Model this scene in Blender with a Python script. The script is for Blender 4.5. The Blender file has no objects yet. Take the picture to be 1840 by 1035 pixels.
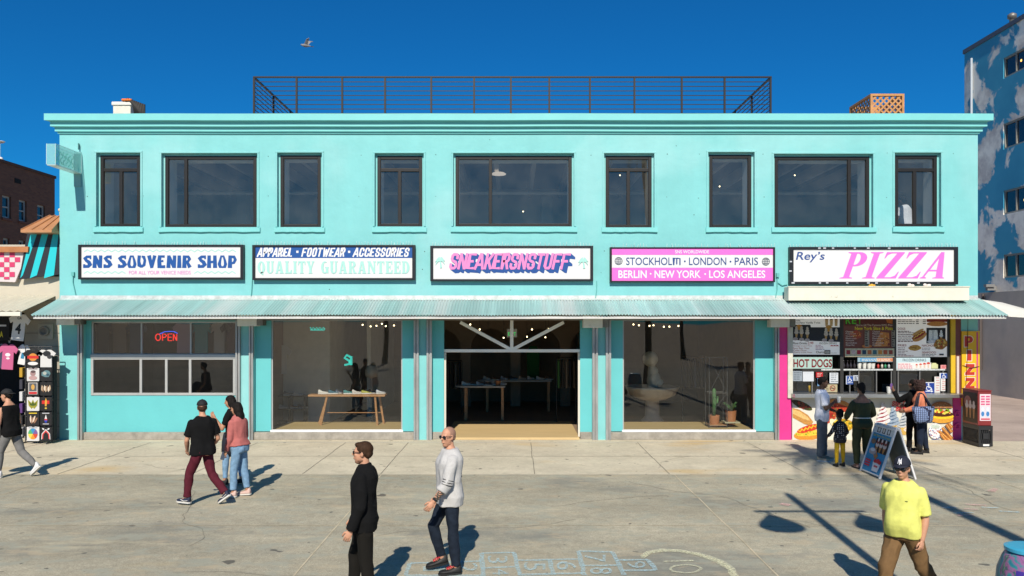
import bpy, bmesh, math, random
from mathutils import Vector, Matrix, noise
from mathutils.geometry import tessellate_polygon

S = bpy.context.scene
COL = S.collection
R = math.radians
PI = math.pi
rnd = random.Random(7)

# ------------------------------------------------------------------ camera
F = 1400.0                     # focal length in photo pixels (1840 wide)
CAM_Y, CAM_Z = -20.17, 3.1
VX, VY = 925.0, 575.0          # vanishing point of the receding lines
cam = bpy.data.cameras.new('camera')
cam.sensor_fit = 'HORIZONTAL'
cam.sensor_width = 36.0
cam.lens = F / 1840 * 36
cam.shift_x = -(VX - 920) / 1840
cam.shift_y = (VY - 517.5) / 1840
cam.clip_start = 0.1
cam.clip_end = 3000
camo = bpy.data.objects.new('camera', cam)
COL.objects.link(camo)
camo.location = (0, CAM_Y, CAM_Z)
camo.rotation_euler = (R(90), 0, 0)
S.camera = camo

# ------------------------------------------------------------------ sky and sun
ELEV = 39.5
w = bpy.data.worlds.new('World')
S.world = w
w.use_nodes = True
nt = w.node_tree
nt.nodes.clear()
sky = nt.nodes.new('ShaderNodeTexSky')
sky.sky_type = 'NISHITA'
sky.sun_disc = False
sky.sun_elevation = R(ELEV)
sky.sun_rotation = R(184)
sky.altitude = 0
sky.air_density = 1.0
sky.dust_density = 0.0
sky.ozone_density = 4.0
tint = nt.nodes.new('ShaderNodeMix')
tint.data_type = 'RGBA'
tint.blend_type = 'MULTIPLY'
tint.inputs[0].default_value = 1.0
tint.inputs[7].default_value = (0.05, 0.57, 1.0, 1)
bg = nt.nodes.new('ShaderNodeBackground')
bg.inputs[1].default_value = 0.075
out = nt.nodes.new('ShaderNodeOutputWorld')
nt.links.new(sky.outputs[0], tint.inputs[6])
nt.links.new(tint.outputs[2], bg.inputs[0])
nt.links.new(bg.outputs[0], out.inputs[0])

sun = bpy.data.lights.new('sun', 'SUN')
sun.energy = 4.7
sun.angle = R(0.53)
sun.color = (1.0, 0.93, 0.80)
suno = bpy.data.objects.new('sun', sun)
COL.objects.link(suno)
suno.location = (0, -40, 40)
suno.rotation_euler = (R(90 - ELEV), 0, R(-4))

S.render.engine = 'CYCLES'
S.cycles.use_denoising = True
S.cycles.max_bounces = 8
S.cycles.transparent_max_bounces = 16
S.cycles.caustics_reflective = False
S.cycles.caustics_refractive = False
S.view_settings.view_transform = 'Standard'
S.view_settings.look = 'None'
S.view_settings.exposure = 0.27
S.view_settings.gamma = 1.0
S.view_settings.use_curve_mapping = False


# ------------------------------------------------------------------ helpers
def lin(c):
    c = c / 255.0
    return c / 12.92 if c <= 0.04045 else ((c + 0.055) / 1.055) ** 2.4


def srgb(r, g, b, k=1.0):
    return (lin(r) * k, lin(g) * k, lin(b) * k)


def scale_at(Y):
    return F / (Y - CAM_Y)


def wx(px, Y=0.0):
    return (px - VX) / scale_at(Y)


def wz(py, Y=0.0):
    return CAM_Z - (py - VY) / scale_at(Y)


def ground(px, py):            # where a point of the ground (z=0) stands
    s = (py - VY) / CAM_Z
    return Vector(((px - VX) / s, F / s + CAM_Y, 0.0))


MATS = {}


def mat(name, col, rough=0.6, metal=0.0, var=0.0, vscale=3.0, bump=0.0, bscale=30.0, emit=0.0, spec=0.4,
        stretch=None, sheen=0.0, tint2=None, t2scale=1.0, t2lo=0.5, t2hi=0.65):
    if name in MATS:
        return MATS[name]
    m = bpy.data.materials.new(name)
    m.use_nodes = True
    n = m.node_tree
    b = n.nodes['Principled BSDF']
    b.inputs['Base Color'].default_value = (*col, 1)
    b.inputs['Roughness'].default_value = rough
    b.inputs['Metallic'].default_value = metal
    b.inputs['Specular IOR Level'].default_value = spec
    if sheen:
        b.inputs['Sheen Weight'].default_value = sheen
    if emit:
        b.inputs['Emission Color'].default_value = (*col, 1)
        b.inputs['Emission Strength'].default_value = emit
    if var or bump or tint2:
        tc = n.nodes.new('ShaderNodeTexCoord')
        vec = tc.outputs['Object']
        if stretch:
            mp = n.nodes.new('ShaderNodeMapping')
            mp.inputs['Scale'].default_value = stretch
            n.links.new(vec, mp.inputs[0])
            vec = mp.outputs[0]
        colsock = None
        if var:
            nz = n.nodes.new('ShaderNodeTexNoise')
            nz.inputs['Scale'].default_value = vscale
            nz.inputs['Detail'].default_value = 6
            nz.inputs['Roughness'].default_value = 0.65
            n.links.new(vec, nz.inputs[0])
            mr = n.nodes.new('ShaderNodeMapRange')
            mr.inputs[1].default_value = 0.28
            mr.inputs[2].default_value = 0.72
            mr.inputs[3].default_value = 1 - var
            mr.inputs[4].default_value = 1 + var
            n.links.new(nz.outputs[0], mr.inputs[0])
            mx = n.nodes.new('ShaderNodeMix')
            mx.data_type = 'RGBA'
            mx.blend_type = 'MULTIPLY'
            mx.inputs[0].default_value = 1
            mx.inputs[6].default_value = (*col, 1)
            n.links.new(mr.outputs[0], mx.inputs[7])
            colsock = mx.outputs[2]
        if tint2:
            nz = n.nodes.new('ShaderNodeTexNoise')
            nz.inputs['Scale'].default_value = t2scale
            nz.inputs['Detail'].default_value = 5
            n.links.new(vec, nz.inputs[0])
            mr = n.nodes.new('ShaderNodeMapRange')
            mr.interpolation_type = 'SMOOTHSTEP'
            mr.inputs[1].default_value = t2lo
            mr.inputs[2].default_value = t2hi
            n.links.new(nz.outputs[0], mr.inputs[0])
            mx = n.nodes.new('ShaderNodeMix')
            mx.data_type = 'RGBA'
            n.links.new(mr.outputs[0], mx.inputs[0])
            if colsock:
                n.links.new(colsock, mx.inputs[6])
            else:
                mx.inputs[6].default_value = (*col, 1)
            mx.inputs[7].default_value = (*tint2, 1)
            colsock = mx.outputs[2]
        if colsock:
            n.links.new(colsock, b.inputs['Base Color'])
        if bump:
            nz = n.nodes.new('ShaderNodeTexNoise')
            nz.inputs['Scale'].default_value = bscale
            nz.inputs['Detail'].default_value = 4
            n.links.new(vec, nz.inputs[0])
            bp = n.nodes.new('ShaderNodeBump')
            bp.inputs['Strength'].default_value = bump
            bp.inputs['Distance'].default_value = 0.02
            n.links.new(nz.outputs[0], bp.inputs['Height'])
            n.links.new(bp.outputs[0], b.inputs['Normal'])
    MATS[name] = m
    return m


def inked(r, g, b, rough=0.45, k=0.85):      # printed picture: ink varies
    return mat('print_%d_%d_%d' % (r, g, b), srgb(r, g, b, k), rough, var=0.30, vscale=26)


def paint(r, g, b, rough=0.5, k=0.82):
    return mat('paint_%d_%d_%d' % (r, g, b), srgb(r, g, b, k), rough)


def milky(name, col, alpha):
    if name in MATS: return MATS[name]
    m = mat(name, col, .25)
    m.node_tree.nodes['Principled BSDF'].inputs['Alpha'].default_value = alpha
    return m


def glass(name, tintc=(0.9, 0.92, 0.92), ior=1.5, k=1.0, veil=0.0):
    """window pane: mirror-like by Fresnel, else clear"""
    if name in MATS:
        return MATS[name]
    m = bpy.data.materials.new(name)
    m.use_nodes = True
    n = m.node_tree
    n.nodes.clear()
    o = n.nodes.new('ShaderNodeOutputMaterial')
    tr = n.nodes.new('ShaderNodeBsdfTransparent')
    tr.inputs[0].default_value = (*tintc, 1)
    gl = n.nodes.new('ShaderNodeBsdfGlossy')
    gl.inputs['Roughness'].default_value = 0.0
    gl.inputs[0].default_value = (*k, 1) if isinstance(k, tuple) else (k, k, k, 1)
    f0 = ((ior - 1) / (ior + 1)) ** 2 * 1.7          # two faces of the pane
    lw = n.nodes.new('ShaderNodeLayerWeight')
    lw.inputs[0].default_value = 0.5
    pw = n.nodes.new('ShaderNodeMath'); pw.operation = 'POWER'; pw.inputs[1].default_value = 5.0
    n.links.new(lw.outputs['Facing'], pw.inputs[0])
    fr = n.nodes.new('ShaderNodeMapRange'); fr.inputs[3].default_value = f0; fr.inputs[4].default_value = 1.0
    n.links.new(pw.outputs[0], fr.inputs[0])
    tc = n.nodes.new('ShaderNodeTexCoord')
    nz = n.nodes.new('ShaderNodeTexNoise')
    nz.inputs['Scale'].default_value = 0.7
    nz.inputs['Detail'].default_value = 1
    n.links.new(tc.outputs['Object'], nz.inputs[0])
    bp = n.nodes.new('ShaderNodeBump')
    bp.inputs['Strength'].default_value = 0.06
    bp.inputs['Distance'].default_value = 0.05
    n.links.new(nz.outputs[0], bp.inputs['Height'])
    n.links.new(bp.outputs[0], gl.inputs['Normal'])
    mx = n.nodes.new('ShaderNodeMixShader')
    n.links.new(fr.outputs[0], mx.inputs[0])
    n.links.new(tr.outputs[0], mx.inputs[1])
    n.links.new(gl.outputs[0], mx.inputs[2])
    last = mx.outputs[0]
    if veil:                                   # pale diffuse veil, adds brightness missing from reflection and room
        df = n.nodes.new('ShaderNodeBsdfDiffuse'); df.inputs[0].default_value = (.72, .68, .60, 1)
        n2 = n.nodes.new('ShaderNodeTexNoise'); n2.inputs['Scale'].default_value = 1.6; n2.inputs['Detail'].default_value = 5; n2.inputs['Roughness'].default_value = .65
        n.links.new(tc.outputs['Object'], n2.inputs[0])
        r_ = n.nodes.new('ShaderNodeMapRange'); r_.inputs[1].default_value = .3; r_.inputs[2].default_value = .7; r_.inputs[3].default_value = veil * .45; r_.inputs[4].default_value = veil * 1.6
        n.links.new(n2.outputs[0], r_.inputs[0])
        m2 = n.nodes.new('ShaderNodeMixShader'); n.links.new(r_.outputs[0], m2.inputs[0]); n.links.new(last, m2.inputs[1]); n.links.new(df.outputs[0], m2.inputs[2])
        last = m2.outputs[0]
    n.links.new(last, o.inputs[0])
    MATS[name] = m
    return m


def world_loc(o):
    v = Vector((0, 0, 0))
    while o is not None:
        v = v + o.location
        o = o.parent
    return v


class MB:
    """collects shapes, links them as one mesh object"""

    def __init__(s):
        s.v, s.f, s.mi = [], [], []
        s.cur = 0

    def add(s, vs, fs):
        k = len(s.v)
        s.v += [tuple(p) for p in vs]
        for f in fs:
            s.f.append(tuple(i + k for i in f))
            s.mi.append(s.cur)
        return s

    def box(s, x0, x1, y0, y1, z0, z1):
        if x0 > x1: x0, x1 = x1, x0
        if y0 > y1: y0, y1 = y1, y0
        if z0 > z1: z0, z1 = z1, z0
        s.add([(x0, y0, z0), (x1, y0, z0), (x1, y1, z0), (x0, y1, z0), (x0, y0, z1), (x1, y0, z1), (x1, y1, z1), (x0, y1, z1)],
              [(0, 3, 2, 1), (4, 5, 6, 7), (0, 1, 5, 4), (1, 2, 6, 5), (2, 3, 7, 6), (3, 0, 4, 7)])
        return s

    def quad(s, a, b, c, d):
        return s.add([a, b, c, d], [(0, 1, 2, 3)])

    def bar(s, a, b, wd, ht=None, up=Vector((0, 0, 1))):
        """rectangular bar from a to b"""
        ht = ht or wd
        a, b = Vector(a), Vector(b)
        d = (b - a).normalized()
        if abs(d.dot(up)) > 0.99:
            up = Vector((0, 1, 0))
        sx = d.cross(up).normalized() * wd / 2
        sz = sx.cross(d).normalized() * ht / 2
        vs = [p + q for p in (a, b) for q in (-sx - sz, sx - sz, sx + sz, -sx + sz)]
        return s.add(vs, [(0, 1, 2, 3), (7, 6, 5, 4), (0, 4, 5, 1), (1, 5, 6, 2), (2, 6, 7, 3), (3, 7, 4, 0)])

    def tube(s, pts, rads, n=10, cap=True):
        pts = [Vector(p) for p in pts]
        if not isinstance(rads, (list, tuple)):
            rads = [rads] * len(pts)
        rings = []
        prev = None
        for i, p in enumerate(pts):
            d = (pts[min(i + 1, len(pts) - 1)] - pts[max(i - 1, 0)])
            d = d.normalized() if d.length > 1e-9 else Vector((0, 0, 1))
            if prev is None:
                up = Vector((0, 0, 1)) if abs(d.z) < 0.9 else Vector((0, 1, 0))
                ax = d.cross(up).normalized()
            else:
                ax = (prev - d * prev.dot(d)).normalized()
            prev = ax
            ay = d.cross(ax)
            rings.append([p + ax * math.cos(2 * PI * k / n) * rads[i] + ay * math.sin(2 * PI * k / n) * rads[i] for k in range(n)])
        return s.rings(rings, cap)

    def rings(s, rings, cap=True):
        n = len(rings[0])
        vs = [p for r in rings for p in r]
        fs = []
        for i in range(len(rings) - 1):
            for k in range(n):
                a, b = i * n + k, i * n + (k + 1) % n
                fs.append((a, b, b + n, a + n))
        if cap:
            fs.append(tuple(range(n - 1, -1, -1)))
            fs.append(tuple((len(rings) - 1) * n + k for k in range(n)))
        return s.add(vs, fs)

    def lathe(s, prof, n=24, c=(0, 0, 0), cap=True):
        cx, cy, cz = c
        rings = [[(cx + r * math.cos(2 * PI * k / n), cy + r * math.sin(2 * PI * k / n), cz + z) for k in range(n)] for r, z in prof]
        return s.rings(rings, cap)

    def ell(s, c, r, n=14, m=9, M=None):
        """ellipsoid"""
        c = Vector(c)
        rings = []
        for i in range(1, m):
            t = PI * i / m
            ring = []
            for k in range(n):
                p = Vector((r[0] * math.sin(t) * math.cos(2 * PI * k / n), r[1] * math.sin(t) * math.sin(2 * PI * k / n), -r[2] * math.cos(t)))
                if M is not None: p = M @ p
                ring.append(c + p)
            rings.append(ring)
        k0 = len(s.v)
        s.rings(rings, cap=False)
        lo, hi = Vector((0, 0, -r[2])), Vector((0, 0, r[2]))
        if M is not None: lo, hi = M @ lo, M @ hi
        a = len(s.v)
        s.v += [tuple(c + lo), tuple(c + hi)]
        for k in range(n):
            s.f.append((a, k0 + (k + 1) % n, k0 + k)); s.mi.append(s.cur)
            q = k0 + (m - 2) * n
            s.f.append((a + 1, q + k, q + (k + 1) % n)); s.mi.append(s.cur)
        return s

    def extrude(s, outline, axis, a0, a1):
        """prism of a 2D outline along an axis ('x': outline is (y,z); 'y': (x,z); 'z': (x,y))"""
        n = len(outline)
        def P(u, v, a):
            return {'x': (a, u, v), 'y': (u, a, v), 'z': (u, v, a)}[axis]
        vs = [P(u, v, a0) for u, v in outline] + [P(u, v, a1) for u, v in outline]
        fs = [tuple(range(n)), tuple(range(2 * n - 1, n - 1, -1))]
        fs += [(i, i + n, (i + 1) % n + n, (i + 1) % n) for i in range(n)]
        return s.add(vs, fs)

    def build(s, name, mats, parent=None, smooth=False, bevel=0.0, local=False, fix=True):
        me = bpy.data.meshes.new(name)
        off = Vector((0, 0, 0)) if (local or parent is None) else world_loc(parent)
        me.from_pydata([(p[0] - off.x, p[1] - off.y, p[2] - off.z) for p in s.v], [], s.f)
        if not isinstance(mats, (list, tuple)):
            mats = [mats]
        for m in mats:
            me.materials.append(m)
        if len(mats) > 1:
            me.polygons.foreach_set('material_index', s.mi)
        if fix:
            bm = bmesh.new(); bm.from_mesh(me)
            bmesh.ops.recalc_face_normals(bm, faces=bm.faces[:])
            bm.to_mesh(me); bm.free()
        if smooth:
            me.polygons.foreach_set('use_smooth', [True] * len(me.polygons))
        me.update()
        o = bpy.data.objects.new(name, me)
        COL.objects.link(o)
        if parent is not None:
            o.parent = parent
        if bevel:
            b = o.modifiers.new('bevel', 'BEVEL')
            b.width = bevel; b.segments = 2; b.limit_method = 'ANGLE'; b.angle_limit = R(40)
        return o


def tag(o, label, cat, group=None, kind=None):
    if label: o['label'] = label
    if cat: o['category'] = cat
    if group: o['group'] = group
    if kind: o['kind'] = kind
    return o


def thing(name, label, cat, loc=(0, 0, 0), group=None):
    o = bpy.data.objects.new(name, None)
    COL.objects.link(o)
    o.empty_display_size = 0.2
    o.location = loc
    return tag(o, label, cat, group)


def struct(name, mb, m, smooth=False, label=None):
    o = mb.build(name, m, smooth=smooth)
    o['kind'] = 'structure'
    if label: o['label'] = label
    return o


def copy_tree(o, parent=None):
    c = o.copy()
    COL.objects.link(c)
    if parent is not None: c.parent = parent
    for ch in list(o.children):
        copy_tree(ch, c)
    return c


# ---- flat lettering ------------------------------------------------
def text_geo(txt, bold=0.0, space=1.0):
    c = bpy.data.curves.new('t', 'FONT')
    c.body = txt
    c.offset = bold
    c.space_character = space
    c.resolution_u = 4
    o = bpy.data.objects.new('t', c)
    m = o.to_mesh()
    vs = [(v.co.x, v.co.y) for v in m.vertices]
    fs = [tuple(p.vertices) for p in m.polygons]
    o.to_mesh_clear()
    bpy.data.objects.remove(o)
    bpy.data.curves.remove(c)
    return vs, fs


BLOCK = {
    'S': [[(1, .74), (1, .9), (.8, 1), (.2, 1), (0, .9), (0, .66), (.15, .56), (.85, .43), (1, .33), (1, .1), (.8, 0), (.2, 0), (0, .1), (0, .26)]],
    'N': [[(0, 0), (0, 1)], [(.04, 1), (.96, 0)], [(1, 0), (1, 1)]],
    'E': [[(1, 1), (0, 1), (0, 0), (1, 0)], [(.1, .5), (.7, .5)]],
    'A': [[(-.12, -.02), (.42, 1)], [(.58, 1), (1.12, -.02)], [(.3, .25), (.7, .25)]],
    'K': [[(0, 0), (0, 1)], [(1, 1), (.2, .42)], [(.35, .6), (1, 0)]],
    'R': [[(0, 0), (0, 1), (.8, 1), (1, .88), (1, .62), (.8, .5), (.2, .5)], [(.6, .46), (1, 0)]],
    'T': [[(0, 1), (1, 1)], [(.5, .9), (.5, 0)]],
    'U': [[(0, 1), (0, .12), (.2, 0), (.8, 0), (1, .12), (1, 1)]],
    'F': [[(1, 1), (0, 1), (0, 0)], [(.1, .5), (.75, .5)]],
    'P': [[(0, 0), (0, 1), (.8, 1), (1, .88), (1, .58), (.8, .46), (.2, .46)]],
    'L': [[(0, 1), (0, 0), (1, 0)]],
    'O': [[(.2, 1), (.8, 1), (1, .88), (1, .12), (.8, 0), (.2, 0), (0, .12), (0, .88), (.2, 1)]],
    'D': [[(0, 1), (.75, 1), (1, .85), (1, .15), (.75, 0), (0, 0), (0, 1)]],
    'G': [[(1, .75), (1, .88), (.8, 1), (.2, 1), (0, .88), (0, .12), (.2, 0), (.8, 0), (1, .12), (1, .45), (.6, .45)]],
    'H': [[(0, 0), (0, 1)], [(1, 0), (1, 1)], [(.1, .5), (.9, .5)]],
    'W': [[(0, 1), (.25, 0)], [(.25, 0), (.48, .8)], [(.52, .8), (.75, 0)], [(.75, 0), (1, 1)]],
    'C': [[(1, .72), (1, .88), (.8, 1), (.2, 1), (0, .88), (0, .12), (.2, 0), (.8, 0), (1, .12), (1, .28)]],
    'I': [[(.5, 0), (.5, 1)]],
}


class Decal:
    """flat print on a plane: draw in (u, v) units, v downwards; layers lie 0.5 mm apart"""

    def __init__(s, to_world, normal, lift=0.004):
        s.T, s.n, s.k = to_world, Vector(normal), lift
        s.v, s.f, s.mi, s.mats = [], [], [], []
        s.step, s.hold, s.ink = 0.0003, False, False

    def _m(s, m):
        if isinstance(m, tuple): m = inked(*m) if s.ink else paint(*m)
        if m not in s.mats: s.mats.append(m)
        return s.mats.index(m)

    def faces(s, pts, fs, m):
        k0 = len(s.v)
        i = s._m(m)
        for p in pts:
            s.v.append(tuple(Vector(s.T(*p)) + s.n * s.k))
        for f in fs:
            s.f.append(tuple(a + k0 for a in f)); s.mi.append(i)
        if not s.hold: s.k += s.step

    def poly(s, pts, m, holes=()):
        loops = [[Vector((p[0], p[1], 0)) for p in pts]] + [[Vector((p[0], p[1], 0)) for p in h] for h in holes]
        tris = tessellate_polygon(loops)
        s.faces([(p.x, p.y) for l in loops for p in l], [tuple(t) for t in tris], m)

    def rect(s, x0, y0, x1, y1, m):
        s.faces([(x0, y0), (x1, y0), (x1, y1), (x0, y1)], [(0, 1, 2, 3)], m)

    def ell(s, cx, cy, rx, ry, m, rot=0.0, n=20, wob=0.0):
        ca, sa = math.cos(rot), math.sin(rot)
        pts = []
        for k in range(n):
            a = 2 * PI * k / n
            q = 1 + (rnd.uniform(-wob, wob) if wob else 0)
            u, v = rx * q * math.cos(a), ry * q * math.sin(a)
            pts.append((cx + u * ca - v * sa, cy + u * sa + v * ca))
        s.poly(pts, m)

    def line(s, pts, wd, m, closed=False):
        """ribbon along a polyline"""
        P = [Vector(p) for p in pts]
        n = len(P)
        L, Rr = [], []
        for i in range(n):
            if closed:
                a, b = P[(i - 1) % n], P[(i + 1) % n]
            else:
                a, b = P[max(i - 1, 0)], P[min(i + 1, n - 1)]
            d = (b - a).normalized()
            q = Vector((-d.y, d.x))
            k = 1.0
            if (closed or 0 < i < n - 1):
                d1 = (P[(i + 1) % n] - P[i]).normalized()
                k = 1 / max(0.5, d.dot(d1))
            ww = wd[i] if isinstance(wd, (list, tuple)) else wd
            L.append(P[i] + q * ww / 2 * k); Rr.append(P[i] - q * ww / 2 * k)
        fs = [(i, i + 1, n + i + 1, n + i) for i in range(n - 1)]
        if closed: fs.append((n - 1, 0, n, 2 * n - 1))
        s.faces([(p.x, p.y) for p in L + Rr], fs, m)

    def text(s, txt, x0, y0, x1, y1, m, bold=0.0, shear=0.0, space=1.0):
        """text stretched to fill the box x0..x1, y0 (top)..y1"""
        vs, fs = text_geo(txt, bold, space)
        if not vs: return
        vs = [(a + shear * b, b) for a, b in vs]
        ax, bx = min(p[0] for p in vs), max(p[0] for p in vs)
        ay, by = min(p[1] for p in vs), max(p[1] for p in vs)
        pts = [(x0 + (a - ax) / (bx - ax) * (x1 - x0), y1 - (b - ay) / (by - ay) * (y1 - y0)) for a, b in vs]
        s.faces(pts, fs, m)

    def glyphs(s, txt, font, x0, y0, x1, y1, m, shear=0.0, gap=0.12, widths=None):
        """hand-drawn letters: font[ch] = (width, [(outline, [holes]) ...]) in a unit-high box, v up"""
        tot = 0.0
        for ch in txt:
            tot += (0.42 if ch == ' ' else font[ch][0] + gap)
        tot -= gap
        k = (x1 - x0) / (tot + abs(shear))
        h = y1 - y0
        u = 0.0
        def M(p):
            return (x0 + (u + p[0] + shear * p[1]) * k, y1 - p[1] * h)
        s.hold = True
        for ch in txt:
            if ch == ' ':
                u += 0.42
                continue
            wd, parts = font[ch]
            for outl, holes in parts:
                s.poly([M(p) for p in outl], m, [[M(p) for p in hh] for hh in holes])
            u += wd + gap
        s.hold = False
        s.k += 2 * s.step

    def block(s, txt, x0, y0, x1, y1, sw, m, shear=0.0, gap=.18):
        """condensed block capitals drawn with strokes of width sw"""
        WD = {'W': 1.45, 'M': 1.3, 'I': .0, 'N': 1.05, 'A': 1.08}
        tot = sum(WD.get(c, 1.0) + gap for c in txt) - gap
        nI = txt.count('I')
        H = y1 - y0
        k = (x1 - x0 - shear * H - nI * sw) / tot
        x = x0
        base = s.k
        s.hold = True
        for c in txt:
            Wc = WD.get(c, 1.0) * k
            if c == 'I': Wc = sw
            for ist, st in enumerate(BLOCK[c]):
                s.k = base + ist * s.step
                closed = st[0] == st[-1]
                P = [Vector((x + sw / 2 + a * (Wc - sw), y1 - sw / 2 - b * (H - sw))) for a, b in (st[:-1] if closed else st)]
                if not closed:
                    P[0] += (P[0] - P[1]).normalized() * sw / 2
                    P[-1] += (P[-1] - P[-2]).normalized() * sw / 2
                s.line([(p.x + shear * (y1 - p.y), p.y) for p in P], sw, m, closed)
            x += Wc + gap * k
        s.hold = False
        s.k = base + 4 * s.step

    def build(s, name, parent=None):
        me = bpy.data.meshes.new(name)
        off = Vector((0, 0, 0)) if parent is None else world_loc(parent)
        me.from_pydata([tuple(Vector(p) - off) for p in s.v], [], s.f)
        for m in s.mats: me.materials.append(m)
        me.polygons.foreach_set('material_index', s.mi)
        me.update()
        o = bpy.data.objects.new(name, me)
        COL.objects.link(o)
        if parent is not None: o.parent = parent
        return o


def front_decal(Y, lift=0.004):
    """print on a plane facing the promenade, drawn in photo units of that plane"""
    return Decal(lambda u, v: (wx(u, Y), Y, wz(v, Y)), (0, -1, 0), lift)


def arc(cx, cy, rx, ry, a0, a1, n=8):
    return [(cx + rx * math.cos(R(a0 + (a1 - a0) * i / n)), cy + ry * math.sin(R(a0 + (a1 - a0) * i / n))) for i in range(n + 1)]
# ================================================================== ground
def ground_material(name, base, kind):
    m = bpy.data.materials.new(name)
    m.use_nodes = True
    n = m.node_tree
    b = n.nodes['Principled BSDF']
    b.inputs['Roughness'].default_value = 0.85
    b.inputs['Specular IOR Level'].default_value = 0.25
    tc = n.nodes.new('ShaderNodeTexCoord')
    def nz(scale, detail=5, rough=0.6, stretch=None):
        t = n.nodes.new('ShaderNodeTexNoise')
        t.inputs['Scale'].default_value = scale
        t.inputs['Detail'].default_value = detail
        t.inputs['Roughness'].default_value = rough
        if stretch:
            mp = n.nodes.new('ShaderNodeMapping')
            mp.inputs['Scale'].default_value = stretch
            n.links.new(tc.outputs['Object'], mp.inputs[0])
            n.links.new(mp.outputs[0], t.inputs[0])
        else:
            n.links.new(tc.outputs['Object'], t.inputs[0])
        return t.outputs[0]
    def mr(sock, a, bb, c, d, smooth=False):
        t = n.nodes.new('ShaderNodeMapRange')
        if smooth: t.interpolation_type = 'SMOOTHSTEP'
        for i, vv in enumerate((a, bb, c, d)): t.inputs[i + 1].default_value = vv
        n.links.new(sock, t.inputs[0])
        return t.outputs[0]
    def mul(c0, fac):
        t = n.nodes.new('ShaderNodeMix'); t.data_type = 'RGBA'; t.blend_type = 'MULTIPLY'
        t.inputs[0].default_value = 1
        if isinstance(c0, tuple): t.inputs[6].default_value = (*c0, 1)
        else: n.links.new(c0, t.inputs[6])
        n.links.new(fac, t.inputs[7])
        return t.outputs[2]
    def mixc(c0, c1, fac):
        t = n.nodes.new('ShaderNodeMix'); t.data_type = 'RGBA'
        n.links.new(fac, t.inputs[0]); n.links.new(c0, t.inputs[6])
        t.inputs[7].default_value = (*c1, 1)
        return t.outputs[2]
    if kind == 'asphalt':
        c = mul(base, mr(nz(0.45, 6, 0.7, (0.5, 1, 1)), 0.3, 0.7, 0.70, 1.22))
        c = mul(c, mr(nz(95, 2, 0.8), 0.28, 0.72, 0.62, 1.32))
        c = mul(c, mr(nz(30, 3, 0.8), 0.3, 0.7, 0.84, 1.14))
        c = mul(c, mr(nz(6, 6, 0.75), 0.3, 0.7, 0.82, 1.14))
        c = mixc(c, (base[0] * 0.50, base[1] * 0.56, base[2] * 0.66), mr(nz(0.34, 6, 0.7, (0.6, 1.1, 1)), 0.50, 0.66, 0, 0.80, True))
        c = mixc(c, (base[0] * 1.40, base[1] * 1.36, base[2] * 1.28), mr(nz(0.7, 6, 0.7, (0.3, 1.3, 1)), 0.56, 0.70, 0, 0.65, True))
        c = mixc(c, (base[0] * 0.80, base[1] * 0.90, base[2] * 0.98), mr(nz(2.6, 5, 0.7, (0.6, 1, 1)), 0.50, 0.62, 0, 0.65, True))
        c = mixc(c, (base[0] * 1.10, base[1] * 1.0, base[2] * 0.92), mr(nz(1.9, 5, 0.7, (0.6, 1.2, 1)), 0.55, 0.66, 0, 0.6, True))
        c = mixc(c, (0.52, 0.40, 0.22), mr(nz(0.55, 4, 0.6, (0.5, 1.5, 1)), 0.62, 0.74, 0, 0.45, True))
        c = mixc(c, (0.05, 0.05, 0.05), mr(nz(2.3, 2, 0.4), 0.715, 0.735, 0, 0.75, True))
        c = mixc(c, (0.07, 0.065, 0.06), mr(nz(6.1, 2, 0.4), 0.735, 0.75, 0, 0.75, True))
    elif kind == 'concrete':
        c = mul(base, mr(nz(0.8, 6, 0.7), 0.3, 0.7, 0.82, 1.14))
        c = mul(c, mr(nz(70, 2, 0.8), 0.28, 0.72, 0.80, 1.18))
        c = mul(c, mr(nz(9, 5, 0.75), 0.3, 0.7, 0.88, 1.10))
        c = mixc(c, (0.55, 0.37, 0.15), mr(nz(0.62, 3, 0.5, (0.5, 1, 1)), 0.57, 0.74, 0, 0.62, True))
        c = mixc(c, (base[0] * 0.66, base[1] * 0.66, base[2] * 0.64), mr(nz(1.5, 5, 0.65), 0.57, 0.72, 0, 0.60, True))
        c = mixc(c, (0.06, 0.06, 0.055), mr(nz(3.7, 2, 0.4), 0.715, 0.73, 0, 0.75, True))
        c = mixc(c, (0.09, 0.085, 0.075), mr(nz(8.3, 2, 0.4), 0.73, 0.745, 0, 0.7, True))
    elif kind == 'pavers':
        c = mul(base, mr(nz(0.7, 5, 0.6), 0.3, 0.7, 0.8, 1.15))
        c = mul(c, mr(nz(30, 3, 0.7), 0.25, 0.75, 0.85, 1.1))
    else:
        c = mul(base, mr(nz(0.4, 6, 0.7), 0.3, 0.7, 0.8, 1.15))
    n.links.new(c, b.inputs['Base Color'])
    bp = n.nodes.new('ShaderNodeBump')
    bp.inputs['Strength'].default_value = 0.35
    bp.inputs['Distance'].default_value = 0.01
    n.links.new(nz(70 if kind != 'sand' else 3, 4, 0.7), bp.inputs['Height'])
    n.links.new(bp.outputs[0], b.inputs['Normal'])
    return m


ASPH = ground_material('worn_asphalt', (0.40, 0.362, 0.27), 'asphalt')
CONC = ground_material('pale_concrete', (0.57, 0.505, 0.38), 'concrete')
PAVE = ground_material('pink_pavers', (0.43, 0.335, 0.285), 'pavers')
SAND = ground_material('beach_sand', (0.46, 0.38, 0.27), 'sand')

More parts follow.
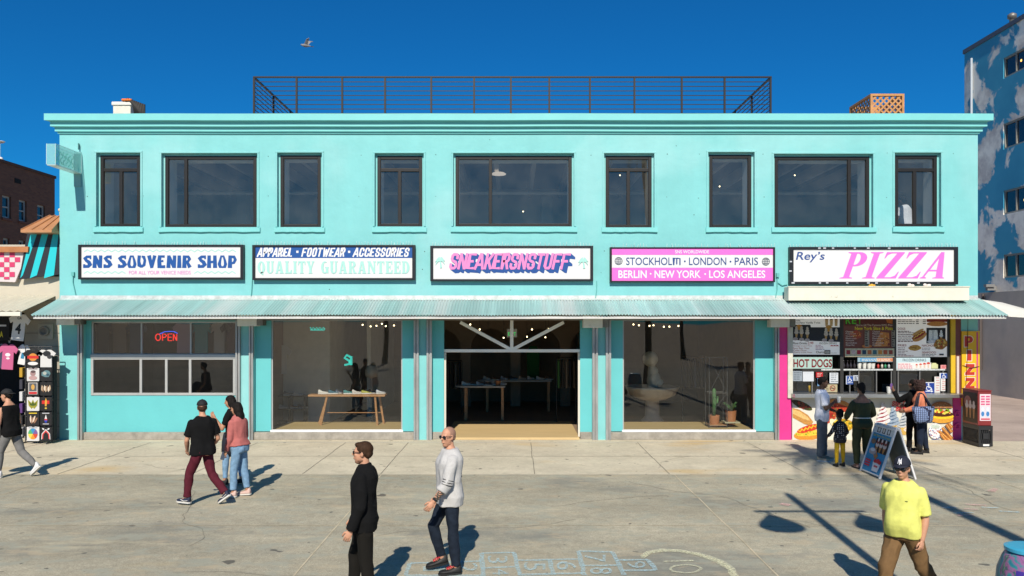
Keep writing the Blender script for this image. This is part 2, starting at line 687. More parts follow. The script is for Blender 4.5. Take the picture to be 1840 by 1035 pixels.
struct('sand', MB().quad((-900, -900, -0.02), (900, -900, -0.02), (900, 900, -0.02), (-900, 900, -0.02)), SAND)
struct('promenade', MB().quad((-120, -31, -0.004), (120, -31, -0.004), (120, 60, -0.004), (-120, 60, -0.004)), ASPH)
struct('sidewalk', MB().quad((-60, -4.55, 0.0), (60, -4.55, 0.0), (60, 0.6, 0.0), (-60, 0.6, 0.0)), CONC)
struct('side_street', MB().quad((12.15, -0.25, 0.004), (26, -0.25, 0.004), (26, 30, 0.004), (12.15, 30, 0.004)), PAVE)
# gutter edge beside the shop fronts, slab joints, seams of the promenade
mb = MB()
x = -30.0
while x < 12.1:
    l = rnd.uniform(1.5, 3.5)
    mb.quad((x, -0.46 + rnd.uniform(-.006, .006), 0.004), (min(x + l, 12.1), -0.46, 0.004), (min(x + l, 12.1), -0.425, 0.004), (x, -0.425, 0.004))
    x += l
struct('pavement_edge_line', mb, mat('pale_edge', (0.62, 0.59, 0.54), 0.8, var=0.2, vscale=8))
mb = MB()
JX = [-14.6, -11.9, -9.2, -6.5, -4.28, -2.7, 0.4, 3.1, 5.9, 8.6, 11.4, 14.1]
for xj in JX:
    ys = [-4.5, -3.6, -2.7, -1.8, -0.9, -0.47]
    for a, b in zip(ys[:-1], ys[1:]):
        o1 = rnd.uniform(-.012, .012)
        mb.quad((xj + o1 - .008, a, .004), (xj + o1 + .008, a, .004), (xj + o1 + .008, b, .004), (xj + o1 - .008, b, .004))
for yj in (-2.45,):
    mb.quad((-30, yj - .008, .0045), (30, yj - .008, .0045), (30, yj + .008, .0045), (-30, yj + .008, .0045))
struct('pavement_joints', mb, mat('joint_dark', (0.20, 0.175, 0.14), 0.9, var=0.35, vscale=2))
mb = MB()
def seam(mb, pts, wd):
    for a, b in zip(pts[:-1], pts[1:]):
        a, b = Vector(a), Vector(b)
        d = (b - a).normalized()
        q = Vector((-d.y, d.x, 0)) * wd / 2
        mb.quad(a - q, b - q, b + q, a + q)
def wobble(p, q, n, amp, z=0.0):
    p, q = Vector(p), Vector(q)
    res = []
    for i in range(n + 1):
        t = p.lerp(q, i / n)
        res.append((t.x + rnd.uniform(-amp, amp), t.y + rnd.uniform(-amp, amp), z))
    return res
seam(mb, wobble((-40, -8.35, 0), (40, -8.45, 0), 60, .012), 0.022)
for xj in (-9.1, -2.68, 3.2, 9.3, -15.2, 15.4):
    seam(mb, wobble((xj, -4.56, 0), (xj, -30, 0), 24, .010, 0.0005), 0.022)
struct('promenade_seams', mb, mat('seam_pale', (0.50, 0.43, 0.30), 0.9, var=0.3, vscale=3))

mb = MB()
for (x0_, y0_, ang, ln) in ((-6.5, -5.0, -1.2, 5.0), (-2.0, -9.0, .25, 3.2), (2.2, -5.2, -.9, 4.2), (-9.5, -7.5, .1, 4.0), (5.6, -9.6, 2.4, 2.6), (8.2, -5.4, -1.4, 3.2), (.6, -7.2, .5, 2.2), (-4.2, -10.6, .2, 3.0), (3.0, -3.9, .9, 1.8), (-8.0, -3.4, -.5, 2.2)):
    pts, a_ = [(x0_, y0_, .0012)], ang
    while ln > 0:
        st_ = rnd.uniform(.08, .2); a_ += rnd.uniform(-.5, .5); a_ = a_ * .8 + ang * .2
        pts.append((pts[-1][0] + math.cos(a_) * st_, pts[-1][1] + math.sin(a_) * st_, .0012 + .0001 * len(pts) % .0008)); ln -= st_
    seam(mb, [(p_[0], p_[1], p_[2] + (.003 if p_[1] > -4.55 else 0)) for p_ in pts], rnd.uniform(.005, .010))
struct('paving_cracks', mb, mat('crack_dark', (.20, .18, .14), .9, var=.4, vscale=4))
# ================================================================== turquoise building
TURQ = mat('turquoise_wall_paint', (0.195, 0.525, 0.53), 0.55, var=0.05, vscale=0.9, bump=0.55, bscale=3.2, spec=0.35,
           tint2=(0.25, 0.555, 0.56), t2scale=0.35)
def add_streaks(m, lo, hi, scale, stretch, amt_a, amt_b):
    n = m.node_tree; b = n.nodes['Principled BSDF']
    src = b.inputs['Base Color'].links[0].from_socket
    tc = n.nodes.new('ShaderNodeTexCoord'); mp = n.nodes.new('ShaderNodeMapping'); mp.inputs['Scale'].default_value = stretch
    n.links.new(tc.outputs['Object'], mp.inputs[0])
    t = n.nodes.new('ShaderNodeTexNoise'); t.inputs['Scale'].default_value = scale; t.inputs['Detail'].default_value = 6; t.inputs['Roughness'].default_value = .7
    n.links.new(mp.outputs[0], t.inputs[0])
    r_ = n.nodes.new('ShaderNodeMapRange'); r_.inputs[1].default_value = lo; r_.inputs[2].default_value = hi; r_.inputs[3].default_value = amt_a; r_.inputs[4].default_value = amt_b
    n.links.new(t.outputs[0], r_.inputs[0])
    x_ = n.nodes.new('ShaderNodeMix'); x_.data_type = 'RGBA'; x_.blend_type = 'MULTIPLY'; x_.inputs[0].default_value = 1
    n.links.new(src, x_.inputs[6]); n.links.new(r_.outputs[0], x_.inputs[7]); n.links.new(x_.outputs[2], b.inputs['Base Color'])
add_streaks(TURQ, .35, .70, 1.0, (2.2, 2.2, .3), 1.015, .95)
add_streaks(TURQ, .45, .75, .8, (.6, .6, 1.6), 1.0, .94)
add_streaks(TURQ, .66, .72, 5.0, (1, 1, .6), 1.0, .90)
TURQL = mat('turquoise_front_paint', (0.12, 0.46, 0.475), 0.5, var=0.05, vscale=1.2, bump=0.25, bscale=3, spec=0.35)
TRIM = mat('turquoise_trim_paint', (0.19, 0.555, 0.55), 0.5, var=0.04, vscale=1.5, bump=0.2, bscale=4)
BRONZE = mat('dark_bronze_frame', (0.011, 0.0095, 0.0085), 0.45)
GALV = mat('galvanised_steel', (0.36, 0.36, 0.35), 0.45, 0.55, var=0.25, vscale=5, stretch=(1, 1, 0.3))
GALVD = mat('weathered_steel', (0.20, 0.19, 0.175), 0.5, 0.5, var=0.35, vscale=4, stretch=(1, 1, 0.25))
ALU = mat('pale_aluminium', (0.42, 0.42, 0.41), 0.4, 0.25, var=0.08)
WHITEP = mat('white_timber_paint', (0.85, 0.81, 0.73), 0.5, var=0.06)
OFFW = mat('off_white_metal', (0.70, 0.70, 0.66), 0.5, var=0.08, vscale=6, tint2=(0.35, 0.37, 0.38), t2scale=3.0, t2lo=0.62, t2hi=0.75)
CURB = mat('worn_concrete_curb', (0.30, 0.275, 0.235), 0.85, var=0.3, vscale=4, bump=0.4, bscale=25)
G_UP = glass('upper_window_glass', (0.80, 0.82, 0.82), 1.8, (1.0, .80, .66), veil=.031)
G_SHOP = glass('shop_window_glass', (0.82, 0.83, 0.82), 1.52, veil=.0035)

building = thing('turquoise_building', 'long two storey turquoise shop building with five signs and a corrugated awning', 'building', (0.1, 0, 0))
XL, XR = wx(107), wx(1757)
ZT = 7.93
D = 11.0                                     # depth of the building

UPW = [  # x0, x1, top, bottom, kind, mullion
    (177, 249, 278, 407, 'transom', 214), (294, 459, 279, 408, 'left', 331), (502, 575, 278, 408, 'plain', 0),
    (677, 758, 279, 407, 'transom', 717), (818, 1028, 279, 407, 'left', 881), (1089, 1172, 279, 409, 'transom', 1130),
    (1276, 1352, 277, 409, 'plain', 0), (1394, 1565, 280, 410, 'left', 1529), (1611, 1687, 278, 407, 'transom', 1647)]
GAP = 3.5
holes = [(wx(a - GAP), wx(b + GAP), wz(d), wz(c - GAP)) for a, b, c, d, k, m_ in UPW]
BAYS = [(150, 425), (456, 744), (776, 1064), (1097, 1391), (1421, 1727)]
ZB = wz(563)
holes += [(wx(a), wx(b), -0.02, ZB) for a, b in BAYS]


def wall_grid(mb, x0, x1, z0, z1, y, depth, holes, axis='x'):
    xs = sorted(set([x0, x1] + [h[0] for h in holes] + [h[1] for h in holes]))
    zs = sorted(set([z0, z1] + [h[2] for h in holes] + [h[3] for h in holes]))
    xs = [v for v in xs if x0 - 1e-6 <= v <= x1 + 1e-6]
    zs = [v for v in zs if z0 - 1e-6 <= v <= z1 + 1e-6]
    # subdivide long spans
    def P(u, v, q): return (u, y + q, v) if axis == 'x' else (y + q, u, v)
    for a, b in zip(xs[:-1], xs[1:]):
        for c, d in zip(zs[:-1], zs[1:]):
            mx_, mz_ = (a + b) / 2, (c + d) / 2
            if any(h[0] < mx_ < h[1] and h[2] < mz_ < h[3] for h in holes): continue
            mb.quad(P(a, c, 0), P(b, c, 0), P(b, d, 0), P(a, d, 0))
    for h in holes:
        a, b, c, d = h
        c = max(c, z0)
        mb.quad(P(a, c, 0), P(a, c, depth), P(a, d, depth), P(a, d, 0))
        mb.quad(P(b, c, 0), P(b, d, 0), P(b, d, depth), P(b, c, depth))
        mb.quad(P(a, d, 0), P(a, d, depth), P(b, d, depth), P(b, d, 0))
        if c > z0 + 1e-4: mb.quad(P(a, c, 0), P(b, c, 0), P(b, c, depth), P(a, c, depth))


mb = MB()
wall_grid(mb, XL, XR, 0.0, ZT, 0.0, 0.24, holes)
mb.quad((XL, 0, 0), (XL, 0, ZT), (XL, D, ZT), (XL, D, 0))
mb.quad((XR, 0, 0), (XR, D, 0), (XR, D, ZT), (XR, 0, ZT))
mb.quad((XL, D, 0), (XL, D, ZT), (XR, D, ZT), (XR, D, 0))
mb.build('wall', TURQ, building, fix=False)
mb = MB()                                     # flat roof
mb.box(XL, XR, 0.26, D, 8.15, 8.2)
mb.build('roof', mat('roofing_felt', (0.3, 0.3, 0.3), 0.9, var=0.2), building)
# cornice: one moulded profile, with returns at both ends
prof = [(0.30, 8.376), (-0.27, 8.376), (-0.27, 8.205), (-0.165, 8.19), (-0.165, 8.075), (-0.085, 8.06), (-0.085, 7.965), (-0.035, 7.955), (-0.035, 7.915), (-0.004, 7.915), (-0.004, 8.15), (0.30, 8.15)]
mb = MB()
NX = 60
rings = []
for i in range(NX + 1):
    x = XL + (XR - XL) * i / NX
    dz = 0.012 * noise.noise(Vector((x * 0.35, 0, 3)))
    rings.append([(x, y, z + (dz if y < 0.2 else 0)) for y, z in prof])
# end returns: flare outwards following the profile
def endring(r, sgn):
    return [(p[0] + sgn * max(0.0, -p[1]) * 0.9, p[1], p[2]) for p in r]
rings[0] = endring(rings[0], -1); rings[-1] = endring(rings[-1], 1)
mb.rings(rings)
mb.build('cornice', TRIM, building)


def window_frame(mb, x0, x1, z0, z1, y, fw, dp, vs=(), hs=()):
    """outer frame and bars; vs: (x, z0, z1), hs: (z, x0, x1)"""
    mb.box(x0, x0 + fw, y, y + dp, z0, z1)
    mb.box(x1 - fw, x1, y, y + dp, z0, z1)
    mb.box(x0 + fw, x1 - fw, y + .002, y + dp - .002, z1 - fw, z1)
    mb.box(x0 + fw, x1 - fw, y + .002, y + dp - .002, z0, z0 + fw)
    for xm, a, b in vs:
        mb.box(xm - fw * .5, xm + fw * .5, y + .004, y + dp - .004, a, b)
    for zm, a, b in hs:
        mb.box(a, b, y + .006, y + dp - .006, zm - fw * .5, zm + fw * .5)


for (a, b, c, d, kind, mu) in UPW:
    x0, x1, z0, z1 = wx(a), wx(b), wz(d), wz(c)
    fw = 0.085
    vs, hs = [], []
    if kind == 'left': vs = [(wx(mu), z0 + fw, z1 - fw)]
    if kind == 'transom':
        zt = wz(304)
        hs = [(zt, x0 + fw, x1 - fw)]
        vs = [(wx(mu), z0 + fw, zt - fw * .5)]
    mb = MB()
    yf = 0.085
    # stucco collar fills the gap round the frame
    window_frame(mb, x0, x1, z0, z1, yf, fw, 0.07, vs, hs)
    fr = mb.build('window', BRONZE, building, bevel=0.006)
    px = MB()
    px.quad((x0 + .05, yf + .045, z0 + .05), (x1 - .05, yf + .045, z0 + .05), (x1 - .05, yf + .045, z1 - .05), (x0 + .05, yf + .045, z1 - .05))
    px.build('pane', G_UP, fr)
    cb = MB()
    ox0, ox1, oz1 = wx(a - GAP), wx(b + GAP), wz(c - GAP)
    cb.box(ox0, x0, .10, .235, z0, oz1); cb.box(x1, ox1, .10, .235, z0, oz1); cb.box(x0, x1, .10, .235, z1, oz1)
    cb.build('reveal', TURQ, fr)
    sb = MB()
    n = 12
    rings = []
    for i in range(n + 1):
        xx = wx(a - 8) + (wx(b + 9) - wx(a - 8)) * i / n
        e = rnd.uniform(-.006, .006)
        rings.append([(xx, .0, wz(408.5)), (xx, -.055, wz(408.5) - .012), (xx, -.055 + e * .5, wz(417) + e), (xx, .0, wz(418.5) + e)])
    sb.rings(rings)
    sb.build('sill', TRIM, fr)
    # raised plaster lip round the opening
    lp = MB()
    t = 0.022
    lp.box(ox0 - .05, ox1 + .05, -t, -.0, oz1, oz1 + .05)
    lp.box(ox0 - .05, ox0, -t, -.0, z0, oz1); lp.box(ox1, ox1 + .05, -t, -.0, z0, oz1)
    lp.build('plaster_lip', TURQ, fr, bevel=0.008)

# little anchor holes left in the wall
mb = MB()
for (hx, hy) in [(157, 353), (258, 352), (482, 281), (482, 352), (649, 279), (645, 353), (783, 278), (783, 353), (1062, 279), (1199, 277), (1198, 354),
                 (1257, 277), (1255, 356), (1371, 277), (1373, 354), (1247, 386), (1594, 275), (1593, 355), (1713, 276), (1714, 355), (657, 207), (763, 452), (1086, 451), (1080, 490), (759, 484),
                 (1300, 448), (917, 521), (592, 520), (1215, 262), (880, 251)]:
    c = (wx(hx), -.002, wz(hy)); r = rnd.uniform(.009, .015)
    mb.add([c] + [(c[0] + r * math.cos(k * PI / 4), c[1], c[2] + r * math.sin(k * PI / 4)) for k in range(8)], [(0, k + 1, (k + 1) % 8 + 1) for k in range(8)])
mb.build('anchor_holes', mat('rusty_hole', (0.05, 0.09, 0.085), 0.8), building)

# ---- awning: a real corrugated sheet
def awning_mat():
    m = mat('corrugated_sheet', (0.335, 0.515, 0.50), 0.4, 0.2, var=0.20, vscale=1.3, stretch=(3.2, 0.12, 0.12), tint2=(0.52, 0.58, 0.57), t2scale=0.4, t2lo=0.45, t2hi=0.7)
    sheet_steps(m)
    return m
DA = 1.2
def sheet_steps(m):                            # every sheet of the roof weathered a little differently
    n = m.node_tree; b = n.nodes['Principled BSDF']
    src = b.inputs['Base Color'].links[0].from_socket
    tc = n.nodes.new('ShaderNodeTexCoord'); sp = n.nodes.new('ShaderNodeSeparateXYZ'); n.links.new(tc.outputs['Object'], sp.inputs[0])
    mu_ = n.nodes.new('ShaderNodeMath'); mu_.operation = 'MULTIPLY'; mu_.inputs[1].default_value = 0.9; n.links.new(sp.outputs[0], mu_.inputs[0])
    fl = n.nodes.new('ShaderNodeMath'); fl.operation = 'FLOOR'; n.links.new(mu_.outputs[0], fl.inputs[0])
    wn = n.nodes.new('ShaderNodeTexWhiteNoise'); wn.noise_dimensions = '1D'; n.links.new(fl.outputs[0], wn.inputs['W'])
    r_ = n.nodes.new('ShaderNodeMapRange'); r_.inputs[3].default_value = .90; r_.inputs[4].default_value = 1.10; n.links.new(wn.outputs[0], r_.inputs[0])
    x_ = n.nodes.new('ShaderNodeMix'); x_.data_type = 'RGBA'; x_.blend_type = 'MULTIPLY'; x_.inputs[0].default_value = 1
    n.links.new(src, x_.inputs[6]); n.links.new(r_.outputs[0], x_.inputs[7]); n.links.new(x_.outputs[2], b.inputs['Base Color'])
yF, yB = -DA, -0.01
zF, zB = wz(566, yF), wz(536.5)
mb = MB()
pitch = 0.076
n = int((12.02 + 11.78) / pitch * 6)
top, bot = [], []
amp = 0.017
for i in range(n + 1):
    x = -11.78 + i * pitch / 6
    dz = amp * math.cos(2 * PI * i / 6) + 0.006 * noise.noise(Vector((x * .8, 0, 0)))
    sag = 0.020 * noise.noise(Vector((x * 0.3, 5, 0))) + 0.010 * noise.noise(Vector((x * 1.7, 2, 0)))
    top.append((x, yB, zB + dz)); bot.append((x, yF + 0.008 * noise.noise(Vector((x * 2, 1, 9))), zF + dz + sag))
vs = top + bot
N = n + 1
mb.add(vs, [(i, i + N, i + N + 1, i + 1) for i in range(n)])
aw = mb.build('awning', awning_mat(), building, fix=False)
sd = aw.modifiers.new('thick', 'SOLIDIFY'); sd.thickness = 0.004; sd.offset = -1
mb = MB()
mb.box(-11.76, 12.0, yF + .05, yF + .10, wz(573, yF), zF - .034)
mb.build('fascia', mat('fascia_alu', (0.62, 0.61, 0.58), 0.45, 0.25, var=0.10, vscale=2), aw, bevel=0.006)
for k in range(13):                           # brackets under the sheet
    xb = -11.5 + k * 1.945
    MB().bar((xb, yF + .09, zF - .03), (xb, -.01, zB - .06), .05, .06).build('rafter', mat('bracket_grey', (.35, .35, .33), .6, .3), aw)
mb = MB()
mb.extrude([(-.004, wz(531)), (-.018, wz(531)), (-.022, zB + .015), (-.14, zB - .04), (-.14, zB - .047), (-.004, zB + .002)], 'x', -11.75, 11.98)
mb.build('flashing', mat('flashing', (.55, .58, .56), .45, .3, var=.25, vscale=6), aw)
# white end sheet of the awning on the right
mb = MB()
e0 = Vector((11.97, -.03, zB - .01)); e1 = Vector((12.02, yF, zF - .02))
mb.add([e0, (12.6, -.02, zB - .1), (13.3, yF - .1, zF - .10), e1, e0 - Vector((0, 0, .02)), (12.6, -.02, zB - .12), (13.3, yF - .1, zF - .12), e1 - Vector((0, 0, .02))],
       [(0, 1, 2, 3), (7, 6, 5, 4), (0, 3, 7, 4), (1, 0, 4, 5), (2, 1, 5, 6), (3, 2, 6, 7)])
mb.build('end_sheet', mat('cream_sheet', (.70, .67, .60), .5, var=.08), aw)

# ---- shop fronts
PANY = 0.10
def recess_panel(name, x0, x1, z0, z1, hole=None, y=PANY, m=TURQL, dp=.10):
    mb = MB()
    wall_grid(mb, x0, x1, z0, z1, y, dp, [hole] if hole else [])
    return mb.build(name, m, building, fix=False)

def shopfront(label_, hx0, hx1, zb, zt, frame_mat, fw, vs=(), hs=(), y=PANY + .03, gm=None):
    mb = MB()
    window_frame(mb, hx0, hx1, zb, zt, y, fw, .06, vs, hs)
    f = mb.build('shop_window', frame_mat, building, bevel=.004)
    p = MB().quad((hx0, y + .03, zb), (hx1, y + .03, zb), (hx1, y + .03, zt), (hx0, y + .03, zt))
    p.build('pane', gm or G_SHOP, f)
    return f

ZH = wz(577)
# bay 1: aluminium windows over a painted wall
a, b = BAYS[0]
mb = MB()
hx0, hx1, hz0, hz1 = wx(160), wx(424), wz(711), wz(577.5)
wall_grid(mb, wx(a), wx(b), wz(777), ZB, PANY, .12, [(hx0, hx1, hz0, hz1)])
mb.build('lower_wall', TURQL, building, fix=False)
shopfront('', wx(160), wx(424), wz(639), wz(577.5), ALU, .045,
          vs=[(wx(250), wz(637), wz(579)), (wx(339), wz(637), wz(579))], y=PANY + .02)
shopfront('', wx(160), wx(421), wz(711), wz(642), ALU, .065,
          vs=[(wx(250), wz(709), wz(644)), (wx(296), wz(709), wz(644)), (wx(339), wz(709), wz(644))], y=PANY - .02)
MB().box(hx0, hx1, PANY - .035, PANY + .05, wz(643) - .01, wz(637)).build('window_ledge', ALU, building, bevel=.005)
# bay 2 and 4: big panes between painted panels
for (a, b), (g0, g1) in ((BAYS[1], (485, 722)), (BAYS[3], (1120, 1359))):
    recess_panel('side_panel', wx(a), wx(b), wz(776), ZB, (wx(g0), wx(g1), wz(775.5), wz(563.5)))
    vs = []
    shopfront('', wx(g0), wx(g1), wz(775.5), wz(574), ALU, .035)
    MB().box(wx(g0) - .02, wx(g1) + .02, PANY - .02, PANY + .09, wz(777.5), wz(773.5)).build('window_sill', mat('white_sill', (.75, .74, .72), .5, var=.05), building, bevel=.006)
# bay 3: open doorway with white timber truss
a, b = BAYS[2]
recess_panel('side_panel', wx(a), wx(b), wz(778), ZB, (wx(797), wx(1043), wz(779), wz(563.5)))
MB().box(wx(a), wx(797) - .004, PANY - .02, .24, 0, wz(777)).build('plinth', CURB, building, bevel=.01)
MB().box(wx(1043) + .004, wx(b), PANY - .02, .24, 0, wz(777)).build('plinth', CURB, building, bevel=.01)
tr = MB()
yt = PANY + .06
tr.box(wx(796), wx(1044), yt, yt + .07, wz(633.5), wz(628))
tr.box(wx(916.5), wx(922.5), yt + .005, yt + .065, wz(628), wz(570))
tr.bar((wx(826), yt + .035, wz(579)), (wx(917), yt + .035, wz(628)), .085, .062, up=Vector((0, 1, 0)))
tr.bar((wx(1014), yt + .035, wz(579)), (wx(922), yt + .035, wz(628)), .085, .062, up=Vector((0, 1, 0)))
tr.build('door_truss', WHITEP, building, bevel=.004)
for xj in (wx(797), wx(1043) - .05):
    MB().box(xj, xj + .05, yt - .01, yt + .10, .055, wz(634)).build('door_jamb', mat('door_jamb_pale', (.62, .58, .5), .5), building)
# kerbs under the fronts
for a, b in (BAYS[0], BAYS[1], BAYS[3]):
    MB().box(wx(a) + .005, wx(b) - .005, -.01, .22, 0, wz(777)).build('plinth', CURB, building, bevel=.012)
# steel shutter guides and shutter housings
for c0, c1 in ((142, 150.5), (425, 433), (449, 456.5), (744, 753), (767, 776.5), (1064, 1074), (1088, 1097.5), (1391, 1398.5)):
    mb = MB()
    x0, x1 = wx(c0), wx(c1)
    mb.box(x0, x0 + (x1 - x0) * .38, -.085, -.002, .0, wz(570))
    mb.box(x0 + (x1 - x0) * .62, x1, -.085, -.002, .0, wz(570))
    mb.box(x0 + (x1 - x0) * .38, x0 + (x1 - x0) * .62, -.045, -.004, .0, wz(570))
    for k in range(12):
        zz = .2 + k * .24
        mb.ell((x0 + (x1 - x0) * .8, -.088, zz), (.008, .006, .008), 6, 4)
    mb.build('shutter_guide', GALV, building, bevel=.003)
for a, b in (BAYS[0], BAYS[1], BAYS[2], BAYS[3]):
    mb = MB()
    x0, x1 = wx(a), wx(b)
    pts = [(-.02, ZB - .01), (-.26, ZB - .01), (-.26, ZB - .10), (-.20, ZB - .14), (-.10, ZB - .14), (-.10, ZB - .165), (-.05, ZB - .165), (-.05, ZB - .14), (-.02, ZB - .14)]
    mb.extrude(pts, 'x', x0 - .06, x1 + .06)
    mb.tube([(x0 - .05, -.17, ZB - .16), (x1 + .05, -.17, ZB - .16)], .022, 8)
    mb.build('shutter_housing', GALVD, building, bevel=.004)
for a, b, y0, y1 in ((101, 133, 567, 584), (426, 461, 568, 586), (1048, 1083, 569, 589), (1385, 1419, 570, 588)):
    mb = MB()
    mb.box(wx(a, -.3), wx(b, -.3), -.30, -.004, wz(y1, -.3), wz(y0 - 3, -.3))
    mb.build('motor_box', OFFW, building, bevel=.008)
    mb = MB()
    mb.box(wx(b, -.3), wx(b + 11, -.3), -.28, -.006, wz(y1 - 1, -.3), wz(y0, -.3))
    mb.build('motor_cover', GALVD, building, bevel=.006)
# conduits on the wall
def conduit(pts, box=None):
    mb = MB()
    mb.tube([(wx(p[0]), -.03, wz(p[1])) for p in pts], .011, 6)
    if box: mb.box(wx(box[0]), wx(box[0] + 5), -.06, -.002, wz(box[1] + 7), wz(box[1]))
    mb.build('conduit', mat('painted_conduit', (.12, .40, .38), .5), building)
conduit([(132, 492), (132, 508), (137, 530)], (130, 489))
conduit([(454, 500), (452, 532)])
conduit([(1072, 505), (1072, 520), (1070, 535)])
conduit([(1396, 500), (1396, 520), (1393, 535)], (1394, 491))
conduit([(1396, 507), (1405, 513), (1414, 511)])

# ---- interiors (floors, walls, ceilings) seen through the glass
CEIL = mat('ceiling_grey', (.30, .30, .30), .8)
ROOMW = mat('room_wall', (.62, .60, .56), .8, var=.08, vscale=1)
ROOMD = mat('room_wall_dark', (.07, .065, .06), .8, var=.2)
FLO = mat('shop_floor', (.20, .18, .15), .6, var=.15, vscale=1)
PLY = mat('plywood_floor', (.50, .37, .17), .6, var=.12, vscale=2, stretch=(.4, 6, 1))
def room(name, x0, x1, y0, y1, z0, z1, wm, fm, cm):
    mb = MB()
    mb.quad((x0, y0, z0), (x0, y1, z0), (x0, y1, z1), (x0, y0, z1))
    mb.quad((x1, y0, z0), (x1, y0, z1), (x1, y1, z1), (x1, y1, z0))
    mb.quad((x0, y1, z0), (x1, y1, z0), (x1, y1, z1), (x0, y1, z1))
    mb.build('inner_wall', wm, building)
    MB().quad((x0, y0, z0), (x1, y0, z0), (x1, y1, z0), (x0, y1, z0)).build('inner_floor', fm, building)
    MB().quad((x0, y0, z1), (x1, y0, z1), (x1, y1, z1), (x0, y1, z1)).build('inner_ceiling', cm, building)
FZ = 0.05
room('upper', XL + .1, XR - .1, .26, 7.5, 4.75, 7.75, ROOMW, FLO, CEIL)
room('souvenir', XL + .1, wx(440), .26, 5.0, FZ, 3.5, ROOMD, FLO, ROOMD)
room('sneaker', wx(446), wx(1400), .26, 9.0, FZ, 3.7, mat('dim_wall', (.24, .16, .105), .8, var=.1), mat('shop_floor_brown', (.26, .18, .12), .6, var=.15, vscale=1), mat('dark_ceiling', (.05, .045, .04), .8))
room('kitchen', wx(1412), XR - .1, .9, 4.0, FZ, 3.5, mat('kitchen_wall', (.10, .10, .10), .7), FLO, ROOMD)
# sloping beams under the upper ceiling
mb = MB()
for k in range(22):
    xb = XL + .6 + k * 1.06
    mb.box(xb, xb + .12, .65, 7.4, 7.42, 7.74)
mb.tube([(XL + .3, 3.2, 6.9), (XR - .3, 3.2, 6.9)], .05, 8)
mb.build('ceiling_beams', mat('beam_paint', (.66, .66, .63), .7), building)
for xb in (wx(535), wx(985), wx(300), wx(1330)):
    MB().box(xb, xb + .35, 5.0, 5.3, 4.76, 7.2).build('inner_column', mat('column_paint', (.42, .42, .40), .7), building)
# pale blinds-side wall panels at window jambs seen inside (left/right reveals)
REV = mat('reveal_white', (.72, .73, .69), .7)
for (a_, b_, c_, d_, k_, m_) in UPW:
    x0, x1, z0, z1 = wx(a_), wx(b_), wz(d_), wz(c_)
    MB().box(x0 - .10, x0 + .08, .165, .62, z0, z1 + .1).build('inner_reveal', REV, building)
    MB().box(x1 - .08, x1 + .10, .165, .62, z0, z1 + .1).build('inner_reveal', REV, building)
    MB().box(x0 + .08, x1 - .08, .165, .62, z1 - .09, z1 + .1).build('inner_reveal', REV, building)
# plywood floors behind the big panes and the doorway ramp
for g0, g1 in ((485, 722), (1120, 1359)):
    MB().box(wx(g0), wx(g1), .25, 1.75, FZ + .002, .235).build('window_floor', PLY, building)
mb = MB()
mb.box(wx(799), wx(1041), -.02, 3.2, .004, FZ + .012)
mb.build('door_floor', mat('ramp_wood', (.55, .40, .20), .6, var=.12, vscale=2, stretch=(.4, 6, 1)), building)
# partitions that split the long shop
PART = mat('partition_paint', (.62, .58, .50), .8, var=.1)
MB().box(wx(446) + .02, wx(446) + 1.4, 3.0, 8.9, FZ + .01, 3.6).build('partition', PART, building)
MB().box(wx(604), wx(612), 4.2, 8.9, FZ + .01, 3.6).build('partition', PART, building)
MB().box(wx(1085), wx(1092), 1.6, 8.9, FZ + .01, 3.6).build('partition', PART, building)
mb = MB()                                     # rear wall of arches
for k in range(4):
    xc = -2.6 + k * 1.75
    outl = [(xc - .9, FZ + .02), (xc - .7, FZ + .02)] + [(xc + .7 * -math.cos(t * PI / 8), 2.1 + .7 * math.sin(t * PI / 8)) for t in range(9)] + [(xc + .7, FZ + .02), (xc + .85, FZ + .02), (xc + .85, 3.6), (xc - .9, 3.6)]
    mb.extrude(outl, 'y', 7.2, 7.4)
mb.build('arch_wall', mat('arch_paint', (.28, .20, .14), .8, var=.1), building)
# ================================================================== sign lettering drawn by hand
SERIF = {
    'P': (.76, [([(0, 1), (.42, 1)] + arc(.42, .73, .34, .27, 90, -90, 12) + [(.34, .46), (.34, .06), (.46, .03), (.46, 0), (0, 0), (0, .03), (.12, .06), (.12, .94), (0, .97)],
                 [[(.34, .94)] + arc(.38, .73, .14, .21, 90, -90, 10) + [(.34, .52)]])]),
    'I': (.46, [([(0, 1), (.46, 1), (.46, .97), (.34, .94), (.34, .06), (.46, .03), (.46, 0), (0, 0), (0, .03), (.12, .06), (.12, .94), (0, .97)], [])]),
    'Z': (.74, [([(.06, 1), (.72, 1), (.72, .96), (.28, .05), (.5, .05), (.64, .11), (.71, .26), (.75, .26), (.72, 0), (0, 0), (0, .04), (.45, .95), (.26, .95), (.14, .89), (.08, .76), (.04, .76)], [])]),
    'A': (.86, [([(.44, 1), (.56, 1), (.80, .06), (.88, .03), (.88, 0), (.44, 0), (.44, .03), (.55, .06), (.51, .27), (.23, .27), (.14, .07), (.22, .03), (.22, 0), (-.02, 0), (-.02, .03), (.06, .07)],
                 [[(.26, .33), (.495, .33), (.44, .76)]])]),
}
def slab(*p): return (list(p), [])
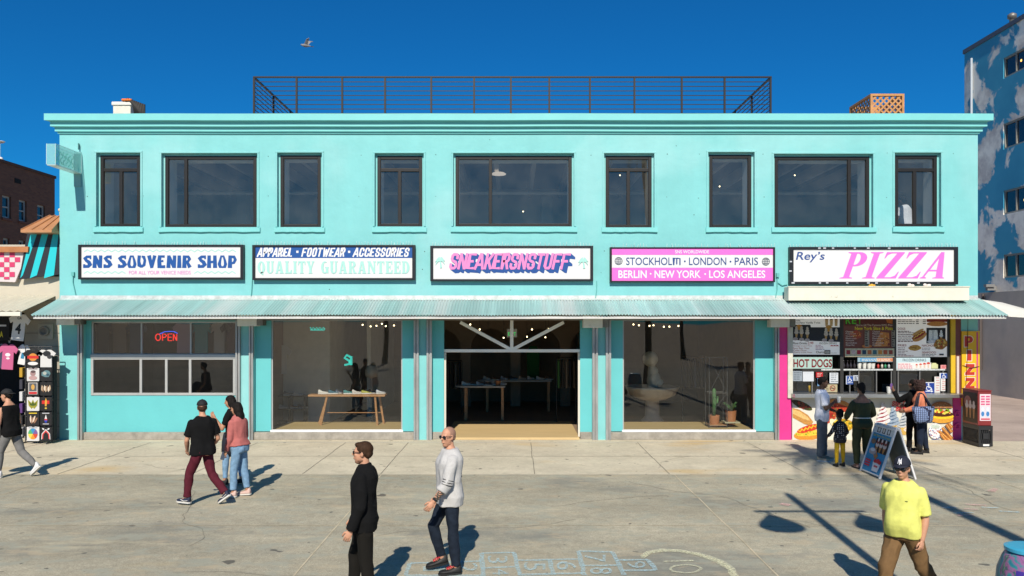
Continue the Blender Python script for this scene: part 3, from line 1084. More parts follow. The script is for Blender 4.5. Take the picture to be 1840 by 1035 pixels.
WEST = {  # wedge-serif poster letters
    'Q': (.62, [(arc(.31, .5, .31, .5, 0, 350, 24), [arc(.31, .5, .09, .40, 350, 0, 18)]), slab((.22, .06), (.40, .16), (.50, -.12), (.36, -.10))]),
    'U': (.64, [([(0, 1), (.30, 1), (.30, .95), (.25, .92), (.25, .25)] + arc(.34, .25, .09, .17, 180, 360, 8) + [(.43, .92), (.38, .95), (.38, 1), (.64, 1), (.64, .95), (.57, .92), (.57, .28)] + arc(.31, .30, .26, .31, 0, -180, 12) + [(.05, .92), (0, .95)], [])]),
    'A': (.70, [([(.24, 1), (.46, 1), (.64, .08), (.70, .05), (.70, 0), (.36, 0), (.36, .05), (.42, .08), (.40, .24), (.24, .24), (.20, .08), (.26, .05), (.26, 0), (0, 0), (0, .05), (.06, .08)], [[(.26, .34), (.385, .34), (.33, .76)]])]),
    'L': (.56, [([(0, 1), (.32, 1), (.32, .95), (.26, .92), (.26, .10), (.42, .12), (.50, .30), (.56, .32), (.56, 0), (0, 0), (0, .05), (.06, .08), (.06, .92), (0, .95)], [])]),
    'I': (.32, [([(0, 1), (.32, 1), (.32, .95), (.26, .92), (.26, .08), (.32, .05), (.32, 0), (0, 0), (0, .05), (.06, .08), (.06, .92), (0, .95)], [])]),
    'T': (.60, [([(0, 1), (.60, 1), (.60, .68), (.55, .68), (.50, .88), (.40, .90), (.40, .08), (.46, .05), (.46, 0), (.14, 0), (.14, .05), (.20, .08), (.20, .90), (.10, .88), (.05, .68), (0, .68)], [])]),
    'Y': (.64, [([(0, 1), (.30, 1), (.30, .95), (.26, .92), (.37, .56), (.46, .92), (.41, .95), (.41, 1), (.64, 1), (.64, .95), (.58, .92), (.42, .42), (.42, .08), (.48, .05), (.48, 0), (.16, 0), (.16, .05), (.22, .08), (.22, .42), (.06, .92), (0, .95)], [])]),
    'G': (.64, [(arc(.31, .5, .31, .5, 55, 300, 20) + [(.60, 0), (.60, .46), (.64, .49), (.64, .53), (.34, .53), (.34, .49), (.40, .46), (.40, .14)] + arc(.31, .5, .10, .40, 290, 70, 14), [])]),
    'R': (.68, [([(0, 1), (.38, 1)] + arc(.38, .75, .22, .25, 90, -80, 8) + [(.46, .44), (.58, .10), (.68, .07), (.68, 0), (.42, -.0), (.30, .46), (.26, .46), (.26, .08), (.32, .05), (.32, 0), (0, 0), (0, .05), (.06, .08), (.06, .92), (0, .95)],
                 [[(.26, .91)] + arc(.30, .74, .09, .17, 90, -90, 6) + [(.26, .57)]])]),
    'N': (.70, [([(0, 1), (.26, 1), (.52, .40), (.52, .92), (.46, .95), (.46, 1), (.70, 1), (.70, .95), (.64, .92), (.64, 0), (.50, 0), (.18, .70), (.18, .08), (.24, .05), (.24, 0), (0, 0), (0, .05), (.06, .08), (.06, .92), (0, .95)], [])]),
    'E': (.58, [([(0, 1), (.56, 1), (.56, .70), (.51, .70), (.44, .90), (.26, .91), (.26, .57), (.34, .58), (.37, .66), (.42, .66), (.42, .36), (.37, .36), (.34, .46), (.26, .47), (.26, .09), (.44, .10), (.52, .30), (.58, .31), (.58, 0), (0, 0), (0, .05), (.06, .08), (.06, .92), (0, .95)], [])]),
    'D': (.64, [([(0, 1), (.30, 1)] + arc(.30, .5, .34, .5, 90, -90, 14) + [(0, 0), (0, .05), (.06, .08), (.06, .92), (0, .95)], [[(.26, .92)] + arc(.28, .5, .14, .42, 90, -90, 10) + [(.26, .08)]])]),
}
GROOVY = {  # brush-like strokes: (width, [(points, widths)], polygons)
    'S': (.66, [([(.60, .90), (.30, .89), (.17, .76), (.26, .60), (.46, .46), (.53, .28), (.42, .13), (.02, .10)], [.19, .19, .25, .24, .27, .33, .24, .20]), ([(.10, .30), (.12, .02)], [.16, .20]), ([(.56, 1), (.58, .70)], [.16, .12])], []),
    'N': (.74, [([(.15, 0), (.18, 1)], [.32, .24]), ([(.17, .97), (.58, .05)], [.26, .28]), ([(.59, 0), (.62, 1)], [.26, .26])], []),
    'O': (.68, [], [([(.20, 1), (.48, 1), (.62, .62), (.70, .30), (.60, 0), (.10, 0), (-.02, .30), (.08, .62)], [[(.31, .86), (.38, .86), (.44, .58), (.46, .30), (.41, .14), (.29, .14), (.24, .30), (.26, .58)]])]),
    'U': (.70, [([(.16, 1), (.12, .55), (.16, .22), (.34, .09)], [.26, .24, .28, .20]), ([(.30, .09), (.52, .24), (.58, .60), (.50, .88), (.34, .92)], [.20, .22, .20, .19, .14])], []),
    'V': (.66, [([(.12, 1), (.34, .0)], [.30, .24]), ([(.33, .02), (.56, 1)], [.22, .26])], []),
    'E': (.64, [([(.22, 1), (.16, .60), (.20, .0)], [.28, .30, .34]), ([(.2, .93), (.58, .91)], [.16, .19]), ([(.2, .52), (.48, .56)], [.13, .17]), ([(.2, .09), (.62, .11)], [.2, .23])], []),
    'I': (.32, [([(.16, 1), (.16, 0)], [.26, .34])], []),
    'R': (.72, [([(.17, 1), (.15, 0)], [.26, .34]), ([(.2, .92), (.46, .89), (.55, .72), (.44, .54), (.2, .48)], [.15, .2, .23, .18, .12]), ([(.36, .50), (.58, .04)], [.2, .30])], []),
    'H': (.74, [([(.15, 1), (.14, 0)], [.26, .32]), ([(.58, 1), (.60, 0)], [.26, .32]), ([(.2, .46), (.56, .50)], [.18, .18])], []),
    'P': (.70, [([(.18, 1), (.16, 0)], [.26, .34]), ([(.2, .92), (.48, .88), (.57, .66), (.46, .42), (.2, .34)], [.15, .21, .23, .2, .12])], []),
}


def groovy(dc, txt, x0, y0, x1, y1, m, gap=.07):
    tot = sum((.36 if c == ' ' else GROOVY[c][0] + gap) for c in txt) - gap
    k, h, u = (x1 - x0) / tot, y1 - y0, 0.0
    base = dc.k
    dc.hold = True
    for c in txt:
        if c == ' ':
            u += .36
            continue
        wd, st, po = GROOVY[c]
        for ist, (pts, wds) in enumerate(st):
            dc.k = base + ist * dc.step
            dc.line([(x0 + (u + a) * k, y1 - b * h) for a, b in pts], [q * (k + h) / 2 for q in wds], m)
        for o, hs in po:
            dc.k = base
            dc.poly([(x0 + (u + a) * k, y1 - b * h) for a, b in o], m, [[(x0 + (u + a) * k, y1 - b * h) for a, b in hh] for hh in hs])
        u += wd + gap
    dc.hold = False
    dc.k = base + 5 * dc.step


def zigzag(dc, x0, x1, y, amp, step, wd, m):
    pts, x, s_ = [], x0, 1
    while x <= x1:
        pts.append((x, y + s_ * amp)); s_ = -s_; x += step
    dc.line(pts, wd, m)


def palm_icon(dc, cx, cy, s_, m):
    dc.line([(cx + .10 * s_, cy + .55 * s_), (cx + .06 * s_, cy + .15 * s_), (cx - .02 * s_, cy - .2 * s_)], [.22 * s_, .15 * s_, .12 * s_], m)
    for dx, dy in ((-.55, -.05), (-.5, .25), (-.3, -.45), (.3, -.48), (.52, -.15), (.5, .2)):
        dc.line([(cx, cy - .2 * s_), (cx + dx * .55 * s_, cy + (dy * .5 - .28) * s_), (cx + dx * s_, cy + dy * s_)], [.08 * s_, .16 * s_, .02 * s_], m)


BLK = mat('sign_frame_black', (.012, .013, .016), .4)
WHT = mat('sign_face_white', (.66, .655, .655), .35, spec=.3, var=.025, vscale=1.5)
BLUE = (24, 84, 158)
PINK = (246, 116, 212)
MINT = (172, 226, 216)
NAVY = (40, 72, 138)
WH = (238, 236, 236)
YS = -.13


def shop_sign(label, x0, y0, x1, y1, draw, t=6.0, name='shop_sign'):
    root = thing(name, label, 'sign', (wx((x0 + x1) / 2, YS), 0, wz(y1, YS)), 'signs along the turquoise facade')
    X0, X1, Z0, Z1 = wx(x0, YS), wx(x1, YS), wz(y1, YS), wz(y0, YS)
    tw = t / 69.9
    mb = MB()
    mb.box(X0, X0 + tw * .9, YS, -.003, Z0, Z1); mb.box(X1 - tw * .9, X1, YS, -.003, Z0, Z1)
    mb.box(X0 + tw * .9, X1 - tw * .9, YS + .001, -.004, Z1 - tw * .6, Z1); mb.box(X0 + tw * .9, X1 - tw * .9, YS + .001, -.004, Z0, Z0 + tw * .6)
    mb.build('sign_frame', BLK, root, bevel=.005)
    f = MB().box(X0 + tw * .7, X1 - tw * .7, YS + .028, -.01, Z0 + tw * .4, Z1 - tw * .4).build('sign_face', WHT, root)
    dc = front_decal(YS + .028)
    draw(dc)
    dc.build('lettering', root)
    sp = MB()                                  # row of bird spikes along the top
    xx = X0 + .05
    while xx < X1:
        if rnd.random() < .8:
            lean = rnd.uniform(-.02, .02)
            sp.bar((xx, -.05, Z1), (xx + lean, -.06 + rnd.uniform(-.03, .03), Z1 + rnd.uniform(.07, .11)), .006, .006)
        xx += .075
    sp.build('bird_spikes', mat('spike_plastic', (.62, .70, .69), .4), root)
    return root


def d1(dc):
    zigzag(dc, 151, 425, 450.5, 1.9, 6.2, 1.5, MINT)
    zigzag(dc, 151, 227, 489.5, 1.9, 6.2, 1.5, MINT)
    zigzag(dc, 349, 425, 489.5, 1.9, 6.2, 1.5, MINT)
    groovy(dc, 'SNS SOUVENIR SHOP', 149, 459, 426, 481.5, BLUE)
    dc.text('FOR ALL YOUR VENICE NEEDS', 232, 486.5, 343, 493, (232, 128, 205))
shop_sign('white sign of groovy blue letters reading SNS SOUVENIR SHOP between mint zigzags', 140, 439.5, 437, 502, d1)


def d2(dc):
    dc.rect(457, 443.5, 742, 463.5, BLUE)
    dc.block('APPAREL', 462, 445.2, 528, 461.4, 2.7, WH, .24)
    dc.block('FOOTWEAR', 541, 445.2, 622, 461.4, 2.7, WH, .24)
    dc.block('ACCESSORIES', 634, 445.2, 737, 461.4, 2.7, WH, .24)
    dc.rect(532.5, 450.5, 536.5, 454.5, WH); dc.rect(625.5, 450.5, 629.5, 454.5, WH)
    dc.glyphs('QUALITY', WEST, 463, 469.5, 565, 491.5, MINT, gap=.10)
    dc.glyphs('GUARANTEED', WEST, 577, 469.5, 736, 491.5, MINT, gap=.10)
shop_sign('sign with APPAREL FOOTWEAR ACCESSORIES on blue over pale mint QUALITY GUARANTEED', 453, 440, 746, 503, d2)


def d3(dc):
    B2 = (30, 82, 156)
    for i in range(9, 0, -1):
        o = i * .9
        dc.block('SNEAKERSNSTUFF', 806 + o, 455 + o * .82, 1026 + o, 484 + o * .82, 4.4, B2, .22, .10)
    dc.block('SNEAKERSNSTUFF', 806, 455, 1026, 484, 4.4, (244, 140, 200), .22, .10)
    palm_icon(dc, 791, 472, 17, MINT); palm_icon(dc, 1048, 473, 17, MINT)
shop_sign('white sign with pink block letters SNEAKERSNSTUFF shadowed in blue between palm icons', 773, 441.5, 1066, 505, d3)


def globe(dc, cx, cy, r, m):
    dc.line(arc(cx, cy, r, r, 0, 345, 23), 1.0, m, True)
    dc.line(arc(cx, cy, r * .45, r, 0, 345, 23), .8, m, True)
    for dy in (-.5, 0, .5):
        w_ = r * math.sqrt(1 - dy * dy)
        dc.line([(cx - w_, cy + dy * r), (cx + w_, cy + dy * r)], .8, m)
    dc.line([(cx, cy - r), (cx, cy + r)], .8, m)
def d4(dc):
    dc.rect(1098.5, 446, 1391.5, 458, PINK); dc.rect(1098.5, 481, 1391.5, 504.5, PINK)
    dc.text('SNS WORLDWIDE', 1213, 449.5, 1274, 455.3, WH, .01)
    for t_, a_, b_ in (('STOCKHOL', 1125, 1207.5), ('LONDON', 1238, 1305), ('PARIS', 1320, 1362)):
        dc.text(t_, a_, 462.6, b_, 476.4, NAVY, .006)
    dc.line([(1210.5, 476.4), (1210.5, 464), (1216, 464), (1216, 475)], 2.3, NAVY); dc.line([(1216, 464.0), (1221.7, 464.6), (1221.7, 476.4)], 2.3, NAVY)
    for t_, a_, b_ in (('BERLIN', 1111, 1162), ('NEW YORK', 1176, 1259), ('LOS ANGELES', 1274, 1375)):
        dc.text(t_, a_, 485.8, b_, 499.6, WH, .018)
    for cx, cy, m in ((1230.5, 469.5, NAVY), (1312.5, 470, NAVY), (1169, 492, WH), (1267, 492.5, WH)):
        dc.ell(cx, cy, 1.6, 1.6, m)
    globe(dc, 1111.5, 469, 6.6, (90, 95, 110)); globe(dc, 1376, 470, 6.6, (90, 95, 110))
shop_sign('pink and white striped sign listing STOCKHOLM LONDON PARIS BERLIN NEW YORK LOS ANGELES', 1096, 444, 1393, 507, d4, t=4)


def d5(dc):
    dc.glyphs('PIZZA', SERIF, 1508, 453, 1712, 500.5, (247, 118, 216), shear=.34, gap=.06)
ps = shop_sign('white sign with a slanted pink PIZZA and small blue REYS over a cream box', 1419, 443.5, 1722, 511, d5, t=8)
dc = front_decal(YS + .028)
dc.text('Rey’s', 1430, 452.5, 1482, 471.5, (48, 80, 146), .012, .18)
dc.build('small_lettering', ps)
mb = MB()
for (u, v) in ((1472, 445.8), (1482, 445.8), (1497, 445.8), (1536, 445.8), (1560, 445.8), (1597, 446), (1647, 446.2), (1425, 508.3), (1473, 508.3), (1487, 508.2), (1522, 508.4), (1560, 508.4), (1575, 508.4), (1613, 508.5), (1650, 508.5), (1421, 470), (1420.5, 487)):
    mb.box(wx(u - rnd.uniform(1.5, 3), YS), wx(u + rnd.uniform(1.5, 3), YS), YS - .004, YS - .001, wz(v + 1.2, YS), wz(v - 1.2, YS))
mb.build('peeled_paint', mat('bare_metal', (.6, .6, .62), .4, .4), ps)
# cream box under the pizza sign
cbx = thing('sign_box', 'weathered cream metal box under the pizza sign, resting on the awning', 'metal box', (wx(1580, -.5), -.25, wz(541, -.5)))
mb = MB()
yb_ = -.48
mb.box(wx(1417, yb_), wx(1742, yb_), yb_, -.14, wz(540, yb_), wz(515, yb_))
mb.build('box_body', mat('cream_painted_metal', (.66, .63, .53), .5, var=.07, vscale=3, tint2=(.33, .25, .16), t2scale=4.0, t2lo=.68, t2hi=.76), cbx, bevel=.012)
mb = MB()
mb.box(wx(1416, yb_), wx(1743, yb_), yb_ - .012, yb_ + .05, wz(516.5, yb_), wz(514.2, yb_))
mb.build('box_rim', mat('cream_rim', (.60, .56, .46), .55, var=.15, vscale=6), cbx, bevel=.004)
for u, c in ((1640, (.7, .62, .55)), (1672, (.72, .66, .6)), (1574, (.75, .42, .05))):
    q = MB()
    for k in range(5):
        q.ell((wx(u + rnd.uniform(-6, 6), yb_), yb_ + .09 + rnd.uniform(0, .06), wz(513.5, yb_) + rnd.uniform(0, .03)), (rnd.uniform(.03, .06), .03, rnd.uniform(.02, .05)), 8, 5)
    o = q.build('rag', mat('rag_%d' % u, c, .9), None, smooth=True)
    tag(o, {1640: 'larger crumpled pale rag lying on the cream box under the pizza sign', 1672: 'smaller pale rag at the right on the cream box under the pizza sign', 1574: 'orange scrap lying on the cream box under the pizza sign'}[u], 'rag' if u != 1574 else 'scrap')

# projecting clear acrylic sign with green neon at the left corner
bl = thing('blade_sign', 'clear acrylic box sign with green neon lines sticking out at the left corner', 'sign', (-11.2, 0, 6.9))
ACR = milky('acrylic', (.42, .86, .80), .40)
mb = MB()
bx0, bx1, by0, by1, bz0, bz1 = -11.42, -11.2, -1.17, -.03, 6.90, 7.40
mb.box(bx0, bx1, by0, by1, bz0, bz1)
mb.build('acrylic_box', ACR, bl)
mb = MB()
for zz in (bz0, bz1):
    for xx in (bx0, bx1):
        mb.bar((xx, by0, zz), (xx, by1, zz), .008)
for xx in (bx0, bx1):
    for yy in (by0, by1): mb.bar((xx, yy, bz0), (xx, yy, bz1), .008)
mb.box(bx0, bx1, by0 + .01, by1, bz0 - .02, bz0 - .008)
mb.build('edge_frame', mat('acrylic_edge', (.62, .74, .74), .3), bl)
mb = MB()
for k in range(7):
    yy = by0 + .18 + k * .12
    mb.tube([(bx1 - .10, yy + .06 * math.sin(j * 1.3 + k), bz0 + .08 + .045 * j) for j in range(8)], .008, 6)
mb.build('neon_tube', mat('green_neon_glass', (.06, .45, .25), .3), bl)
MB().box(-11.40, -11.22, -.03, -.003, 6.55, 7.45).build('wall_plate', mat('sign_plate', (.20, .42, .42), .5), bl, bevel=.004)
mb = MB().tube([(-11.26, -.05, 7.5), (-11.26, -.05, 7.62), (-11.28, -.02, 7.66)], .018, 8)
mb.build('cable_gland', mat('gland', (.03, .12, .12), .5), bl)

# ================================================================== roof
RAIL = mat('dark_rail_steel', (.025, .023, .022), .45, .4)
rr = thing('roof_railing', 'dark steel railing with thin horizontal bars round the roof deck', 'railing', (0, 1.2, 8.2))
RX0, RX1, RY0, RY1, RZ0, RZ1 = -7.17, 7.04, 1.2, 7.4, 8.2, 9.775
posts = [wx(v, RY0) for v in (456.5, 533, 615, 692, 775, 852, 918, 987, 1060, 1140, 1225, 1302, 1384.5)]
for i, xp in enumerate(posts):
    MB().box(xp - .025, xp + .025, RY0 - .025, RY0 + .025, RZ0, RZ1 - .03).build('post', RAIL, rr)
    if i % 3 == 0: MB().box(xp - .025, xp + .025, RY1 - .025, RY1 + .025, RZ0, RZ1 - .03).build('post', RAIL, rr)
for xp in (RX0 + .01, RX1 - .01):
    for yp in (2.95, 4.7, 6.1):
        MB().box(xp - .025, xp + .025, yp - .025, yp + .025, RZ0, RZ1 - .03).build('post', RAIL, rr)
for a_, b_ in (((RX0, RY0), (RX1, RY0)), ((RX0, RY1), (RX1, RY1)), ((RX0 + .01, RY0 + .03), (RX0 + .01, RY1 - .03)), ((RX1 - .01, RY0 + .03), (RX1 - .01, RY1 - .03))):
    MB().bar((*a_, RZ1 - .015), (*b_, RZ1 - .015), .06, .035).build('top_rail', RAIL, rr)
    mb = MB()
    for k in range(1, 9):
        zz = RZ1 - .02 - k * .124
        mb.bar((*a_, zz), (*b_, zz), .018, .018)
    mb.build('bars', RAIL, rr)

ch = thing('chimney', 'short white painted chimney on the left of the roof', 'chimney', (-10.66, 1.2, 8.2))
mb = MB(); mb.box(-10.92, -10.44, 1.0, 1.5, 8.2, 8.93); mb.build('stack', mat('white_masonry', (.66, .62, .53), .8, var=.12, vscale=6, bump=.4), ch, bevel=.02)
MB().box(-10.95, -10.41, .97, 1.53, 8.93, 9.03).build('stack_cap', mat('white_masonry_cap', (.70, .67, .6), .8, var=.1), ch, bevel=.02)
mb = MB()
for k in range(9):
    mb.tube([(-10.62 + .05 * k + rnd.uniform(-.04, .04), 1.0, 9.05 - .015 * k), (-10.5 + .055 * k, .98, 9.10 - .02 * k), (-10.35 + .035 * k, .99, 8.96 - .05 * k), (-10.3 + .04 * k, 1.02, 8.6)], .035, 6)
tag(mb.build('cable_bundle', mat('black_rubber', (.015, .014, .013), .6), None, smooth=True), 'black bundle of cable draped over the white rooftop chimney', 'cable')
q = MB()
for k in range(4): q.ell((-10.62 + .06 * k, .98, 9.07), (.06, .06, .04), 8, 5)
tag(q.build('orange_bag', mat('orange_vinyl', (.75, .17, .02), .5), None, smooth=True), 'small orange bag lying on top of the white chimney', 'bag')

lb = thing('lattice_box', 'wooden lattice screen box at the right of the roof', 'lattice screen', (10.6, 2.5, 8.2))
WOODL = mat('orange_cedar', (.50, .24, .085), .6, var=.25, vscale=4)
LX0, LX1, LY0, LY1, LZ0, LZ1 = 10.14, 11.04, 2.0, 3.35, 8.3, 9.52
def lattice(mb, P, wdt, h, n, dep):
    # diagonal slats clipped to the panel
    def clip(u0, v0, du, dv):
        t0, t1 = -99.0, 99.0
        for p, d, lo, hi in ((u0, du, 0, wdt), (v0, dv, 0, h)):
            a_, b_ = (lo - p) / d, (hi - p) / d
            t0, t1 = max(t0, min(a_, b_)), min(t1, max(a_, b_))
        return (t0, t1) if t1 - t0 > .05 else None
    st = .17
    for k in range(-20, 30):
        for dv, off in ((1, 0), (-1, .012)):
            c_ = clip(k * st, 0 if dv == 1 else h, 1, dv)
            if c_:
                a_ = P(k * st + c_[0], (0 if dv == 1 else h) + dv * c_[0], off + dep); b_ = P(k * st + c_[1], (0 if dv == 1 else h) + dv * c_[1], off + dep)
                mb.bar(a_, b_, .045, .012, up=Vector(P(0, 0, 1)) - Vector(P(0, 0, 0)))
for nm, P, wd_ in (('lattice_panel', lambda u, v, q: (LX0 + u, LY0 + q, LZ0 + v), LX1 - LX0), ('lattice_panel', lambda u, v, q: (LX0 + q, LY0 + u, LZ0 + v), LY1 - LY0),
                   ('lattice_panel', lambda u, v, q: (LX1 - q, LY0 + u, LZ0 + v), LY1 - LY0), ('lattice_panel', lambda u, v, q: (LX0 + u, LY1 - q, LZ0 + v), LX1 - LX0)):
    mb = MB(); lattice(mb, P, wd_, LZ1 - LZ0, 8, 0); mb.build(nm, WOODL, lb)
mb = MB()
for x_ in (LX0, LX1):
    for y_ in (LY0, LY1): mb.box(x_ - .03, x_ + .03, y_ - .03, y_ + .03, 8.2, LZ1 + .01)
for x_ in (LX0, LX1): mb.box(x_ - .03, x_ + .03, LY0 + .03, LY1 - .03, LZ1 - .05, LZ1 + .012)
for y_ in (LY0, LY1): mb.box(LX0 + .03, LX1 - .03, y_ - .03, y_ + .03, LZ1 - .05, LZ1 + .012)
mb.build('lattice_frame', WOODL, lb)

# ================================================================== left neighbours
def brick_material(name, c1, c2, mortar, sc):
    m = bpy.data.materials.new(name); m.use_nodes = True
    n = m.node_tree; b = n.nodes['Principled BSDF']; b.inputs['Roughness'].default_value = .85
    tc = n.nodes.new('ShaderNodeTexCoord')
    sp = n.nodes.new('ShaderNodeSeparateXYZ'); n.links.new(tc.outputs['Object'], sp.inputs[0])
    ad = n.nodes.new('ShaderNodeMath'); n.links.new(sp.outputs[0], ad.inputs[0]); n.links.new(sp.outputs[1], ad.inputs[1])
    cb = n.nodes.new('ShaderNodeCombineXYZ'); n.links.new(ad.outputs[0], cb.inputs[0]); n.links.new(sp.outputs[2], cb.inputs[1])
    br = n.nodes.new('ShaderNodeTexBrick'); n.links.new(cb.outputs[0], br.inputs[0])
    br.inputs['Color1'].default_value = (*c1, 1); br.inputs['Color2'].default_value = (*c2, 1); br.inputs['Mortar'].default_value = (*mortar, 1)
    br.inputs['Scale'].default_value = 1.0; br.inputs['Brick Width'].default_value = sc * 2.7; br.inputs['Row Height'].default_value = sc
    br.inputs['Mortar Size'].default_value = .008
    n.links.new(br.outputs[0], b.inputs['Base Color'])
    return m
bb = thing('brick_building', 'tall brown brick building behind the striped shop at the left edge', 'building', (-31, 17, 0))
BRK = brick_material('brown_brick', (.20, .075, .04), (.14, .05, .03), (.12, .075, .05), .09)
BX, BY0, BY1 = -25.9, 8.0, 23.7
mb = MB()
bh = []
BW = [(4, 20, 352, 392), (34, 48, 360, 398), (67, 81, 369, 405), (6, 17, 428, 470), (34, 45, 432, 472), (66, 78, 437, 474)]
def by_at(px): return F / ((px - VX) / BX) + CAM_Y
for u0, u1, v0, v1 in BW:
    y0_, y1_ = by_at(u0), by_at(u1)
    bh.append((y0_, y1_, wz(v1, (y0_ + y1_) / 2), wz(v0, (y0_ + y1_) / 2)))
wall_grid(mb, BY0, BY1, 0, 11.05, BX, -.2, bh, axis='y')
mb.quad((BX, BY0, 0), (BX - 14, BY0, 0), (BX - 14, BY0, 11.05), (BX, BY0, 11.05))
mb.quad((BX, BY1, 0), (BX, BY1, 11.05), (BX - 14, BY1, 11.05), (BX - 14, BY1, 0))
mb.build('wall', BRK, bb, fix=False)
MB().box(BX - 14, BX - .3, BY0 + .3, BY1 - .3, 10.7, 10.8).build('roof', mat('tar_roof', (.08, .08, .08), .9), bb)
MB().box(BX - 14, BX + .06, BY0 - .05, BY1 + .05, 11.052, 11.2).build('coping', mat('brick_coping', (.10, .045, .03), .8), bb)
for (y0_, y1_, z0_, z1_) in bh:
    mb = MB()
    for q0, q1, w0, w1 in ((y0_, y0_ + .09, z0_, z1_), (y1_ - .09, y1_, z0_, z1_), (y0_ + .09, y1_ - .09, z1_ - .09, z1_), (y0_ + .09, y1_ - .09, z0_, z0_ + .09), (y0_ + .09, y1_ - .09, (z0_ + z1_) / 2 - .03, (z0_ + z1_) / 2 + .03)):
        mb.box(BX - .18, BX - .1, q0, q1, w0, w1)
    wf = mb.build('window', mat('grey_sash', (.40, .40, .38), .6), bb)
    MB().quad((BX - .14, y0_, z0_), (BX - .14, y1_, z0_), (BX - .14, y1_, z1_), (BX - .14, y0_, z1_)).build('pane', mat('dark_pane', (.02, .025, .035), .08, spec=.6), wf)
    MB().box(BX - .02, BX + .07, y0_ - .06, y1_ + .06, z0_ - .12, z0_ - .004).build('sill', mat('brick_sill', (.16, .06, .04), .8), wf)
MB().box(BX - .004, BX + .02, by_at(26), by_at(37), wz(333, 21), wz(325, 21)).build('vent_hole', mat('vent_black', (.01, .01, .01), .9), bb)
an = thing('roof_antenna', 'thin white antenna mast with dish on the brick building roof', 'antenna', (-26.4, 20.2, 11))
mb = MB()
ax_, ay_ = -26.3, 19.6
mb.tube([(ax_, ay_, 10.8), (ax_, ay_, 12.25)], .035, 8)
mb.build('mast', OFFW, an)
MB().lathe([(.02, 0), (.10, .02), (.16, .08), (.17, .10), (.10, .06), (.02, .03)], 14, (ax_ + .1, ay_, 12.12)).build('dish', OFFW, an, smooth=True)
MB().ell((ax_ + .05, ay_, 11.3), (.13, .13, .13), 10, 6).build('base_dome', OFFW, an, smooth=True)

# low shop with check and stripe panels and a copper roof
ls = thing('striped_shop', 'low cream souvenir shop with check and striped panels under a copper roof', 'shop', (-13.5, .3, 0))
CREAM = mat('cream_siding', (.50, .455, .365), .7, var=.06, vscale=2)
LYW = .25
def lx(px): return wx(px, LYW)
def lz(py): return wz(py, LYW)
SX0 = -17.0
mb = MB()
mb.box(SX0, XL - .03, LYW, LYW + .25, lz(540), lz(497))
mb.build('upper_wall', CREAM, ls)
mb = MB()
mb.box(lx(44), XL - .03, LYW + .0, LYW + .25, 0, lz(541))
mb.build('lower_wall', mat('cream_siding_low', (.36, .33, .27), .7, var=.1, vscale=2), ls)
mb = MB()
for k in range(9):
    mb.box(lx(44.5), XL - .035, LYW - .010, LYW - .002, lz(575 + k * 24), lz(574 + k * 24))
mb.build('board_grooves', mat('groove_shadow_gap', (.20, .18, .15), .8), ls)
mb = MB()                                    # side wall and roof mass behind
mb.box(SX0, XL - .05, LYW + .26, 8, 3.3, 5.1)
mb.build('rear_mass', CREAM, ls)
MB().box(SX0, XL - .05, 4.0, 8, 0, 3.29).build('rear_wall', mat('shade_black', (.012, .011, .011), .9), ls)  # near-black colour stands in for the shade inside the open shop
MB().box(SX0, lx(44) - .03, LYW + .26, 4, 3.2, 3.29).build('inner_ceiling', mat('shade_black', (.012, .011, .011), .9), ls)
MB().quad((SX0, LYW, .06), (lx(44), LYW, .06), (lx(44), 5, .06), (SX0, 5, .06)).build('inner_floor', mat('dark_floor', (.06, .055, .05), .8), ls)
MB().box(lx(44) - .02, lx(44) + .1, LYW + .26, 5, 0, 3.3).build('inner_wall', ROOMD, ls)
# checked panel (leaning) and striped panel
def panel(name, pts, Y, m, th=.05):
    mb = MB()
    mb.extrude([(wx(u, Y), wz(v, Y)) for u, v in pts], 'y', Y, Y + th)
    return mb.build(name, m, ls)
CHY = .12
panel('check_panel', [(-80, 453), (50, 453), (27, 507), (-80, 503)], CHY, mat('panel_white', (.60, .53, .53), .6))
dc = front_decal(CHY)
i0 = 0
for r_ in range(6):
    for c_ in range(-7, 6):
        if (r_ + c_) % 2 == 0:
            u0, v0 = c_ * 9.6 - 2, 453.5 + r_ * 8.8
            sk = lambda u, v: u - (v - 453) * .06
            if u0 + 9.6 < 49 - (v0 + 8.8 - 453) * .43:
                dc.poly([(u0, v0), (u0 + 9.6, v0), (u0 + 9.6, min(v0 + 8.8, 502)), (u0, min(v0 + 8.8, 502))], (214, 66, 112))
dc.build('check_print', ls)
panel('panel_cornice', [(-80, 443), (51, 443), (50, 453), (-80, 453)], .02, mat('rust_wood', (.40, .16, .06), .6, var=.2), .2)
STY = .08
panel('striped_panel', [(49, 418), (106, 418), (106.5, 493), (34, 502)], STY, mat('panel_black', (.02, .022, .028), .5))
dc = front_decal(STY)
CY = (42, 204, 214)
for t0 in (0.12, .47, .82):
    pts = []
    for (ut, ub) in ((49 + 57 * t0, 34 + 72 * t0 - 14), (49 + 57 * t0 + 11.5, 34 + 72 * t0 - 1.5)):
        pts.append((ut, ub))
    a0_, b0_ = pts[0]; a1_, b1_ = pts[1]
    q = [(a0_, 418.5), (min(a1_, 105.5), 418.5), (min(b1_, 105.5) if t0 < .8 else 97, 494.5), (max(b0_, 36.5), 500)]
    dc.poly(q, CY)
dc.build('stripe_print', ls)
cr = MB()                                    # hipped copper roof with finial
e = [(wx(38, -.3), -.3), (XL - .02, -.3), (XL - .02, 1.4), (wx(38, -.3), 1.4)]
zt_, zb_ = lz(386), wz(413, -.3)
vs = [(x_, y_, zb_) for x_, y_ in e] + [(lx(84), .4, zt_), (XL - .10, .4, zt_), (XL - .10, .7, zt_), (lx(84), .7, zt_)]
cr.add(vs, [(0, 1, 5, 4), (1, 2, 6, 5), (2, 3, 7, 6), (3, 0, 4, 7), (4, 5, 6, 7), (3, 2, 1, 0)])
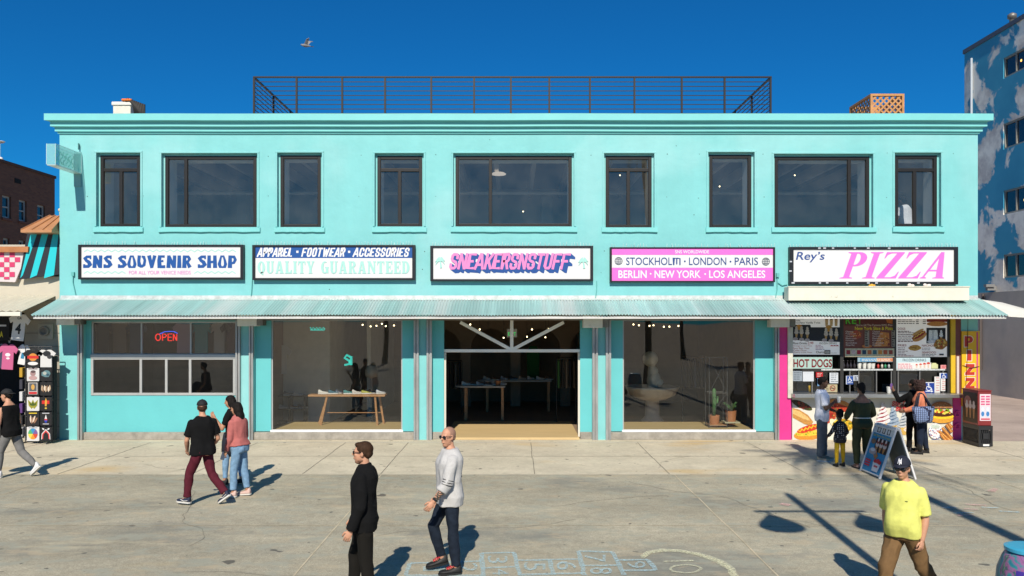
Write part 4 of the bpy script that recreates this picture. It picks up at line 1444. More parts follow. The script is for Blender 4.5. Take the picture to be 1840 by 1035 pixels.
cr.box(wx(37, -.33), XL - .01, -.33, 1.43, zb_ - .07, zb_ - .003)
COP = mat('copper_paint', (.50, .24, .11), .45, .2, var=.15, vscale=3)
cro = cr.build('copper_roof', COP, ls)
mb = MB()
for tt in (0.0, .35, .7, 1.0):
    mb.bar((wx(38, -.3) + (XL - .02 - wx(38, -.3)) * tt, -.302, zb_ + .01), (lx(84) + (XL - .10 - lx(84)) * tt, .4, zt_ + .01), .03, .03)
mb.build('roof_seams', COP, cro)
MB().tube([(lx(98), .5, zt_), (lx(98), .5, zt_ + .12)], .02, 8).ell((lx(98), .5, zt_ + .16), (.05, .05, .05), 10, 6).build('finial', mat('finial_cream', (.6, .5, .36), .5), cro, smooth=True)
# awning of the low shop
mb = MB()
zf2, zb2, yf2 = wz(558, -1.15), lz(531), -1.15
rings = []
n_ = 26
for i in range(n_ * 2 + 1):
    x_ = SX0 + (XL - .25 - SX0) * i / (n_ * 2)
    dz = .014 if i % 2 else -.014
    rings.append([(x_, LYW - .01, zb2 + dz), (x_ - .35 * 0, yf2, zf2 + dz), (x_, yf2, zf2 + dz - .012), (x_, LYW - .01, zb2 + dz - .012)])
mb.rings(rings)
aw2 = mb.build('awning', mat('cream_sheet_roof', (.52, .49, .39), .55, var=.12, vscale=3, stretch=(3, .5, 1)), ls)
MB().box(SX0, XL - .26, yf2 - .05, yf2 + .02, wz(568, yf2), zf2 - .03).build('fascia', mat('cream_fascia', (.66, .63, .54), .5, var=.08), aw2, bevel=.01)
# wall vent
vt = MB().box(lx(71), lx(97), LYW - .06, LYW - .012, lz(609), lz(582)).build('vent', mat('vent_cream', (.42, .39, .32), .6), ls, bevel=.008)
mb = MB(); mb.lathe([(.13, 0), (.13, .06), (.09, .08), (.09, .02)], 18)
mb.v = [(v[0] + lx(83), LYW - .06 - v[2], v[1] + lz(595)) for v in mb.v]
mb.build('vent_hood', mat('vent_grey', (.25, .23, .2), .5), vt, smooth=True)

# ================================================================== mural building on the right
MX = 19.8
def mural_material():
    m = bpy.data.materials.new('cloud_mural'); m.use_nodes = True
    n = m.node_tree; b = n.nodes['Principled BSDF']; b.inputs['Roughness'].default_value = .8
    tc = n.nodes.new('ShaderNodeTexCoord')
    nz = n.nodes.new('ShaderNodeTexNoise'); nz.inputs['Scale'].default_value = .62; nz.inputs['Detail'].default_value = 6; nz.inputs['Roughness'].default_value = .55; nz.inputs['Distortion'].default_value = .35
    n.links.new(tc.outputs['Object'], nz.inputs[0])
    sp = n.nodes.new('ShaderNodeSeparateXYZ'); n.links.new(tc.outputs['Object'], sp.inputs[0])
    def mth(op, a, b_):
        t = n.nodes.new('ShaderNodeMath'); t.operation = op
        for i_, q in enumerate((a, b_)):
            if isinstance(q, (int, float)): t.inputs[i_].default_value = q
            else: n.links.new(q, t.inputs[i_])
        return t.outputs[0]
    # cloud banks one above the other, leaning up towards the front
    zz = mth('ADD', sp.outputs[2], mth('MULTIPLY', sp.outputs[1], .42))
    wv = mth('SINE', mth('MULTIPLY', mth('ADD', zz, -14.0), 1.85), 0.0)
    mk = mth('ADD', nz.outputs[0], mth('MULTIPLY', wv, .085))
    mr = n.nodes.new('ShaderNodeMapRange'); mr.interpolation_type = 'SMOOTHSTEP'; mr.inputs[1].default_value = .485; mr.inputs[2].default_value = .53
    n.links.new(mk, mr.inputs[0])
    n2 = n.nodes.new('ShaderNodeTexNoise'); n2.inputs['Scale'].default_value = 1.3; n2.inputs['Detail'].default_value = 7; n2.inputs['Roughness'].default_value = .6
    n.links.new(tc.outputs['Object'], n2.inputs[0])
    cr_ = n.nodes.new('ShaderNodeValToRGB')
    cr_.color_ramp.elements[0].position = .36; cr_.color_ramp.elements[0].color = (.60, .53, .48, 1)
    cr_.color_ramp.elements[1].position = .60; cr_.color_ramp.elements[1].color = (1.0, .92, .80, 1)
    n.links.new(n2.outputs[0], cr_.inputs[0])
    n3 = n.nodes.new('ShaderNodeTexNoise'); n3.inputs['Scale'].default_value = .9; n3.inputs['Detail'].default_value = 5; n.links.new(tc.outputs['Object'], n3.inputs[0])
    bl_ = n.nodes.new('ShaderNodeMix'); bl_.data_type = 'RGBA'; n.links.new(n3.outputs[0], bl_.inputs[0]); bl_.inputs[6].default_value = (.02, .24, .40, 1); bl_.inputs[7].default_value = (.07, .40, .58, 1)
    mx = n.nodes.new('ShaderNodeMix'); mx.data_type = 'RGBA'
    n.links.new(bl_.outputs[2], mx.inputs[6])
    n.links.new(mr.outputs[0], mx.inputs[0]); n.links.new(cr_.outputs[0], mx.inputs[7])
    n.links.new(mx.outputs[2], b.inputs['Base Color'])
    return m
mu = thing('mural_building', 'tall building painted with a blue sky and clouds mural at the right edge', 'building', (MX + 5, 9, 0))
def my_at(px): return F / ((px - VX) / MX) + CAM_Y
MW = [(1803, 105, 142), (1803, 223, 269), (1803, 343, 386), (1803, 458, 500)]
mhs = []
for u, v0, v1 in MW:
    Yc = my_at(u)
    mhs.append((Yc - 1.9, Yc, wz(v1, Yc), wz(v0, Yc)))
MY0, MY1 = 3.0, my_at(1733)
ZM = wz(97, MY1)
ZL = wz(528, MY1)
mb = MB()
wall_grid(mb, MY0, MY1, ZL, ZM, MX, .25, mhs, axis='y')
mb.quad((MX, MY1, 0), (MX + 16, MY1, 0), (MX + 16, MY1, ZM), (MX, MY1, ZM))
mb.quad((MX, MY0, 0), (MX, MY0, ZM), (MX + 16, MY0, ZM), (MX + 16, MY0, 0))
mb.build('mural_wall', mural_material(), mu, fix=False)
mb = MB()
mb.quad((MX - .06, MY0, 0), (MX - .06, MY1, 0), (MX - .06, MY1, ZL), (MX - .06, MY0, ZL))
mb.quad((MX - .06, MY0, ZL), (MX - .06, MY1, ZL), (MX, MY1, ZL), (MX, MY0, ZL))
mb.build('base_wall', mat('grey_base_wall', (.46, .41, .36), .8, var=.12, vscale=.8, tint2=(.36, .33, .31), t2scale=.3), mu)
MB().box(MX - .05, MX + .4, MY0, MY1 + .05, ZM, ZM + .18).build('parapet', mat('mural_parapet', (.08, .10, .14), .7), mu)
MB().box(MX + .4, MX + 16, MY0, MY1, ZM - .3, ZM - .2).build('roof', mat('mural_roof', (.2, .2, .2), .9), mu)
MB().tube([(MX - .06, my_at(1748), 7.8), (MX - .06, my_at(1748), ZM - .4)], .05, 8).build('drain_pipe', mat('pale_pipe', (.45, .50, .55), .5), mu)
for i, (y0_, y1_, z0_, z1_) in enumerate(mhs):
    mb = MB()
    for q0, q1, w0, w1 in ((y0_, y0_ + .07, z0_, z1_), (y1_ - .07, y1_, z0_, z1_), (y0_ + .07, y1_ - .07, z1_ - .07, z1_), (y0_ + .07, y1_ - .07, z0_, z0_ + .07), (y1_ - .78, y1_ - .72, z0_ + .07, z1_ - .07)):
        mb.box(MX + .03, MX + .12, q0, q1, w0, w1)
    wf = mb.build('window', mat('pale_sash', (.30, .28, .24), .6), mu)
    MB().quad((MX + .08, y0_, z0_), (MX + .08, y1_, z0_), (MX + .08, y1_, z1_), (MX + .08, y0_, z1_)).build('pane', mat('dark_pane', (.02, .025, .035), .08, spec=.6), wf)
    if i in (0, 2, 3):
        MB().ell((MX + .07, y1_ - 1.0 - .1 * i, z0_ + .42), (.012, .05, .05), 8, 6).build('wall_lamp', mat('warm_bulb', (1.0, .55, .12), .5, emit=2.0), wf)
mb = MB()
mb.box(MX - .35, MX, my_at(1790), my_at(1786), wz(522, 12), wz(514, 12))
mb.box(MX - .45, MX - .1, my_at(1792), my_at(1787), wz(516, 12), wz(511, 12))
mb.build('wall_light', mat('lamp_grey', (.2, .2, .2), .5), mu)
MB().tube([(MX - .12, my_at(1767), 1.0), (MX - .12, my_at(1767), 3.4), (MX - .12, my_at(1771), 3.4), (MX - .12, my_at(1771), 4.2)], .05, 8).build('stand_pipe', mat('dark_pipe', (.10, .08, .075), .6), mu)
va = thing('roof_vent', 'small grey vent stack on the mural building roof', 'vent', (MX + 1.2, 11.6, ZM - .2))
mb = MB(); mb.lathe([(.16, -.1), (.16, .45), (.10, .5), (.10, .75), (.17, .78), (.17, .92), (.05, 1.0)], 14, (MX + .7, my_at(1788), ZM - .05)); mb.build('vent_stack', GALVD, va, smooth=True)
MB().box(MX + .4, MX + 1.1, my_at(1788) - .35, my_at(1788) + .5, ZM - .2, ZM + .25).build('vent_base', GALVD, va, bevel=.02)
# ================================================================== pizza stand
YM = .06
STEEL = mat('brushed_steel', (.42, .42, .41), .35, .8, var=.1)
DARKP = mat('dark_stand_frame', (.03, .028, .026), .5)
st = thing('pizza_stand', 'pizza stand front with serving windows above a pink and food printed counter', 'food stand', (wx(1570), 0, 0))
def sbox(name, x0, x1, y0, y1, py0, py1, m, bevel=0.0, parent=st):
    return MB().box(wx(x0), wx(x1), y0, y1, wz(py1), wz(py0)).build(name, m, parent, bevel=bevel)
MAG = mat('magenta_paint', (.62, .035, .23), .5, var=.08, vscale=2)
sbox('pink_pier', 1398.5, 1421.5, -.02, .20, 566, 795.5, MAG)
sbox('cream_post', 1414, 1423, -.075, -.022, 588, 715, mat('cream_post_paint', (.56, .54, .47), .5, var=.15, vscale=5), .006)
sbox('pink_panel', 1712, 1727, -.015, .18, 713.5, 795.5, MAG)
sc = MB()
for k in range(2):
    cx, cz = wx(1719.5), wz(744 + 22 * k)
    sc.tube([(cx + r_ * math.cos(a_), -.025, cz + r_ * math.sin(a_)) for r_, a_ in [(.09 - .008 * j, 1.2 + j * .8) for j in range(9)]], .016, 8)
sc.build('scroll_moulding', mat('magenta_moulding', (.60, .03, .22), .45), st, smooth=True)
sbox('yellow_post', 1708.5, 1716.5, -.01, .16, 566, 706, mat('yellow_post', (.62, .40, .02), .5, var=.08))
sbox('maroon_post', 1716.5, 1726.5, -.005, .18, 566, 706, mat('maroon_post', (.16, .045, .04), .5, var=.2))
sbox('pale_pipe', 1717.5, 1721.5, -.05, -.012, 640, 711, mat('pale_pipe_paint', (.60, .50, .46), .5))
for a_, b_ in ((1423, 1425), (1511, 1517), (1606, 1612), (1704, 1709)):
    sbox('frame_post', a_, b_, YM - .02, YM + .1, 566, 706, DARKP)
sbox('shelf', 1423, 1708, YM - .01, YM + .3, 663, 667, DARKP)
sbox('shelf_edge', 1477, 1700, YM - .018, YM - .012, 663.2, 665.8, mat('pale_label_strip', (.5, .52, .52), .5, var=.5, vscale=30))
sbox('counter', 1419.5, 1735, -.36, .3, 706.5, 712.5, STEEL, .006)
sbox('front_panel', 1423.5, 1711.5, .0, .2, 713.5, 796, mat('white_panel', (.62, .60, .52), .4))
sbox('back_wall', 1423, 1708, 3.2, 3.3, 566, 790, mat('kitchen_dark', (.03, .028, .026), .7))
MB().box(wx(1423), wx(1708), .31, 3.2, wz(566) - .05, wz(566) - .02).build('inner_ceiling', mat('kitchen_ceiling', (.10, .10, .10), .7), st)
# window mullions
for u in (1461, 1529, 1545, 1577, 1604, 1616, 1655, 1697):
    sbox('window_mullion', u - .9, u + .9, YM + .0, YM + .04, 667, 706, mat('mullion_grey', (.22, .21, .20), .45, .5))
gp = MB().quad((wx(1425), YM + .05, wz(706)), (wx(1577), YM + .05, wz(706)), (wx(1577), YM + .05, wz(667)), (wx(1425), YM + .05, wz(667)))
gp.quad((wx(1612), YM + .05, wz(706)), (wx(1704), YM + .05, wz(706)), (wx(1704), YM + .05, wz(667)), (wx(1612), YM + .05, wz(667)))
gp.build('serving_pane', glass('stand_glass', (.85, .87, .86), 1.6), st)
# equipment silhouettes behind the glass
for (u0, u1, v0, v1, yy, c) in ((1432, 1450, 680, 706, .9, (.05, .06, .09)), (1553, 1566, 676, 706, .8, (.12, .10, .09)), (1618, 1650, 672, 690, 1.0, (.08, .09, .14)), (1585, 1600, 690, 706, 1.2, (.03, .03, .03))):
    MB().box(wx(u0, yy), wx(u1, yy), yy, yy + .4, wz(v1, yy), wz(v0, yy)).build('kitchen_unit', mat('unit_%d' % u0, c, .4), st, bevel=.01)

# ---- food pictures on the counter front
dc = front_decal(0.0, .004)
dc.ink = True
GRY = (150, 152, 158)
def speck(cx, cy, rx, ry, cols, n, r, rot=0.0):
    ca, sa = math.cos(rot), math.sin(rot)
    base = dc.k
    dc.hold = True
    for i_ in range(n):
        dc.k = base + (i_ % 18) * .0002
        a_, q = rnd.uniform(0, 2 * PI), math.sqrt(rnd.random())
        u, v = rx * q * math.cos(a_), ry * q * math.sin(a_)
        x_, y_ = cx + u * ca - v * sa, cy + u * sa + v * ca
        if 1424.5 < x_ - r and x_ + r < 1711 and 714.5 < y_ - r and y_ + r < 795:
            dc.ell(x_, y_, r * rnd.uniform(.6, 1.2), r * rnd.uniform(.5, 1), rnd.choice(cols), rnd.uniform(0, 3), 8, .2)
    dc.hold = False
    dc.k = base + 18 * .0002
# long sandwich at the left
dc.ell(1441, 728, 20, 6, (70, 60, 26), .42); speck(1441, 728, 18, 6, [(130, 40, 26), (66, 88, 24), (168, 60, 30), (40, 36, 20)], 40, 2.0, .42)
dc.poly([(1424, 733), (1436, 736), (1452, 746), (1461, 758), (1457, 765), (1445, 762), (1424, 750)], (196, 140, 70)); dc.poly([(1424, 735), (1436, 739), (1450, 748), (1456, 756), (1444, 753), (1424, 743)], (226, 184, 116))
# hot dog
dc.ell(1451, 782, 25, 9, (214, 142, 48), -.05); dc.ell(1452, 778, 24, 5.5, (240, 196, 66), -.08)
dc.ell(1453, 770, 22, 6, (206, 62, 30), -.28); dc.line([(1434 + k * 3.4, 775 - k * 1.1 + (2 if k % 2 else -2)) for k in range(12)], 1.8, (236, 180, 40))
speck(1450, 779, 20, 3, [(150, 170, 40), (226, 190, 50)], 22, 1.6, -.1)
# pizza slice
dc.poly([(1484, 720), (1500, 718), (1518, 723), (1532, 731), (1531, 737), (1512, 745), (1494, 756), (1486, 762), (1487, 740)], (178, 62, 34))
dc.poly([(1484, 719), (1500, 716.5), (1518, 721), (1534, 730), (1532, 735), (1515, 728), (1498, 723), (1485, 725)], (198, 138, 76))
dc.ell(1497, 731, 5, 4, (146, 30, 22)); dc.ell(1510, 737, 5, 4, (150, 34, 24)); dc.ell(1494, 746, 5, 4, (152, 34, 24)); speck(1500, 739, 14, 12, [(226, 150, 70), (92, 90, 40)], 22, 1.4)
for a_, b_ in ((1497, 760), (1508, 752), (1520, 748)): dc.ell(a_, b_, 5, 9, (238, 226, 186), -.6)
# noodles
dc.ell(1514, 764, 19, 12, (188, 146, 28)); speck(1514, 764, 18, 11, [(236, 200, 60), (208, 168, 36), (112, 116, 34)], 46, 2.6)
# swirled ice creams
def swirl(cx, cy, s_, c1, c2, cone):
    dc.poly([(cx - 8 * s_, cy + 14 * s_), (cx + 8 * s_, cy + 14 * s_), (cx + 5 * s_, cy + 34 * s_), (cx - 5 * s_, cy + 34 * s_)], cone)
    for k in range(5):
        w_ = (13 - 2.5 * k) * s_
        dc.ell(cx + (k % 2) * 1.0, cy + (14 - 6.3 * k) * s_, w_, 4.8 * s_, c1, -.12)
        dc.line([(cx - w_ * .9, cy + (15.5 - 6.3 * k) * s_), (cx, cy + (13.8 - 6.3 * k) * s_), (cx + w_ * .9, cy + (9.5 - 6.3 * k) * s_)], [.6, 2.6 * s_, .6], c2)
    dc.poly([(cx - 3 * s_, cy - 10 * s_), (cx + 2.5 * s_, cy - 10 * s_), (cx + 1 * s_, cy - 17 * s_)], c1)
swirl(1623, 752, .85, (188, 192, 196), (70, 86, 104), (206, 168, 84)); swirl(1633, 760, .8, (240, 230, 214), (196, 110, 50), (232, 188, 84))
swirl(1603, 746, 1.0, (150, 166, 184), (74, 96, 124), (196, 158, 84)); swirl(1585, 741, 1.1, (226, 222, 222), (150, 34, 44), (206, 160, 72))
dc.block('SOFT', 1601, 720.5, 1626, 729.5, 1.7, (190, 24, 34), .2); dc.block('SERE'.replace('ERE', 'ERC')[:3], 1608, 730.5, 1627, 738, 1.5, (190, 24, 34), .2)
# burger
dc.ell(1691, 753, 21, 7, (222, 160, 60)); dc.ell(1692, 748, 21, 4.5, (250, 202, 50)); dc.ell(1692, 744, 20, 4.6, (78, 40, 22)); speck(1692, 739, 19, 4, [(96, 150, 40), (200, 60, 30), (150, 190, 60), (236, 214, 90)], 44, 2.2)
dc.poly(arc(1690, 733, 20, 12, 180, 360, 14), (160, 108, 70)); speck(1690, 728, 15, 5, [(216, 184, 140)], 16, .7)
# iced cup with dots, fried sticks
dc.ell(1679, 774, 12, 14, (232, 230, 232)); speck(1679, 774, 12, 14, [(44, 70, 150), (180, 40, 60), (250, 250, 250), (150, 160, 190)], 60, 1.2)
dc.ell(1679, 766, 8, 4, (196, 208, 196)); dc.text('DOTS', 1672, 788, 1687, 793.5, (40, 84, 160), .01, .1)
for a_, b_, c_, d_ in ((1685, 774, 1708, 793), (1691, 768, 1709, 788), (1698, 762, 1708.5, 776), (1688, 779, 1700, 794), (1702, 760, 1709, 768)):
    dc.line([(a_, b_), (c_, d_)], 5.2, (176, 108, 46)); dc.line([(a_ + 1, b_), (c_ - 1, d_ - 1)], 1.3, (226, 170, 96))
dc.build('food_print', st)

# ---- menu boards
def board(label, x0, x1, y0, y1, bg, draw, name='menu_board', cat='menu board', group='menu boards over the serving windows', Y=YM, th=.03):
    root = thing(name, label, cat, (wx((x0 + x1) / 2), Y, wz(y1)), group)
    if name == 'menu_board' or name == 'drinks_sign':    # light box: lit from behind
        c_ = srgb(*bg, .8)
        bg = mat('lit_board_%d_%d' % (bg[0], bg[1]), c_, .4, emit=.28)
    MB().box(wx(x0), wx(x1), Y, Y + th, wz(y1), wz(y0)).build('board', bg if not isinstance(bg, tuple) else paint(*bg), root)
    d = front_decal(Y, .003)
    d.ink = name == 'menu_board'
    draw(d)
    d.build('print', root)
    return root
def lines(d, x0, x1, y0, n, dy, h, m, ragged=.35):
    base = d.k
    d.hold = True
    for k in range(n):
        x_ = x0
        xe = x1 - rnd.uniform(0, ragged) * (x1 - x0)
        while x_ < xe - 2:
            w_ = rnd.uniform(2.5, 7)
            d.rect(x_, y0 + k * dy, min(x_ + w_, xe), y0 + k * dy + h, m)
            x_ += w_ + 1.0
    d.hold = False
    d.k = base + d.step
def cone(d, cx, cy, s_, c=(214, 200, 188)):
    d.poly([(cx - 2.4 * s_, cy + 4 * s_), (cx + 2.4 * s_, cy + 4 * s_), (cx + .9 * s_, cy + 11 * s_), (cx - .9 * s_, cy + 11 * s_)], (206, 160, 96))
    d.ell(cx, cy + 3 * s_, 3.4 * s_, 2.6 * s_, c); d.ell(cx, cy - .5 * s_, 2.8 * s_, 2.6 * s_, c); d.ell(cx, cy - 4 * s_, 1.9 * s_, 3 * s_, c)
DK = (38, 32, 30)
def m1(d):
    d.text('Chocolate', 1424.5, 570.6, 1444, 573.8, DK, .01); d.text('Vanilla', 1424.5, 574.5, 1438, 577.6, DK, .01); d.text('Chocolate Vanilla Twist', 1424.5, 578.2, 1474, 581.4, DK, .01)
    d.poly([(1424, 583.5), (1456, 583.5), (1457, 588), (1509, 588), (1509, 614.5), (1424, 611)], (34, 32, 38))
    d.ell(1436, 588, 6, 5, (214, 150, 60)); d.ell(1489, 590, 6, 6, (206, 150, 60))
    for a_, b_ in ((1431, 594), (1440, 594), (1450.5, 595), (1484, 597), (1493, 597), (1502.5, 598)): cone(d, a_, b_, 1.15)
    for a_, b_ in ((1429, 609), (1440, 610), (1450, 611), (1481, 611), (1493, 612)): d.ell(a_, b_, 4.5, 3, (196, 180, 176))
    for a_ in (1485, 1493.5, 1502): d.poly([(a_ - 3, 572), (a_ + 3, 572), (a_ + 2.2, 586), (a_ - 2.2, 586)], (214, 180, 132)); d.ell(a_, 572.6, 3.4, 2, (120, 66, 34))
    d.text('Float Drinks', 1424.5, 614.8, 1450, 618.6, DK, .012); d.text('2.99', 1451.5, 614.2, 1461, 618.8, (196, 40, 50), .01)
    for k, t_ in enumerate(('Orange Cream Float', 'Root Beer Float', 'Coke Float', 'Cherry Coke Float')): d.text(t_, 1424.5, 620.2 + k * 3.9, 1459 - (k % 3) * 5, 623.2 + k * 3.9, (168, 74, 70))
    d.text('FROZEN DRINKS', 1472, 615.2, 1503, 618.6, (70, 96, 90)); lines(d, 1465, 1482, 620, 4, 2.4, .9, (196, 120, 150)); lines(d, 1465, 1484, 627.4, 1, 2, .8, (90, 90, 150))
    for k in range(3): d.poly(arc(1494 + k * 5, 622, 2.6, 2, 180, 360, 6), (206, 60, 66))
    d.text('Churro', 1466, 630.5, 1480.5, 634.8, DK, .012); d.rect(1481, 629, 1491.5, 636, (40, 34, 30)); d.rect(1482, 630, 1490.5, 635, (206, 196, 180)); lines(d, 1493, 1507, 634, 1, 2, .7, (140, 130, 120))
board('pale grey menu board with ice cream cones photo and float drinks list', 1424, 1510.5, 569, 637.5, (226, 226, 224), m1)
def m2(d):
    d.poly([(1517.5, 569), (1606, 569), (1606, 584), (1560, 584), (1517.5, 586)], (96, 34, 26)); d.poly([(1590, 569), (1606, 569), (1606, 583), (1594, 580)], (196, 110, 40))
    for t_, a_, b_, c_ in (('R', 1519, 1529, 569.5), ('E', 1530, 1539, 570), ('Y', 1540, 1549, 569), ('S', 1571, 1580, 568.5)): d.text(t_, a_, c_, b_, 583 if t_ != 'S' else 574, (30, 70, 24), .05); d.text(t_, a_ + .6, c_ + .3, b_ - .4, 582 if t_ != 'S' else 573.5, (96, 200, 50), .02)
    d.text('Home Of The Famous NYC Pizza', 1538, 582.3, 1605, 585.6, (226, 214, 200)); d.text('New York Slice & Pizza', 1536, 587, 1605, 593, (232, 220, 40), .014)
    d.ell(1537, 602, 11, 8, (176, 70, 36), 0, 18, .15); speck2 = [(226, 170, 84), (120, 32, 24), (206, 120, 50)]
    for _ in range(26): d.ell(1537 + rnd.uniform(-9, 9), 602 + rnd.uniform(-6, 6), 1.4, 1.1, rnd.choice(speck2), 0, 7)
    d.poly([(1582, 596), (1597, 598), (1598, 622), (1570, 623)], (206, 132, 60))
    for _ in range(26): d.ell(1590 + rnd.uniform(-7, 7), 612 + rnd.uniform(-12, 9), 1.5, 1.2, rnd.choice(speck2), 0, 7)
    d.ell(1557, 622, 9, 3, (206, 124, 56))
    for x_ in (1519, 1567):
        for k, t_ in enumerate(('Cheese', 'Pepperoni', 'Sausage', 'Mushroom', 'Pineapple', 'Combo', 'Garlic')): d.text(t_, x_, 594.4 + k * 4, x_ + 13 + (k * 5) % 9, 597.4 + k * 4, (232, 228, 220))
        d.rect(x_ + 34, 594, x_ + 40 if x_ > 1540 else x_ + 42, 623, (150, 142, 128)); lines(d, x_ + 35, x_ + 40, 595, 7, 4, 2.2, (50, 40, 34), .1)
    d.rect(1517.5, 626, 1606, 641, (216, 206, 170))
    for k, c in enumerate(((176, 50, 54), (222, 196, 190), (196, 44, 60), (36, 70, 96), (206, 116, 64), (60, 110, 120), (226, 150, 60), (200, 90, 50), (160, 70, 50))): (d.rect if k < 6 else d.rect)(1520 + k * 9.5, 629, 1527 + k * 9.5, 636.5, c)
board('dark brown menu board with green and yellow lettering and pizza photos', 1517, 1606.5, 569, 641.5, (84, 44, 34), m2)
def m3(d):
    lines(d, 1613, 1644, 571, 4, 3.2, 1.2, (70, 60, 58), .2); lines(d, 1646, 1651, 571, 4, 3.2, 1.4, (50, 44, 44), .1); lines(d, 1658, 1664, 571, 4, 3.2, 1.4, (50, 44, 44), .1)
    d.poly(arc(1684, 576, 19, 9, 180, 360, 12), (196, 128, 70)); d.rect(1665, 574, 1703, 578.5, (140, 44, 34)); d.ell(1684, 582, 19, 4.4, (206, 140, 72))
    d.rect(1664.5, 589, 1699, 617, (24, 22, 28)); d.poly([(1669, 593), (1684, 593), (1686, 611), (1668, 613)], (196, 204, 210)); d.ell(1672, 602, 3, 9, (232, 236, 238)); d.ell(1681, 602, 3.6, 9, (232, 236, 238)); cone(d, 1691, 600, 1.0, (226, 230, 234)); d.ell(1675, 614, 9, 3, (226, 226, 230))
    d.text('DOGS', 1613, 588.6, 1626.5, 592.6, (150, 40, 44), .012); lines(d, 1613, 1646, 594.5, 7, 3.1, 1.1, (120, 70, 72), .5); lines(d, 1613, 1648, 596, 4, 5.4, .8, (60, 60, 60), .5)
    d.ell(1652, 605, 14, 6.6, (214, 150, 76), -.52); d.ell(1650.5, 602, 14, 4.2, (160, 40, 34), -.52); d.line([(1640 + k * 2.6, 608 - k * 1.6 + (1 if k % 2 else -1)) for k in range(9)], 1.4, (236, 200, 80)); d.ell(1649, 597, 12, 2.6, (206, 160, 90), -.52)
    d.text('FRIES', 1613, 618.6, 1628.5, 622.4, (150, 40, 44), .012); lines(d, 1613, 1632, 624.5, 5, 3, 1.0, (130, 80, 76), .4)
    d.ell(1643.5, 625, 11, 5, (214, 160, 66), 0, 16, .12)
    for _ in range(14): 
        a_ = rnd.uniform(-.5, .5); x_, y_ = 1643.5 + rnd.uniform(-6, 6), 625 + rnd.uniform(-3, 3)
        d.line([(x_ - 4 * math.cos(a_), y_ - 4 * math.sin(a_)), (x_ + 4 * math.cos(a_), y_ + 4 * math.sin(a_))], 1.0, rnd.choice([(236, 190, 90), (190, 130, 46)]))
    d.text('NACHOS', 1656, 619, 1678, 622.8, (150, 40, 44), .012); lines(d, 1656, 1678, 625, 2, 3, 1.0, (110, 90, 110), .3)
    d.ell(1690, 618, 12.5, 10, (176, 116, 40), -.3, 20, .08)
    for _ in range(26): d.ell(1690 + rnd.uniform(-9, 9), 618 + rnd.uniform(-7, 7), 2, 1.5, rnd.choice([(226, 180, 60), (120, 90, 40), (196, 60, 36), (232, 200, 120)]), rnd.uniform(0, 3), 6)
    d.text('SEAFOOD', 1656, 631.4, 1681, 635, (150, 40, 44), .012); lines(d, 1656, 1682, 636.5, 2, 2.4, .9, (80, 70, 80), .2); d.rect(1687, 635.5, 1695, 638.5, (40, 46, 66)); lines(d, 1613, 1646, 638.8, 1, 2, 1, (180, 90, 90), .1)
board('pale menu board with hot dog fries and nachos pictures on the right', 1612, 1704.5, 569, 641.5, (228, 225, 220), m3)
def hd(d):
    d.text('HOT DOGS', 1425.5, 645.2, 1495, 660.2, (120, 24, 30), .028)
board('mint green sign reading HOT DOGS in maroon letters beneath the ice cream menu', 1424, 1497, 641.5, 662.5, (172, 200, 192), hd, 'hot_dog_sign', 'sign', None, YM - .005)
def fd(d):
    d.text('FROZEN DRINKS', 1622, 644.5, 1664, 649.4, (66, 84, 88), .004); d.rect(1613, 651.5, 1673, 663, (232, 228, 226)); lines(d, 1613.5, 1644, 653.5, 3, 3.4, 1.6, (214, 110, 130), .4)
    for k in range(4): d.poly(arc(1647 + k * 7, 656.5 - k * .8, 2.2 + k * .4, 2.6 + k * .3, 180, 360, 6), (206, 70, 56)); d.rect(1645.5 + k * 7, 656.7 - k * .8, 1648.5 + k * 7, 661, (222, 200, 180))
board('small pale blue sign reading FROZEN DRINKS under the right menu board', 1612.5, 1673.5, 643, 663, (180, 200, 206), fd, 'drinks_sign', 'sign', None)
def bl_(d): d.rect(1546, 643.5, 1574, 649.5, (44, 140, 196)); d.rect(1576, 643.5, 1607, 649.5, (206, 130, 90)); lines(d, 1548, 1604, 645, 2, 2.4, 1, (232, 226, 210), .1)
board('narrow blue and orange strip sign above the paper cups', 1543, 1607, 642.5, 650.5, (150, 176, 190), bl_, 'strip_sign', 'sign', None)
def wheel(d, cx, cy, s_):
    w_ = (238, 240, 246)
    d.ell(cx - .5 * s_, cy - 4 * s_, 1.1 * s_, 1.1 * s_, w_); d.line([(cx - .4 * s_, cy - 2.6 * s_), (cx - .1 * s_, cy + .6 * s_), (cx + 2.4 * s_, cy + .6 * s_), (cx + 3.6 * s_, cy + 3.4 * s_), (cx + 4.4 * s_, cy + 3.1 * s_)], 1.0 * s_, w_)
    d.line(arc(cx - .2 * s_, cy + 1.6 * s_, 3 * s_, 3 * s_, 30, 250, 14), .9 * s_, w_); d.line([(cx - .2 * s_, cy - 1.3 * s_), (cx + 1.9 * s_, cy - 1.3 * s_)], .8 * s_, w_)
def acc(d): d.rect(1660, 688, 1679, 706, (30, 62, 148)); wheel(d, 1669, 695.5, 1.35); d.rect(1663, 702.3, 1674, 703.7, (238, 240, 246)); d.poly([(1673, 700.9), (1677, 703), (1673, 705.1)], (238, 240, 246))
board('larger blue wheelchair sign with an arrow in the right serving window', 1659, 1680, 687, 707, (236, 236, 240), acc, 'access_sign', 'sign', 'blue wheelchair signs', YM - .012, .01)
def acc2(d): d.rect(1690.5, 671, 1702, 680, (34, 70, 150)); wheel(d, 1696, 675, .9)
board('small blue wheelchair sticker high in the right serving window', 1690, 1702.5, 670.5, 680.5, (230, 232, 240), acc2, 'access_sign', 'sign', 'blue wheelchair signs', YM - .012, .006)
